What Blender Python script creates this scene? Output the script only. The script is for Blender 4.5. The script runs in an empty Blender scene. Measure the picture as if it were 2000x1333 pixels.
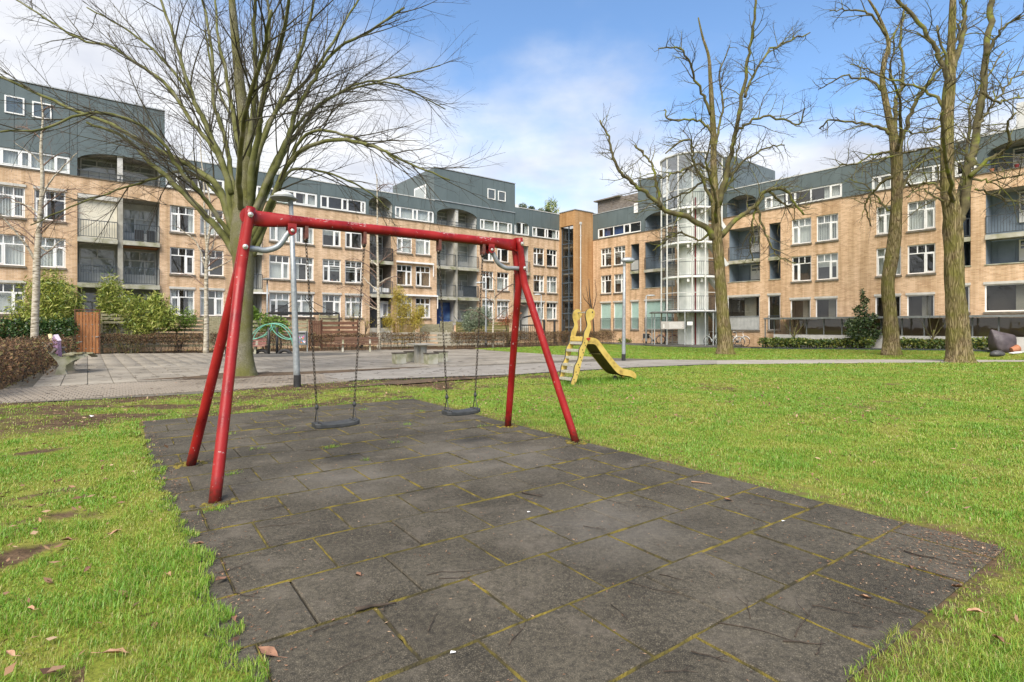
import bpy, bmesh, math, random
import numpy as np
from mathutils import Vector, Matrix
R = math.radians
SC = bpy.context.scene
COL = SC.collection
rnd = random.Random(7)

# ------------------------------------------------------------------ camera, sky, sun, exposure
H, F, CX, CY = 1.4, 1057.0, 1000.0, 638.0      # eye height, focal length and principal point of the photograph (2000 px wide)
cam_d = bpy.data.cameras.new('camera'); cam = bpy.data.objects.new('camera', cam_d); COL.objects.link(cam)
cam.location = (0, 0, H); cam.rotation_euler = (R(90), 0, 0)
cam_d.sensor_width = 36.0; cam_d.lens = F / 2000 * 36; cam_d.shift_y = -28.5 / 2000
cam_d.clip_end = 2000; cam_d.clip_start = 0.05
SC.camera = cam
SUN_EL, SUN_AZ = R(50), R(190)                  # azimuth clockwise from +Y: behind the camera, to its left
wld = bpy.data.worlds.new('World'); SC.world = wld; wld.use_nodes = True
def build_world():
    nt = wld.node_tree; nt.nodes.clear(); N = nt.nodes.new; L = nt.links.new
    out = N('ShaderNodeOutputWorld'); sky = N('ShaderNodeTexSky'); sky.sky_type = 'NISHITA'; sky.sun_disc = False
    sky.sun_elevation = SUN_EL; sky.sun_rotation = SUN_AZ; sky.air_density = 1.0; sky.dust_density = 0.6; sky.ozone_density = 2.0
    b1 = N('ShaderNodeBackground'); b1.inputs['Strength'].default_value = 0.056
    hs = N('ShaderNodeHueSaturation'); hs.inputs['Saturation'].default_value = 1.10; L(sky.outputs[0], hs.inputs['Color']); L(hs.outputs[0], b1.inputs['Color'])
    b2 = N('ShaderNodeBackground'); b2.inputs['Strength'].default_value = 0.265
    tc = N('ShaderNodeTexCoord'); sep = N('ShaderNodeSeparateXYZ'); L(tc.outputs['Generated'], sep.inputs[0])
    # flat cloud deck: project the direction on a plane above
    zz = N('ShaderNodeMath'); zz.operation = 'ADD'; zz.inputs[1].default_value = 0.22; L(sep.outputs['Z'], zz.inputs[0])
    zm = N('ShaderNodeMath'); zm.operation = 'MAXIMUM'; zm.inputs[1].default_value = 0.05; L(zz.outputs[0], zm.inputs[0])
    dx = N('ShaderNodeMath'); dx.operation = 'DIVIDE'; L(sep.outputs['X'], dx.inputs[0]); L(zm.outputs[0], dx.inputs[1])
    dy = N('ShaderNodeMath'); dy.operation = 'DIVIDE'; L(sep.outputs['Y'], dy.inputs[0]); L(zm.outputs[0], dy.inputs[1])
    cb = N('ShaderNodeCombineXYZ'); L(dx.outputs[0], cb.inputs[0]); L(dy.outputs[0], cb.inputs[1])
    n1 = N('ShaderNodeTexNoise'); n1.inputs['Scale'].default_value = 1.15; n1.inputs['Detail'].default_value = 7; n1.inputs['Roughness'].default_value = 0.52
    mp = N('ShaderNodeMapping'); mp.inputs['Location'].default_value = (1.3, 2.1, 0); L(cb.outputs[0], mp.inputs[0]); L(mp.outputs[0], n1.inputs['Vector'])
    # more cloud low down and towards the left, an open gap ahead
    e = N('ShaderNodeMapRange'); e.inputs['From Min'].default_value = 0.12; e.inputs['From Max'].default_value = 0.50
    e.inputs['To Min'].default_value = 0.34; e.inputs['To Max'].default_value = -0.10; L(sep.outputs['Z'], e.inputs['Value'])
    w = N('ShaderNodeMapRange'); w.inputs['From Min'].default_value = -0.55; w.inputs['From Max'].default_value = -0.05
    w.inputs['To Min'].default_value = 0.30; w.inputs['To Max'].default_value = -0.04; L(sep.outputs['X'], w.inputs['Value'])
    a1 = N('ShaderNodeMath'); a1.operation = 'ADD'; L(n1.outputs['Fac'], a1.inputs[0]); L(e.outputs[0], a1.inputs[1])
    a2 = N('ShaderNodeMath'); a2.operation = 'ADD'; L(a1.outputs[0], a2.inputs[0]); L(w.outputs[0], a2.inputs[1])
    m = N('ShaderNodeMapRange'); m.interpolation_type = 'SMOOTHSTEP'
    m.inputs['From Min'].default_value = 0.42; m.inputs['From Max'].default_value = 0.74; L(a2.outputs[0], m.inputs['Value'])
    m.inputs['To Max'].default_value = 0.96
    n2 = N('ShaderNodeTexNoise'); n2.inputs['Scale'].default_value = 2.2; n2.inputs['Detail'].default_value = 5; L(cb.outputs[0], n2.inputs['Vector'])
    cr = N('ShaderNodeValToRGB'); cr.color_ramp.elements[0].position = 0.34; cr.color_ramp.elements[0].color = (0.62, 0.645, 0.72, 1)
    cr.color_ramp.elements[1].position = 0.62; cr.color_ramp.elements[1].color = (0.95, 0.95, 0.95, 1)
    L(n2.outputs['Fac'], cr.inputs[0]); L(cr.outputs[0], b2.inputs['Color'])
    mx = N('ShaderNodeMixShader'); L(m.outputs[0], mx.inputs[0]); L(b1.outputs[0], mx.inputs[1]); L(b2.outputs[0], mx.inputs[2])
    L(mx.outputs[0], out.inputs[0])
build_world()
sun_d = bpy.data.lights.new('sun', 'SUN'); sun_d.energy = 1.5; sun_d.angle = R(42); sun_d.color = (1.0, 0.92, 0.78)
sun = bpy.data.objects.new('sun', sun_d); COL.objects.link(sun)
sun.rotation_euler = (math.pi/2 - SUN_EL, 0, -SUN_AZ + math.pi)
vs = SC.view_settings; vs.view_transform = 'Standard'; vs.look = 'None'; vs.exposure = 2.2; vs.gamma = 1.0; vs.use_curve_mapping = False

# ------------------------------------------------------------------ geometry of the place
eL = Vector((0.787, 0.617)); eR = Vector((-0.617, 0.787))       # along the long left block / away from us along the right block
uU = Vector((0.814, 0.581)); vV = Vector((0.581, -0.814))       # playground directions: to the right and away / to the right and near
B_L, A_R, A_T, B_T = 36.35, 36.3, 34.0, 34.3
def ss(a, b, x):
    t = min(1.0, max(0.0, (x - a) / (b - a))); return t * t * (3 - 2 * t)
def zg(x, y):
    a = .787 * x + .617 * y; b = -.617 * x + .787 * y
    return 0.22 * ss(-19, -6, -b) * ss(30.9, 32.9, a)
def g(px, py):                                   # photograph pixel on the ground -> world point
    z = 0.0
    for _ in range(12):
        Y = (H - z) * F / (py - CY); X = (px - CX) / F * Y; z = zg(X, Y)
    return Vector((X, Y, z))
def at(px, py, Y):                               # photograph pixel at a known distance -> world point
    return Vector(((px - CX) / F * Y, Y, H + (CY - py) / F * Y))
def uv(u, v, z=0.0):
    p = uU * u + vV * v; return Vector((p.x, p.y, z))
def ab(a, b, z=0.0):
    p = eL * a + eR * b; return Vector((p.x, p.y, z))
ANG_U = math.atan2(uU.y, uU.x); ANG_L = math.atan2(eL.y, eL.x); ANG_R = math.atan2(-eR.y, -eR.x)

# ------------------------------------------------------------------ materials
def lin(c):
    return tuple(((v/255)/12.92 if v/255 <= 0.04045 else ((v/255+0.055)/1.055)**2.4) for v in c) + (1,)
MATS = {}
def pm(name, stops, scale=6, detail=6, rough=0.6, bump=0.0, bscale=40, metal=0.0, spec=0.4, tint=False, coords='Object', stretch=(1,1,1), rvar=0.0, sub=0.0, back=None):
    """a surface: noise (or the piece's own tint value) through a colour ramp, plus fine bump"""
    m = bpy.data.materials.new(name); m.use_nodes = True; nt = m.node_tree; N = nt.nodes.new; L = nt.links.new
    p = nt.nodes['Principled BSDF']; p.inputs['Roughness'].default_value = rough; p.inputs['Metallic'].default_value = metal
    p.inputs['Specular IOR Level'].default_value = spec
    tc = N('ShaderNodeTexCoord'); mp = N('ShaderNodeMapping'); mp.inputs['Scale'].default_value = stretch; L(tc.outputs[coords], mp.inputs[0])
    n = N('ShaderNodeTexNoise'); n.inputs['Scale'].default_value = scale; n.inputs['Detail'].default_value = detail; L(mp.outputs[0], n.inputs['Vector'])
    cr = N('ShaderNodeValToRGB')
    k = len(stops)
    while len(cr.color_ramp.elements) < k: cr.color_ramp.elements.new(0.5)
    for i, s in enumerate(stops):
        if len(s) == 2: pos, c = s
        else: pos, c = (0.5 if k == 1 else 0.3 + 0.4 * i / (k - 1)), s
        if tint and len(s) != 2: pos = i / max(1, k - 1)
        cr.color_ramp.elements[i].position = pos; cr.color_ramp.elements[i].color = tuple(c)[:3] + (1,)
    if tint:
        at_ = N('ShaderNodeAttribute'); at_.attribute_name = 'tint'; L(at_.outputs['Fac'], cr.inputs[0])
    else:
        L(n.outputs['Fac'], cr.inputs[0])
    L(cr.outputs[0], p.inputs['Base Color'])
    if rvar:
        rm = N('ShaderNodeMapRange'); rm.inputs['To Min'].default_value = max(0.05, rough - rvar); rm.inputs['To Max'].default_value = min(1, rough + rvar)
        rm.inputs['From Min'].default_value = 0.3; rm.inputs['From Max'].default_value = 0.7
        L(n.outputs['Fac'], rm.inputs['Value']); L(rm.outputs[0], p.inputs['Roughness'])
    if bump:
        nb = N('ShaderNodeTexNoise'); nb.inputs['Scale'].default_value = bscale; nb.inputs['Detail'].default_value = 4; L(mp.outputs[0], nb.inputs['Vector'])
        b = N('ShaderNodeBump'); b.inputs['Strength'].default_value = bump; b.inputs['Distance'].default_value = 0.02
        L(nb.outputs['Fac'], b.inputs['Height']); L(b.outputs[0], p.inputs['Normal'])
    if sub:
        out = nt.nodes['Material Output']; tr = N('ShaderNodeBsdfTranslucent'); mx = N('ShaderNodeMixShader'); mx.inputs[0].default_value = sub
        L(cr.outputs[0], tr.inputs[0]); L(p.outputs[0], mx.inputs[1]); L(tr.outputs[0], mx.inputs[2]); L(mx.outputs[0], out.inputs[0])
    MATS[name] = m; return m
def bark_mat(name, crack, mid, light, moss, scale, depth, stretch=0.16, mossy=0.62):
    m = bpy.data.materials.new(name); m.use_nodes = True; nt = m.node_tree; N = nt.nodes.new; L = nt.links.new; p = nt.nodes['Principled BSDF']; p.inputs['Roughness'].default_value = 0.95; p.inputs['Specular IOR Level'].default_value = 0.15
    tc = N('ShaderNodeTexCoord'); mp = N('ShaderNodeMapping'); mp.inputs['Scale'].default_value = (1, 1, stretch); L(tc.outputs['Object'], mp.inputs[0])
    wn = N('ShaderNodeTexNoise'); wn.inputs['Scale'].default_value = scale * .5; wn.inputs['Detail'].default_value = 3; L(mp.outputs[0], wn.inputs['Vector'])
    wa = N('ShaderNodeVectorMath'); wa.operation = 'MULTIPLY_ADD'; wa.inputs[1].default_value = (.30, .30, .20); L(wn.outputs['Color'], wa.inputs[0]); L(mp.outputs[0], wa.inputs[2])
    v = N('ShaderNodeTexVoronoi'); v.feature = 'DISTANCE_TO_EDGE'; v.inputs['Scale'].default_value = scale; L(wa.outputs[0], v.inputs['Vector'])
    n = N('ShaderNodeTexNoise'); n.inputs['Scale'].default_value = scale * 2.2; n.inputs['Detail'].default_value = 6; L(mp.outputs[0], n.inputs['Vector'])
    h = N('ShaderNodeMapRange'); h.inputs['From Max'].default_value = 0.22; L(v.outputs['Distance'], h.inputs['Value'])
    hm = N('ShaderNodeMath'); hm.operation = 'MULTIPLY_ADD'; hm.inputs[1].default_value = 0.45; L(n.outputs['Fac'], hm.inputs[0]); L(h.outputs[0], hm.inputs[2])
    cr = N('ShaderNodeValToRGB'); e = cr.color_ramp.elements; e[0].position = 0.22; e[0].color = crack + (1,); e[1].position = 1.25 if False else 1.0; e[1].color = light + (1,); k = cr.color_ramp.elements.new(0.5); k.color = mid + (1,); L(hm.outputs[0], cr.inputs[0])
    n2 = N('ShaderNodeTexNoise'); n2.inputs['Scale'].default_value = 1.7; n2.inputs['Detail'].default_value = 7; L(tc.outputs['Object'], n2.inputs['Vector'])
    r2 = N('ShaderNodeMapRange'); r2.inputs['From Min'].default_value = mossy - .16; r2.inputs['From Max'].default_value = mossy + .12; r2.inputs['To Max'].default_value = .8; L(n2.outputs['Fac'], r2.inputs['Value'])
    mx = N('ShaderNodeMix'); mx.data_type = 'RGBA'; L(r2.outputs[0], mx.inputs['Factor']); L(cr.outputs[0], mx.inputs['A']); mx.inputs['B'].default_value = moss + (1,); L(mx.outputs['Result'], p.inputs['Base Color'])
    b = N('ShaderNodeBump'); b.inputs['Strength'].default_value = 1.0; b.inputs['Distance'].default_value = depth; L(hm.outputs[0], b.inputs['Height']); L(b.outputs[0], p.inputs['Normal']); MATS[name] = m
def c(*v): return lin(v)[:3]

def brick_mat(name, c1, c2, mortar, wash):
    m = bpy.data.materials.new(name); m.use_nodes = True; nt = m.node_tree; N = nt.nodes.new; L = nt.links.new
    p = nt.nodes['Principled BSDF']; p.inputs['Roughness'].default_value = 0.85; p.inputs['Specular IOR Level'].default_value = 0.2
    tc = N('ShaderNodeTexCoord'); sp = N('ShaderNodeSeparateXYZ'); L(tc.outputs['Object'], sp.inputs[0])
    ad = N('ShaderNodeMath'); ad.operation = 'ADD'; L(sp.outputs[0], ad.inputs[0]); L(sp.outputs[1], ad.inputs[1])
    cb = N('ShaderNodeCombineXYZ'); L(ad.outputs[0], cb.inputs[0]); L(sp.outputs[2], cb.inputs[1])
    b = N('ShaderNodeTexBrick'); b.inputs['Scale'].default_value = 1.0; b.inputs['Brick Width'].default_value = 0.22; b.inputs['Row Height'].default_value = 0.0625
    b.inputs['Mortar Size'].default_value = 0.006; b.inputs['Mortar Smooth'].default_value = 0.3; b.inputs['Bias'].default_value = 0.0
    b.inputs['Color1'].default_value = c1 + (1,); b.inputs['Color2'].default_value = c2 + (1,); b.inputs['Mortar'].default_value = mortar + (1,)
    L(cb.outputs[0], b.inputs['Vector'])
    n = N('ShaderNodeTexNoise'); n.inputs['Scale'].default_value = 0.55; n.inputs['Detail'].default_value = 6; L(tc.outputs['Object'], n.inputs['Vector'])
    cr = N('ShaderNodeValToRGB'); cr.color_ramp.elements[0].position = 0.35; cr.color_ramp.elements[0].color = wash + (1,)
    cr.color_ramp.elements[1].position = 0.62; cr.color_ramp.elements[1].color = (1, 1, 1, 1); L(n.outputs['Fac'], cr.inputs[0])
    mx = N('ShaderNodeMix'); mx.data_type = 'RGBA'; mx.blend_type = 'MULTIPLY'; mx.inputs['Factor'].default_value = 0.8
    L(b.outputs['Color'], mx.inputs['A']); L(cr.outputs[0], mx.inputs['B'])
    # rain streaks
    mp = N('ShaderNodeMapping'); mp.inputs['Scale'].default_value = (2.2, 2.2, 0.12); L(tc.outputs['Object'], mp.inputs[0])
    n2 = N('ShaderNodeTexNoise'); n2.inputs['Scale'].default_value = 1.2; n2.inputs['Detail'].default_value = 5; L(mp.outputs[0], n2.inputs['Vector'])
    c2_ = N('ShaderNodeValToRGB'); c2_.color_ramp.elements[0].position = 0.38; c2_.color_ramp.elements[0].color = (0.66, 0.62, 0.54, 1)
    c2_.color_ramp.elements[1].position = 0.55; c2_.color_ramp.elements[1].color = (1, 1, 1, 1); L(n2.outputs['Fac'], c2_.inputs[0])
    mx2 = N('ShaderNodeMix'); mx2.data_type = 'RGBA'; mx2.blend_type = 'MULTIPLY'; mx2.inputs['Factor'].default_value = 0.7
    L(mx.outputs['Result'], mx2.inputs['A']); L(c2_.outputs[0], mx2.inputs['B']); L(mx2.outputs['Result'], p.inputs['Base Color'])
    bp = N('ShaderNodeBump'); bp.inputs['Strength'].default_value = 0.5; bp.inputs['Distance'].default_value = 0.01; bp.invert = True
    L(b.outputs['Fac'], bp.inputs['Height']); L(bp.outputs[0], p.inputs['Normal'])
    MATS[name] = m; return m

def glass_mat(name, tint=(0.86, 0.88, 0.88), gloss=0.09):
    m = bpy.data.materials.new(name); m.use_nodes = True; nt = m.node_tree; N = nt.nodes.new; L = nt.links.new
    out = nt.nodes['Material Output']; nt.nodes.remove(nt.nodes['Principled BSDF'])
    t = N('ShaderNodeBsdfTransparent'); t.inputs[0].default_value = tint + (1,)
    gl = N('ShaderNodeBsdfGlossy'); gl.inputs['Roughness'].default_value = 0.02
    fr = N('ShaderNodeFresnel'); fr.inputs[0].default_value = 1.5
    n = N('ShaderNodeTexNoise'); n.inputs['Scale'].default_value = 1.4; bp = N('ShaderNodeBump'); bp.inputs['Strength'].default_value = 0.03; bp.inputs['Distance'].default_value = 0.05
    tc = N('ShaderNodeTexCoord'); L(tc.outputs['Object'], n.inputs['Vector']); L(n.outputs['Fac'], bp.inputs['Height']); L(bp.outputs[0], gl.inputs['Normal'])
    ad = N('ShaderNodeMath'); ad.operation = 'ADD'; ad.inputs[1].default_value = gloss; ad.use_clamp = True; L(fr.outputs[0], ad.inputs[0])
    ge = N('ShaderNodeNewGeometry'); iv = N('ShaderNodeMath'); iv.operation = 'SUBTRACT'; iv.inputs[0].default_value = 1.0; L(ge.outputs['Backfacing'], iv.inputs[1]); ff = N('ShaderNodeMath'); ff.operation = 'MULTIPLY'; L(ad.outputs[0], ff.inputs[0]); L(iv.outputs[0], ff.inputs[1])
    mx = N('ShaderNodeMixShader'); L(ff.outputs[0], mx.inputs[0]); L(t.outputs[0], mx.inputs[1]); L(gl.outputs[0], mx.inputs[2]); L(mx.outputs[0], out.inputs[0])
    MATS[name] = m; return m

brick_mat('brick', (0.69, 0.485, 0.315), (0.50, 0.325, 0.195), (0.66, 0.56, 0.44), (0.86, 0.82, 0.76))
brick_mat('brick_warm', (0.50, 0.295, 0.135), (0.42, 0.235, 0.10), (0.42, 0.31, 0.20), (0.78, 0.72, 0.65))
pm('cladding', [(0.088, 0.114, 0.117), (0.114, 0.144, 0.148)], scale=1.4, rough=0.38, bump=0.02, stretch=(1, 1, 0.35))
pm('cladding_gap', [(0.02, 0.03, 0.03)], rough=0.8)
pm('white_paint', [(0.72, 0.72, 0.70), (0.82, 0.82, 0.81)], scale=3, rough=0.45)
pm('grey_white', [(0.45, 0.46, 0.44), (0.58, 0.58, 0.56)], scale=3, rough=0.6)
pm('sill_stone', [(0.10, 0.09, 0.07), (0.20, 0.17, 0.13)], scale=8, rough=0.85)
pm('lintel', [(0.40, 0.39, 0.35), (0.55, 0.53, 0.49)], scale=4, rough=0.8)
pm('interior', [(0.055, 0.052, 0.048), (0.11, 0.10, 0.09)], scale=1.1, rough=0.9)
pm('curtain', [(0.70, 0.70, 0.66), (0.82, 0.82, 0.79)], scale=4, rough=0.9, stretch=(6, 6, 0.4))
pm('curtain_teal', [(0.40, 0.54, 0.50), (0.47, 0.61, 0.57)], scale=4, rough=0.9)
pm('curtain_blue', [(0.05, 0.09, 0.24), (0.08, 0.13, 0.32)], scale=4, rough=0.9, stretch=(6, 6, 0.4))
pm('curtain_tan', [(0.36, 0.25, 0.17), (0.46, 0.33, 0.23)], scale=4, rough=0.9, stretch=(6, 6, 0.4))
pm('concrete', [(0.24, 0.23, 0.19), (0.40, 0.38, 0.33)], scale=3, rough=0.9, bump=0.15, bscale=60)
pm('concrete_light', [(0.46, 0.45, 0.42), (0.58, 0.57, 0.54)], scale=2.5, rough=0.9, bump=0.1, bscale=50)
pm('concrete_mossy', [(0.16, 0.17, 0.08), (0.33, 0.32, 0.24), (0.42, 0.41, 0.36)], scale=2.6, rough=0.95, bump=0.3, bscale=60)
pm('blue_panel', [(0.17, 0.22, 0.28), (0.23, 0.285, 0.35)], scale=2, rough=0.5)
pm('rail_dark', [(0.035, 0.045, 0.052), (0.06, 0.07, 0.08)], scale=8, rough=0.5)
pm('metal_grey', [(0.30, 0.32, 0.33), (0.42, 0.44, 0.45)], scale=6, rough=0.5, metal=0.3)
pm('galvanised', [(0.24, 0.26, 0.27), (0.36, 0.385, 0.40)], scale=14, rough=0.5, metal=0.4, rvar=0.12, bump=0.05, bscale=60)
pm('dark_metal', [(0.015, 0.015, 0.016), (0.04, 0.04, 0.04)], scale=10, rough=0.5)
pm('roofing', [(0.10, 0.10, 0.10), (0.16, 0.16, 0.16)], scale=2, rough=0.9)
pm('red_paint', [(0.17, 0.009, 0.008), (0.27, 0.012, 0.011), (0.31, 0.017, 0.015)], scale=5, rough=0.30, rvar=0.12, bump=0.06, bscale=45, spec=0.5)
pm('red_worn', [(0.30, 0.02, 0.025), (0.50, 0.45, 0.42)], scale=30, rough=0.5)
pm('yellow_paint', [(0.30, (0.26, 0.18, 0.06)), (0.42, (0.52, 0.365, 0.088)), (0.62, (0.61, 0.45, 0.125))], scale=4.5, detail=9, rough=0.42, rvar=0.1)
pm('chute_under', [(0.05, 0.045, 0.01), (0.10, 0.085, 0.02)], scale=6, rough=0.6)
pm('rubber', [(0.025, 0.027, 0.028), (0.05, 0.052, 0.053)], scale=20, rough=0.6, bump=0.1, bscale=200)
pm('chain_metal', [(0.03, 0.025, 0.02), (0.12, 0.10, 0.08)], scale=60, rough=0.45, metal=0.8)
pm('steel', [(0.45, 0.43, 0.38), (0.62, 0.60, 0.55)], scale=20, rough=0.4, metal=0.7)
pm('alu_step', [(0.36, 0.34, 0.27), (0.50, 0.48, 0.42)], scale=15, rough=0.5, metal=0.2)
pm('wood_old', [(0.13, 0.12, 0.06), (0.26, 0.24, 0.15), (0.36, 0.33, 0.24)], scale=4, rough=0.9, stretch=(1, 1, 6), bump=0.2, bscale=30)
pm('wood_gate', [(0.30, 0.11, 0.035), (0.42, 0.19, 0.075)], scale=4, rough=0.75, stretch=(5, 5, 0.6), bump=0.15)
pm('wood_red', [(0.085, 0.038, 0.022), (0.155, 0.072, 0.042)], scale=5, rough=0.8, stretch=(1, 4, 4), bump=0.15)
pm('wood_bench', [(0.08, 0.04, 0.024), (0.155, 0.085, 0.052)], scale=5, rough=0.7, stretch=(0.6, 4, 4), bump=0.15)
pm('wood_pink', [(0.24, 0.10, 0.085), (0.34, 0.17, 0.14)], scale=5, rough=0.7, stretch=(0.6, 4, 4))
pm('wood_grey', [(0.12, 0.10, 0.085), (0.24, 0.21, 0.18)], scale=4, rough=0.9, stretch=(0.6, 4, 4), bump=0.1)
pm('purple_paint', [(0.30, 0.18, 0.31), (0.38, 0.25, 0.39)], scale=6, rough=0.6)
pm('cream_paint', [(0.44, 0.37, 0.20), (0.52, 0.45, 0.27)], scale=6, rough=0.6)
pm('green_paint', [(0.09, 0.30, 0.21), (0.16, 0.42, 0.32)], scale=12, rough=0.45)
pm('reed', [(0.40, 0.27, 0.05), (0.52, 0.38, 0.10)], scale=30, rough=0.9, stretch=(4, 4, 0.3))
pm('cover', [(0.045, 0.036, 0.042), (0.10, 0.082, 0.09)], scale=3, rough=0.5, bump=0.6, bscale=7)
pm('bag', [(0.03, 0.03, 0.035), (0.08, 0.08, 0.08)], scale=8, rough=0.5, bump=0.4, bscale=20)
pm('terracotta', [(0.32, 0.12, 0.06), (0.40, 0.17, 0.09)], scale=8, rough=0.8)
pm('blue_plastic', [(0.015, 0.05, 0.24), (0.03, 0.09, 0.34)], scale=4, rough=0.45)
pm('mural', [(0.015, 0.03, 0.10), (0.025, 0.06, 0.17), (0.09, 0.17, 0.30)], scale=1.6, rough=0.6)
pm('teal_plastic', [(0.04, 0.38, 0.36), (0.06, 0.45, 0.42)], scale=4, rough=0.45)
pm('red_plastic', [(0.36, 0.03, 0.02), (0.42, 0.05, 0.03)], scale=4, rough=0.45)
pm('tyre', [(0.016, 0.016, 0.016), (0.04, 0.04, 0.04)], scale=14, rough=0.75)
pm('pipe_red', [(0.16, 0.015, 0.018), (0.20, 0.02, 0.024)], scale=4, rough=0.5)
pm('bark_branch', [(0.030, 0.027, 0.017), (0.075, 0.068, 0.040)], scale=4, rough=0.95, bump=0.3, bscale=30)
pm('bark_limb', [(0.05, 0.052, 0.016), (0.115, 0.12, 0.035), (0.18, 0.17, 0.11)], scale=2.6, rough=0.95, bump=0.4, bscale=26)
pm('bark_twig', [(0.040, 0.032, 0.024), (0.075, 0.060, 0.046)], scale=4, rough=0.95)
bark_mat('bark_furrow', (0.045, 0.032, 0.016), (0.17, 0.125, 0.065), (0.26, 0.205, 0.12), (0.15, 0.145, 0.035), 13.0, 0.030, 0.11, 0.53)
bark_mat('bark_main', (0.09, 0.082, 0.055), (0.20, 0.185, 0.13), (0.30, 0.28, 0.21), (0.15, 0.15, 0.03), 26.0, 0.010, 1.0, 0.50)
pm('bark_moss', [(0.055, 0.045, 0.022), (0.11, 0.095, 0.045), (0.16, 0.18, 0.025)], scale=2.4, rough=0.98, bump=0.5, bscale=22)
pm('bark_birch', [(0.07, 0.06, 0.045), (0.30, 0.26, 0.19), (0.45, 0.41, 0.33), (0.50, 0.47, 0.40)], scale=7, rough=0.85, stretch=(0.7, 0.7, 3.2), bump=0.1)
pm('bark_birch_twig', [(0.10, 0.065, 0.05), (0.22, 0.15, 0.12)], scale=6, rough=0.95)
pm('leaf_bamboo', [(0.07, 0.12, 0.02), (0.21, 0.28, 0.045), (0.36, 0.40, 0.08), (0.48, 0.47, 0.15)], rough=0.5, tint=True, sub=0.25)
pm('leaf_ivy', [(0.014, 0.036, 0.012), (0.035, 0.08, 0.022), (0.075, 0.13, 0.03)], rough=0.4, tint=True, sub=0.12)
pm('leaf_ivy_yellow', [(0.02, 0.05, 0.014), (0.06, 0.11, 0.025), (0.16, 0.20, 0.04), (0.24, 0.22, 0.05)], rough=0.45, tint=True, sub=0.12)
pm('leaf_holly', [(0.014, 0.034, 0.012), (0.045, 0.08, 0.028), (0.13, 0.16, 0.06)], rough=0.35, tint=True, sub=0.1)
pm('leaf_beech', [(0.045, 0.028, 0.016), (0.12, 0.065, 0.035), (0.22, 0.12, 0.06), (0.14, 0.14, 0.045)], rough=0.8, tint=True, sub=0.15)
pm('leaf_rust', [(0.22, 0.075, 0.03), (0.42, 0.17, 0.08)], rough=0.8, tint=True, sub=0.15)
pm('leaf_yellow', [(0.30, 0.22, 0.03), (0.46, 0.36, 0.05), (0.50, 0.45, 0.10)], rough=0.6, tint=True, sub=0.25)
pm('leaf_olive', [(0.10, 0.14, 0.08), (0.20, 0.25, 0.16), (0.30, 0.34, 0.25)], rough=0.5, tint=True, sub=0.2)
pm('leaf_fresh', [(0.06, 0.12, 0.015), (0.14, 0.24, 0.03), (0.24, 0.34, 0.06)], rough=0.5, tint=True, sub=0.25)
pm('leaf_dead', [(0.07, 0.035, 0.02), (0.17, 0.09, 0.05), (0.30, 0.17, 0.10), (0.38, 0.27, 0.17)], rough=0.75, tint=True, sub=0.1)
pm('blade', [(0.40, 0.345, 0.15), (0.325, 0.375, 0.058), (0.215, 0.36, 0.036), (0.135, 0.29, 0.027), (0.285, 0.46, 0.078)], rough=0.42, tint=True, sub=0.38)
pm('moss', [(0.38, (0.040, 0.034, 0.018)), (0.50, (0.10, 0.082, 0.018)), (0.64, (0.19, 0.145, 0.024))], scale=6.5, detail=9, rough=1.0, bump=0.8, bscale=90)
pm('twig_wood', [(0.025, 0.019, 0.014), (0.07, 0.052, 0.038)], scale=30, rough=0.95, coords='Object')
pm('stick_pale', [(0.22, 0.13, 0.08), (0.32, 0.2, 0.12)], scale=30, rough=0.9)
pm('paper', [(0.75, 0.74, 0.72)], rough=0.7)
pm('daisy', [(0.78, 0.78, 0.74)], rough=0.7)
pm('clay_paver', [(0.155, 0.127, 0.097), (0.235, 0.20, 0.158), (0.29, 0.25, 0.205)], scale=2.2, rough=0.75, bump=0.2, bscale=50, rvar=0.15, coords='Generated')
glass_mat('glass'); glass_mat('glass_frost', (0.80, 0.83, 0.83), 0.30); glass_mat('glass_clear', (0.95, 0.97, 0.965), 0.0); glass_mat('glass_dark', (0.84, 0.83, 0.80), 0.04)

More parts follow.
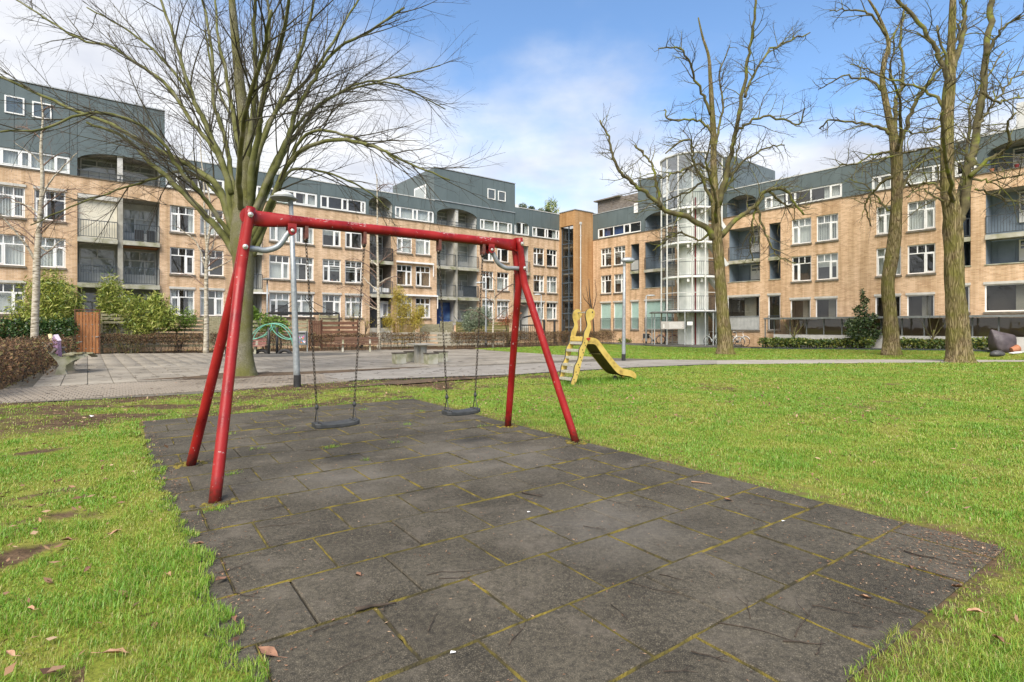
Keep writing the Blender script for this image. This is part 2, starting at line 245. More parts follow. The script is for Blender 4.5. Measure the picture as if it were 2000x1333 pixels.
def mix_ground_mat():
    """lawn soil: moss, dry grass, brown earth and leaf mould in patches"""
    m = bpy.data.materials.new('lawn_soil'); m.use_nodes = True; nt = m.node_tree; N = nt.nodes.new; L = nt.links.new
    p = nt.nodes['Principled BSDF']; p.inputs['Roughness'].default_value = 0.95; p.inputs['Specular IOR Level'].default_value = 0.15
    tc = N('ShaderNodeTexCoord')
    n1 = N('ShaderNodeTexNoise'); n1.inputs['Scale'].default_value = 0.7; n1.inputs['Detail'].default_value = 9; n1.inputs['Roughness'].default_value = 0.65; L(tc.outputs['Object'], n1.inputs[0])
    r1 = N('ShaderNodeValToRGB'); e = r1.color_ramp.elements
    e[0].position = 0.32; e[0].color = (0.125, 0.155, 0.02, 1); e[1].position = 0.68; e[1].color = (0.135, 0.20, 0.024, 1)
    x = r1.color_ramp.elements.new(0.5); x.color = (0.18, 0.18, 0.035, 1); L(n1.outputs[0], r1.inputs[0])
    n2 = N('ShaderNodeTexNoise'); n2.inputs['Scale'].default_value = 9; n2.inputs['Detail'].default_value = 8; L(tc.outputs['Object'], n2.inputs[0])
    r2 = N('ShaderNodeValToRGB'); e = r2.color_ramp.elements; e[0].position = 0.3; e[0].color = (0.035, 0.022, 0.012, 1); e[1].position = 0.7; e[1].color = (0.13, 0.085, 0.05, 1); L(n2.outputs[0], r2.inputs[0])
    a = N('ShaderNodeAttribute'); a.attribute_name = 'wear'
    ad = N('ShaderNodeMath'); ad.operation = 'MULTIPLY_ADD'; ad.inputs[1].default_value = 0.9; ad.inputs[2].default_value = -0.45; L(n2.outputs[0], ad.inputs[0])
    sm = N('ShaderNodeMath'); sm.operation = 'ADD'; L(a.outputs['Fac'], sm.inputs[0]); L(ad.outputs[0], sm.inputs[1])
    mr = N('ShaderNodeMapRange'); mr.inputs['From Min'].default_value = 0.30; mr.inputs['From Max'].default_value = 0.62; L(sm.outputs[0], mr.inputs['Value'])
    mx = N('ShaderNodeMix'); mx.data_type = 'RGBA'; L(mr.outputs[0], mx.inputs['Factor']); L(r1.outputs[0], mx.inputs['A']); L(r2.outputs[0], mx.inputs['B'])
    L(mx.outputs['Result'], p.inputs['Base Color'])
    b = N('ShaderNodeBump'); b.inputs['Strength'].default_value = 0.7; b.inputs['Distance'].default_value = 0.03
    n3 = N('ShaderNodeTexNoise'); n3.inputs['Scale'].default_value = 40; n3.inputs['Detail'].default_value = 5; L(tc.outputs['Object'], n3.inputs[0]); L(n3.outputs[0], b.inputs['Height']); L(b.outputs[0], p.inputs['Normal'])
    MATS['lawn_soil'] = m
mix_ground_mat()
def speckle_mat(name, base1, base2, speck, speckle_scale, rough, wet=0.0, patch_scale=0.9, dirt=None):
    """aggregate surface: broad patches of two tones, small light grains, damp patches that are smoother"""
    m = bpy.data.materials.new(name); m.use_nodes = True; nt = m.node_tree; N = nt.nodes.new; L = nt.links.new
    p = nt.nodes['Principled BSDF']; p.inputs['Specular IOR Level'].default_value = 0.35
    geo = N('ShaderNodeNewGeometry')
    n1 = N('ShaderNodeTexNoise'); n1.inputs['Scale'].default_value = patch_scale; n1.inputs['Detail'].default_value = 8; n1.inputs['Roughness'].default_value = 0.6; L(geo.outputs['Position'], n1.inputs[0])
    r1 = N('ShaderNodeValToRGB'); e = r1.color_ramp.elements; e[0].position = 0.36; e[0].color = base1 + (1,); e[1].position = 0.66; e[1].color = base2 + (1,); L(n1.outputs[0], r1.inputs[0])
    n2 = N('ShaderNodeTexNoise'); n2.inputs['Scale'].default_value = speckle_scale; n2.inputs['Detail'].default_value = 3; n2.inputs['Roughness'].default_value = 0.7; L(geo.outputs['Position'], n2.inputs[0])
    r2 = N('ShaderNodeValToRGB'); e = r2.color_ramp.elements; e[0].position = 0.52; e[0].color = (0, 0, 0, 1); e[1].position = 0.72; e[1].color = (1, 1, 1, 1); L(n2.outputs[0], r2.inputs[0])
    mx = N('ShaderNodeMix'); mx.data_type = 'RGBA'; L(r2.outputs[0], mx.inputs['Factor']); L(r1.outputs[0], mx.inputs['A']); mx.inputs['B'].default_value = speck + (1,)
    last = mx.outputs['Result']
    if name == 'pad_rubber':                    # coarse granules, some washed out pale
        n5 = N('ShaderNodeTexNoise'); n5.inputs['Scale'].default_value = 34; n5.inputs['Detail'].default_value = 8; n5.inputs['Roughness'].default_value = 0.75; L(geo.outputs['Position'], n5.inputs[0])
        r5 = N('ShaderNodeValToRGB'); e = r5.color_ramp.elements; e[0].position = 0.36; e[0].color = (0.44, 0.44, 0.43, 1); e[1].position = 0.68; e[1].color = (1.38, 1.35, 1.26, 1); L(n5.outputs[0], r5.inputs[0])
        m5 = N('ShaderNodeMix'); m5.data_type = 'RGBA'; m5.blend_type = 'MULTIPLY'; m5.inputs['Factor'].default_value = 1.0; L(last, m5.inputs['A']); L(r5.outputs[0], m5.inputs['B']); last = m5.outputs['Result']
    if dirt:
        n4 = N('ShaderNodeTexNoise'); n4.inputs['Scale'].default_value = 2.3; n4.inputs['Detail'].default_value = 9; n4.inputs['Roughness'].default_value = 0.72; L(geo.outputs['Position'], n4.inputs[0])
        r4 = N('ShaderNodeValToRGB'); e = r4.color_ramp.elements; e[0].position = 0.52; e[0].color = (0, 0, 0, 1); e[1].position = 0.74; e[1].color = (0.75, 0.75, 0.75, 1); L(n4.outputs[0], r4.inputs[0])
        m4 = N('ShaderNodeMix'); m4.data_type = 'RGBA'; L(r4.outputs[0], m4.inputs['Factor']); L(last, m4.inputs['A']); m4.inputs['B'].default_value = dirt + (1,); last = m4.outputs['Result']
    oi = N('ShaderNodeObjectInfo'); vr = N('ShaderNodeMapRange'); vr.inputs['To Min'].default_value = 0.86; vr.inputs['To Max'].default_value = 1.14; L(oi.outputs['Random'], vr.inputs['Value'])
    hv = N('ShaderNodeHueSaturation'); L(vr.outputs[0], hv.inputs['Value']); L(last, hv.inputs['Color']); L(hv.outputs[0], p.inputs['Base Color'])
    mr = N('ShaderNodeMapRange'); mr.inputs['From Min'].default_value = 0.42; mr.inputs['From Max'].default_value = 0.62; mr.inputs['To Min'].default_value = rough; mr.inputs['To Max'].default_value = rough - wet
    L(n1.outputs[0], mr.inputs['Value']); L(mr.outputs[0], p.inputs['Roughness'])
    b = N('ShaderNodeBump'); b.inputs['Strength'].default_value = 0.35; b.inputs['Distance'].default_value = 0.004; L(n2.outputs[0], b.inputs['Height']); L(b.outputs[0], p.inputs['Normal'])
    MATS[name] = m; return m
speckle_mat('pad_rubber', (0.030, 0.026, 0.019), (0.074, 0.065, 0.049), (0.24, 0.21, 0.165), 210, 0.95, 0.10, 1.3, (0.135, 0.115, 0.09))
MATS['pad_rubber'].node_tree.nodes['Map Range'].inputs['To Min'].default_value = 0.93; MATS['pad_rubber'].node_tree.nodes['Map Range'].inputs['To Max'].default_value = 1.07
speckle_mat('plaza_tile', (0.165, 0.146, 0.118), (0.305, 0.272, 0.224), (0.36, 0.325, 0.27), 60, 0.85, 0.30, 0.5, (0.13, 0.11, 0.085))
speckle_mat('plaza_joint', (0.07, 0.062, 0.045), (0.12, 0.108, 0.085), (0.16, 0.145, 0.12), 60, 0.95, 0.1, 0.6)
speckle_mat('path_paving', (0.22, 0.20, 0.172), (0.31, 0.285, 0.25), (0.36, 0.33, 0.29), 50, 0.85, 0.2, 0.6, (0.14, 0.115, 0.09))
speckle_mat('dirt', (0.045, 0.030, 0.018), (0.11, 0.075, 0.045), (0.20, 0.13, 0.08), 45, 0.98, 0.0, 2.0)
speckle_mat('asphalt', (0.06, 0.057, 0.05), (0.10, 0.095, 0.085), (0.15, 0.14, 0.13), 60, 0.9, 0.2, 0.7)

# ------------------------------------------------------------------ mesh helpers
class MB:
    def __init__(s): s.v = []; s.f = []; s.mi = []; s.cur = 0
    def add(s, vs, fs):
        o = len(s.v); s.v.extend(tuple(x) for x in vs)
        for f in fs: s.f.append(tuple(i + o for i in f)); s.mi.append(s.cur)
        return o
    def quad(s, a, b, c_, d): s.add([a, b, c_, d], [(0, 1, 2, 3)])
    def box(s, x0, x1, y0, y1, z0, z1, M=None):
        vs = [(x0,y0,z0),(x1,y0,z0),(x1,y1,z0),(x0,y1,z0),(x0,y0,z1),(x1,y0,z1),(x1,y1,z1),(x0,y1,z1)]
        if M is not None: vs = [M @ Vector(v) for v in vs]
        s.add(vs, [(0,3,2,1),(4,5,6,7),(0,1,5,4),(1,2,6,5),(2,3,7,6),(3,0,4,7)])
    def beam(s, p, q, w, h, up=Vector((0,0,1))):
        p = Vector(p); q = Vector(q); d = (q - p); L = d.length; d.normalize()
        if abs(d.dot(up)) > 0.99: up = Vector((1, 0, 0))
        x = d.cross(up).normalized(); y = x.cross(d)
        M = Matrix.Translation(p) @ Matrix(((x.x, d.x, y.x, 0), (x.y, d.y, y.y, 0), (x.z, d.z, y.z, 0), (0, 0, 0, 1)))
        s.box(-w/2, w/2, 0, L, -h/2, h/2, M)
    def tube(s, pts, rad, n=8, caps=True, squash=1.0, ridge=0.0, rr=None):
        pts = [Vector(p) for p in pts]; m = len(pts)
        if m < 2: return
        rad = [rad] * m if isinstance(rad, (int, float)) else rad
        t0 = (pts[1] - pts[0]).normalized(); ref = Vector((0, 0, 1)) if abs(t0.z) < 0.9 else Vector((1, 0, 0))
        x = t0.cross(ref).normalized(); o = len(s.v); P = s.v
        for i in range(m):
            t = (pts[min(i+1, m-1)] - pts[max(i-1, 0)])
            if t.length < 1e-9: t = t0.copy()
            t.normalize(); x = (x - t * x.dot(t))
            if x.length < 1e-6: x = t.orthogonal()
            x.normalize(); y = t.cross(x)
            for k in range(n):
                a = 2 * math.pi * k / n; r = rad[i]
                if ridge: r *= 1 + ridge * (0.5 * math.sin(a * 5 + 0.7 * i) + 0.5 * math.sin(a * 9 + 2.1 - 0.4 * i)) + (ridge * 0.5 * (rr.random() - 0.5) if rr else 0)
                q = pts[i] + x * (math.cos(a) * r) + y * (math.sin(a) * r * squash); P.append((q.x, q.y, q.z))
        Fs = s.f; c_ = s.cur
        for i in range(m - 1):
            for k in range(n):
                a = o + i * n + k; b = o + i * n + (k + 1) % n
                Fs.append((a, b, b + n, a + n)); s.mi.append(c_)
        if caps and n > 2:
            Fs.append(tuple(o + k for k in reversed(range(n)))); s.mi.append(c_)
            Fs.append(tuple(o + (m - 1) * n + k for k in range(n))); s.mi.append(c_)
    def lathe(s, prof, n=16, center=(0, 0, 0), M=None):
        vs = []; fs = []; m = len(prof)
        for r, z in prof:
            for k in range(n):
                a = 2 * math.pi * k / n; q = Vector((center[0] + r * math.cos(a), center[1] + r * math.sin(a), center[2] + z))
                vs.append(M @ q if M is not None else q)
        for i in range(m - 1):
            for k in range(n):
                a = i * n + k; b = i * n + (k + 1) % n; fs.append((a, b, b + n, a + n))
        fs.append(tuple(reversed(range(n)))); fs.append(tuple((m - 1) * n + k for k in range(n)))
        s.add(vs, fs)
    def prism(s, poly, fn, d0, d1):
        """poly of 2D points, fn(p, depth) -> 3D; a slab between depths d0 and d1"""
        n = len(poly); vs = [fn(p, d0) for p in poly] + [fn(p, d1) for p in poly]
        fs = [tuple(range(n)), tuple(reversed(range(n, 2 * n)))] + [(i, i + n, (i + 1) % n + n, (i + 1) % n) for i in range(n)]
        s.add(vs, fs)
    def build(s, name, mats, parent=None, smooth=False, bevel=0.0, normals=True):
        me = bpy.data.meshes.new(name); me.from_pydata(s.v, [], s.f)
        if not isinstance(mats, (list, tuple)): mats = [mats]
        for m in mats: me.materials.append(MATS[m])
        if len(mats) > 1: me.polygons.foreach_set('material_index', s.mi)
        if normals and len(s.f) < 60000:
            bm = bmesh.new(); bm.from_mesh(me); bmesh.ops.recalc_face_normals(bm, faces=bm.faces); bm.to_mesh(me); bm.free()
        if smooth: me.polygons.foreach_set('use_smooth', [True] * len(me.polygons))
        me.update(); o = bpy.data.objects.new(name, me); COL.objects.link(o)
        if parent is not None: o.parent = parent
        if bevel:
            b = o.modifiers.new('bevel', 'BEVEL'); b.width = bevel; b.segments = 2; b.limit_method = 'ANGLE'
        if smooth:
            try:
                for e in me.edges: pass
            except Exception: pass
        return o
def tag(o, label=None, cat=None, group=None, kind=None):
    if label: o['label'] = label
    if cat: o['category'] = cat
    if group: o['group'] = group
    if kind: o['kind'] = kind
    return o
def thing(name, label, cat, loc=(0, 0, 0), rotz=0, group=None):
    o = bpy.data.objects.new(name, None); COL.objects.link(o); o.empty_display_size = 0.2
    o.location = loc; o.rotation_euler = (0, 0, rotz); return tag(o, label, cat, group)
def copy_tree(o, parent=None):
    n = o.copy(); COL.objects.link(n)
    if parent is not None: n.parent = parent
    for ch in list(o.children): copy_tree(ch, n)
    return n
def in_poly(x, y, poly):
    """numpy point-in-polygon"""
    ins = np.zeros(x.shape, bool); n = len(poly); j = n - 1
    for i in range(n):
        xi, yi = poly[i][0], poly[i][1]; xj, yj = poly[j][0], poly[j][1]
        cnd = ((yi > y) != (yj > y)) & (x < (xj - xi) * (y - yi) / (yj - yi + 1e-12) + xi); ins ^= cnd; j = i
    return ins
def np_mesh(name, verts, faces, mat, tint=None, parent=None, smooth=False):
    """verts Nx3, faces MxK numpy; tint per vertex"""
    me = bpy.data.meshes.new(name); k = faces.shape[1]
    me.vertices.add(len(verts)); me.vertices.foreach_set('co', verts.astype(np.float32).ravel())
    me.loops.add(faces.size); me.loops.foreach_set('vertex_index', faces.astype(np.int32).ravel())
    me.polygons.add(len(faces)); me.polygons.foreach_set('loop_start', (np.arange(len(faces)) * k).astype(np.int32)); me.polygons.foreach_set('loop_total', np.full(len(faces), k, np.int32))
    me.update(calc_edges=True)
    if tint is not None:
        at_ = me.attributes.new('tint', 'FLOAT', 'POINT'); at_.data.foreach_set('value', tint.astype(np.float32))
    if smooth: me.polygons.foreach_set('use_smooth', np.ones(len(faces), bool))
    me.materials.append(MATS[mat]); o = bpy.data.objects.new(name, me); COL.objects.link(o)
    if parent is not None: o.parent = parent
    return o
def leaves(name, P, size, mat, parent=None, aspect=2.2, seed=1, droop=0.0, tint=None, flat=0.0, svar=0.4):
    """diamond leaves at points P (Nx3)"""
    r = np.random.default_rng(seed); n = len(P); P = np.asarray(P, float)
    d = r.normal(size=(n, 3)); d[:, 2] = d[:, 2] * (1 - flat) - droop; d /= np.linalg.norm(d, axis=1)[:, None]
    e = r.normal(size=(n, 3)); e[:, 2] *= (1 - flat); w = np.cross(d, e); w /= np.linalg.norm(w, axis=1)[:, None] + 1e-9
    if flat: w[:, 2] *= (1 - flat)
    nn = np.cross(d, w)
    s = size * (1 + svar * r.uniform(-1, 1, n))[:, None]
    a = P; b = P + d * s * 0.45 + w * s * 0.5 / aspect + nn * s * 0.06; c_ = P + d * s; e_ = P + d * s * 0.45 - w * s * 0.5 / aspect + nn * s * 0.06
    V = np.stack([a, b, c_, e_], 1).reshape(-1, 3); Fc = np.arange(n * 4).reshape(-1, 4)
    t = r.uniform(0, 1, n) if tint is None else np.clip(tint, 0, 1)
    return np_mesh(name, V, Fc, mat, np.repeat(t, 4), parent)
# ------------------------------------------------------------------ ground
def vnoise(x, y, s, seed=0):
    x = np.asarray(x) * s; y = np.asarray(y) * s; xi = np.floor(x).astype(np.int64); yi = np.floor(y).astype(np.int64); fx = x - xi; fy = y - yi
    fx = fx * fx * (3 - 2 * fx); fy = fy * fy * (3 - 2 * fy)
    def h(a, b):
        n = (a * 374761393 + b * 668265263 + seed * 1442695041) & 0x7fffffff; n = ((n ^ (n >> 13)) * 1274126177) & 0x7fffffff
        return ((n ^ (n >> 16)) & 0xffff) / 65535.0
    return (h(xi, yi) * (1 - fx) + h(xi + 1, yi) * fx) * (1 - fy) + (h(xi, yi + 1) * (1 - fx) + h(xi + 1, yi + 1) * fx) * fy
def fbm(x, y, s, seed=0): return 0.5 * vnoise(x, y, s, seed) + 0.3 * vnoise(x, y, s * 2.3, seed + 5) + 0.2 * vnoise(x, y, s * 5.1, seed + 9)
def zgn(x, y):
    t = np.clip((19 - (-.617 * x + .787 * y)) / 13, 0, 1); q = np.clip((.787 * x + .617 * y - 30.9) / 2, 0, 1); return 0.22 * t * t * (3 - 2 * t) * q * q * (3 - 2 * q)
def gp(pts): return [g(*p) for p in pts]
TS = 0.532; PU0, PV1 = 0.193, -0.953; NU, NV = 8, 16
PU1 = PU0 + NU * TS; PV0 = PV1 - NV * TS
PAVED = gp([(-500, 800), (-300, 771), (0, 763), (60, 735), (150, 692), (400, 690), (740, 684), (930, 683), (1060, 692), (1200, 700), (1300, 703), (1400, 704.2)]) + \
        gp([(1400, 712.5), (1240, 719), (1100, 727), (1010, 733), (900, 737), (760, 742), (640, 748), (560, 754), (400, 769), (200, 780), (0, 789), (-500, 845)])
PATH_R = gp([(1400, 704.2), (1700, 703), (2000, 702), (2400, 701), (2400, 706), (2000, 707.5), (1700, 710), (1400, 712.5)])
APRON = gp([(1175, 671), (1243, 675.5), (1350, 679.5)]) + [ab(32.95, 17.6), ab(34.2, 17.6), ab(36.3, 22.2), ab(36.3, 34.3)]
BED = [ab(33.0, 17.6), ab(33.0, -2), ab(36.3, -2), ab(36.3, 22.2), ab(34.2, 17.6)]
GARDEN = gp([(-700, 800), (-300, 771), (0, 763), (60, 735), (150, 692), (400, 690), (740, 684), (930, 683)]) + gp([(930, 681), (1180, 674)]) + [ab(34, 35.5), ab(34, 36.3), ab(-30, 36.3)]
def wear_np(x, y):
    u = x * uU.x + y * uU.y; v = x * vV.x + y * vV.y
    w = np.zeros_like(x)
    strip = np.clip(1 - np.abs((v + 12.4) / 2.0), 0, 1) * np.clip((14 - u) / 5, 0, 1) * np.clip((u + 9) / 3, 0, 1)
    w = np.maximum(w, 0.80 * np.minimum(1, strip * 1.5) * (0.55 + 0.45 * np.sin(u * 1.7 + 1) * np.sin(v * 2.3)))
    w = np.maximum(w, 0.85 * np.clip(1 - np.abs((v + 13.2) / .7), 0, 1) * (u < 10))
    nz_ = fbm(x, y, 1.9, 41); w = np.maximum(w, np.clip(0.20 + (nz_ - .34) * 1.7, .15, .85) * np.clip((-9.0 - v) / .8, 0, 1) * (v > -14.5) * np.clip((10 - u) / 4, 0, 1))
    w = np.maximum(w, 0.62 * np.clip(1 - np.hypot((u + 1.0) / 2.6, (v + 10.0) / 1.3), 0, 1) ** 0.5)
    dx = np.maximum(np.maximum(PU0 - u, u - PU1), 0); dy = np.maximum(np.maximum(PV0 - v, v - PV1), 0); d = np.hypot(dx, dy)
    w = np.maximum(w, 0.52 * np.clip(1 - d / 0.22, 0, 1))
    w = np.maximum(w, 0.60 * np.clip(1 - d / 0.45, 0, 1) * (v > PV1 - 0.6) * (u > 2.2))
    w = np.maximum(w, 0.50 * np.clip(1 - d / 0.9, 0, 1) * (u > PU1 - 0.1))
    w = np.maximum(w, 0.9 * in_poly(x, y, GARDEN)); w = np.maximum(w, 0.8 * in_poly(x, y, BED))
    n9 = fbm(x, y, 1.3, 91); w = np.maximum(w, .85 * np.clip((n9 - .57) * 5, 0, 1) * (u < PU0 - .1) * (y < 9)); w = np.maximum(w, .6 * np.clip((n9 - .62) * 5, 0, 1) * (u > PU1 + .1) * (y < 14))
    for p in TREE_XY: w = np.maximum(w, 0.55 * np.clip(1.4 - np.hypot(x - p[0], y - p[1]) / 0.7, 0, 1))
    return w
TREE_XY = [g(470, 735), g(1415, 692), g(1740, 692), g(1875, 708), g(580, 755), g(1118, 752)]
def build_ground():
    xs = np.unique(np.concatenate([[-900, -300, -120, -70, -50, -40], np.arange(-34, 36.01, 0.2), [42, 50, 70, 120, 300, 900]]))
    ys = np.unique(np.concatenate([[-400, -100, -30, -10], np.arange(-4, 40.01, 0.2), np.arange(41, 60, 1), [70, 90, 150, 400, 1200]]))
    X, Y = np.meshgrid(xs, ys); Z = zgn(X, Y)
    rough = (fbm(X, Y, 1.6, 3) - 0.5) * 0.035; flat = in_poly(X, Y, PAVED) | in_poly(X, Y, PATH_R) | in_poly(X, Y, APRON)
    u = X * uU.x + Y * uU.y; v = X * vV.x + Y * vV.y
    pad = (u > PU0 + 0.16) & (u < PU1 - 0.16) & (v > PV0 + 0.16) & (v < PV1 - 0.16)
    edge = (u > PU0 - 0.5) & (u < PU1 + 0.5) & (v > PV0 - 0.5) & (v < PV1 + 0.5)
    Z = Z + np.where(flat | pad, -0.02, np.where(edge, 0.014, rough))
    n, m = X.shape; V = np.stack([X, Y, Z], -1).reshape(-1, 3); I = np.arange(n * m).reshape(n, m)
    Fc = np.stack([I[:-1, :-1], I[:-1, 1:], I[1:, 1:], I[1:, :-1]], -1).reshape(-1, 4)
    o = np_mesh('ground', V, Fc, 'lawn_soil', smooth=True)
    a = o.data.attributes.new('wear', 'FLOAT', 'POINT'); a.data.foreach_set('value', wear_np(X, Y).astype(np.float32).ravel())
    tag(o, 'mossy lawn and bare earth of the courtyard ground', kind='structure')
build_ground()
def sheet(name, poly, mat, z, label, sub=0.8):
    bm = bmesh.new(); vs = [bm.verts.new((p.x, p.y, 0)) for p in poly]; f = bm.faces.new(vs); bmesh.ops.triangulate(bm, faces=[f])
    bmesh.ops.subdivide_edges(bm, edges=[e for e in bm.edges if e.calc_length() > 2], cuts=2, use_grid_fill=True)
    for v in bm.verts: v.co.z = zg(v.co.x, v.co.y) + z
    for f in bm.faces:
        if f.normal.z < 0: f.normal_flip()
    me = bpy.data.meshes.new(name); bm.to_mesh(me); bm.free(); me.materials.append(MATS[mat]); o = bpy.data.objects.new(name, me); COL.objects.link(o)
    return tag(o, label, kind='structure')
plaza = sheet('plaza', PAVED, 'plaza_joint', 0.004, 'damp grey paved plaza between the hedges and the swing lawn')
footpath = sheet('footpath', PATH_R, 'path_paving', 0.012, 'narrow grey footpath crossing the lawn')
apron = sheet('apron', APRON, 'asphalt', 0.012, 'dark paved strip along the foot of the brick block')

def slab_mesh(w, l, h, inset, name):
    mb = MB(); i = inset
    vs = [(-w/2, -l/2, 0), (w/2, -l/2, 0), (w/2, l/2, 0), (-w/2, l/2, 0), (-w/2, -l/2, h-i), (w/2, -l/2, h-i), (w/2, l/2, h-i), (-w/2, l/2, h-i), (-w/2+i, -l/2+i, h), (w/2-i, -l/2+i, h), (w/2-i, l/2-i, h), (-w/2+i, l/2-i, h)]
    fs = [(0,1,5,4),(1,2,6,5),(2,3,7,6),(3,0,4,7),(4,5,9,8),(5,6,10,9),(6,7,11,10),(7,4,8,11),(8,9,10,11)]
    return vs, fs
def pieces(parent, name, vs, fs, spots, mat, limit=300, stuff_label=None):
    """spots (x, y, z, rot, tilt) nearest first: the first ones as parts that share a mesh, the rest joined in one stuff part"""
    me = bpy.data.meshes.new(name); me.from_pydata(vs, [], fs); me.materials.append(MATS[mat])
    for x, y, z, r, tx, ty in spots[:limit]:
        o = bpy.data.objects.new(name, me); COL.objects.link(o); o.parent = parent; o.location = (x, y, z); o.rotation_euler = (tx, ty, r)
    rest = spots[limit:]
    if rest:
        B = np.array(vs); n = len(vs); A = np.array(rest); cs, sn = np.cos(A[:, 3]), np.sin(A[:, 3])
        X = A[:, 0, None] + B[None, :, 0] * cs[:, None] - B[None, :, 1] * sn[:, None]; Y = A[:, 1, None] + B[None, :, 0] * sn[:, None] + B[None, :, 1] * cs[:, None]
        Z = A[:, 2, None] + B[None, :, 2] + 0 * X; V = np.stack([X, Y, Z], -1).reshape(-1, 3)
        Fc = (np.array(fs)[None] + (np.arange(len(rest)) * n)[:, None, None]).reshape(-1, 4)
        o = np_mesh(name + '_field', V, Fc, mat, parent=parent); o['kind'] = 'stuff'
def build_paving():
    r = np.random.default_rng(5)
    # concrete slabs of the plaza, laid along the buildings
    xs, ys = np.meshgrid(np.arange(-8, 26, 0.5), np.arange(8, 38, 0.5)); A = xs.ravel() + 0.25; B = ys.ravel() + 0.25 
    X = eL.x * A + eR.x * B; Y = eL.y * A + eR.y * B; v = X * vV.x + Y * vV.y
    ok = in_poly(X, Y, PAVED)
    for ox, oy in ((0.3, 0), (-0.3, 0), (0, 0.3), (0, -0.3)): ok &= in_poly(X + ox, Y + oy, PAVED)
    ok &= ~((v > -16.55)); ok &= np.hypot(X - TREE_XY[0].x, Y - TREE_XY[0].y) > 0.9
    X, Y = X[ok], Y[ok]; o = np.argsort(np.hypot(X, Y)); X, Y = X[o], Y[o]
    vs, fs = slab_mesh(0.486, 0.486, 0.03, 0.006, 'tile')
    pieces(plaza, 'tile', vs, fs, [(x, y, -0.006 + r.uniform(-.003, .003), ANG_L, r.uniform(-.006, .006), r.uniform(-.006, .006)) for x, y in zip(X, Y)], 'plaza_tile')
    # clay pavers of the path, soldier rows
    P = []
    for i in range(-40, 44):
        for k in range(14):
            P.append((i * 0.105 + 0.05 + (0.052 if k % 2 else 0), -16.3 + 0.11 + k * 0.212))
    P = np.array(P); X = uU.x * P[:, 0] + vV.x * P[:, 1]; Y = uU.y * P[:, 0] + vV.y * P[:, 1]; ok = in_poly(X, Y, PAVED)
    X, Y = X[ok], Y[ok]; o = np.argsort(np.hypot(X, Y)); X, Y = X[o], Y[o]
    vs, fs = slab_mesh(0.097, 0.203, 0.03, 0.005, 'paver')
    pieces(plaza, 'paver', vs, fs, [(x, y, -0.008 + r.uniform(-.003, .003), ANG_U, r.uniform(-.01, .01), r.uniform(-.01, .01)) for x, y in zip(X, Y)], 'clay_paver')
    # smoother paving of the path further on
    nb = [uv(4.75, -16.3), uv(8.5, -16.3), uv(12.5, -15.9), uv(15.5, -15.3)] + gp([(1300, 703.8), (1400, 704.6)]) + gp([(1400, 712.2), (1240, 718.6), (1100, 726.6), (1010, 732.6), (900, 736.6), (760, 741.6), (640, 747.6)])
    sheet('path_surface', nb, 'path_paving', 0.022, 'smooth grey path bending past the yellow slide')
build_paving()

def wear_patch():
    """pale dusty hollows scuffed by feet under the two seats"""
    nt = MATS['pad_rubber'].node_tree; N = nt.nodes.new; L = nt.links.new; p = nt.nodes['Principled BSDF']; src = p.inputs['Base Color'].links[0].from_socket; geo = N('ShaderNodeNewGeometry'); acc = None
    n = N('ShaderNodeTexNoise'); n.inputs['Scale'].default_value = 3.5; n.inputs['Detail'].default_value = 7; L(geo.outputs['Position'], n.inputs[0])
    for q in (g(672, 935), g(900, 880), g(985, 900), g(1180, 1030)):
        d = N('ShaderNodeVectorMath'); d.operation = 'DISTANCE'; d.inputs[1].default_value = (q.x, q.y, .03); L(geo.outputs['Position'], d.inputs[0])
        m = N('ShaderNodeMapRange'); m.inputs['From Min'].default_value = 1.05; m.inputs['From Max'].default_value = 0.05; L(d.outputs['Value'], m.inputs['Value'])
        if acc is None: acc = m.outputs[0]
        else: mm = N('ShaderNodeMath'); mm.operation = 'MAXIMUM'; L(acc, mm.inputs[0]); L(m.outputs[0], mm.inputs[1]); acc = mm.outputs[0]
    ml = N('ShaderNodeMath'); ml.operation = 'MULTIPLY'; L(acc, ml.inputs[0]); L(n.outputs[0], ml.inputs[1]); r = N('ShaderNodeMapRange'); r.inputs['From Min'].default_value = .12; r.inputs['From Max'].default_value = .55; r.inputs['To Max'].default_value = .42; L(ml.outputs[0], r.inputs['Value'])
    mx = N('ShaderNodeMix'); mx.data_type = 'RGBA'; L(r.outputs[0], mx.inputs['Factor']); L(src, mx.inputs['A']); mx.inputs['B'].default_value = (0.150, 0.136, 0.118, 1); L(mx.outputs['Result'], p.inputs['Base Color'])
wear_patch()
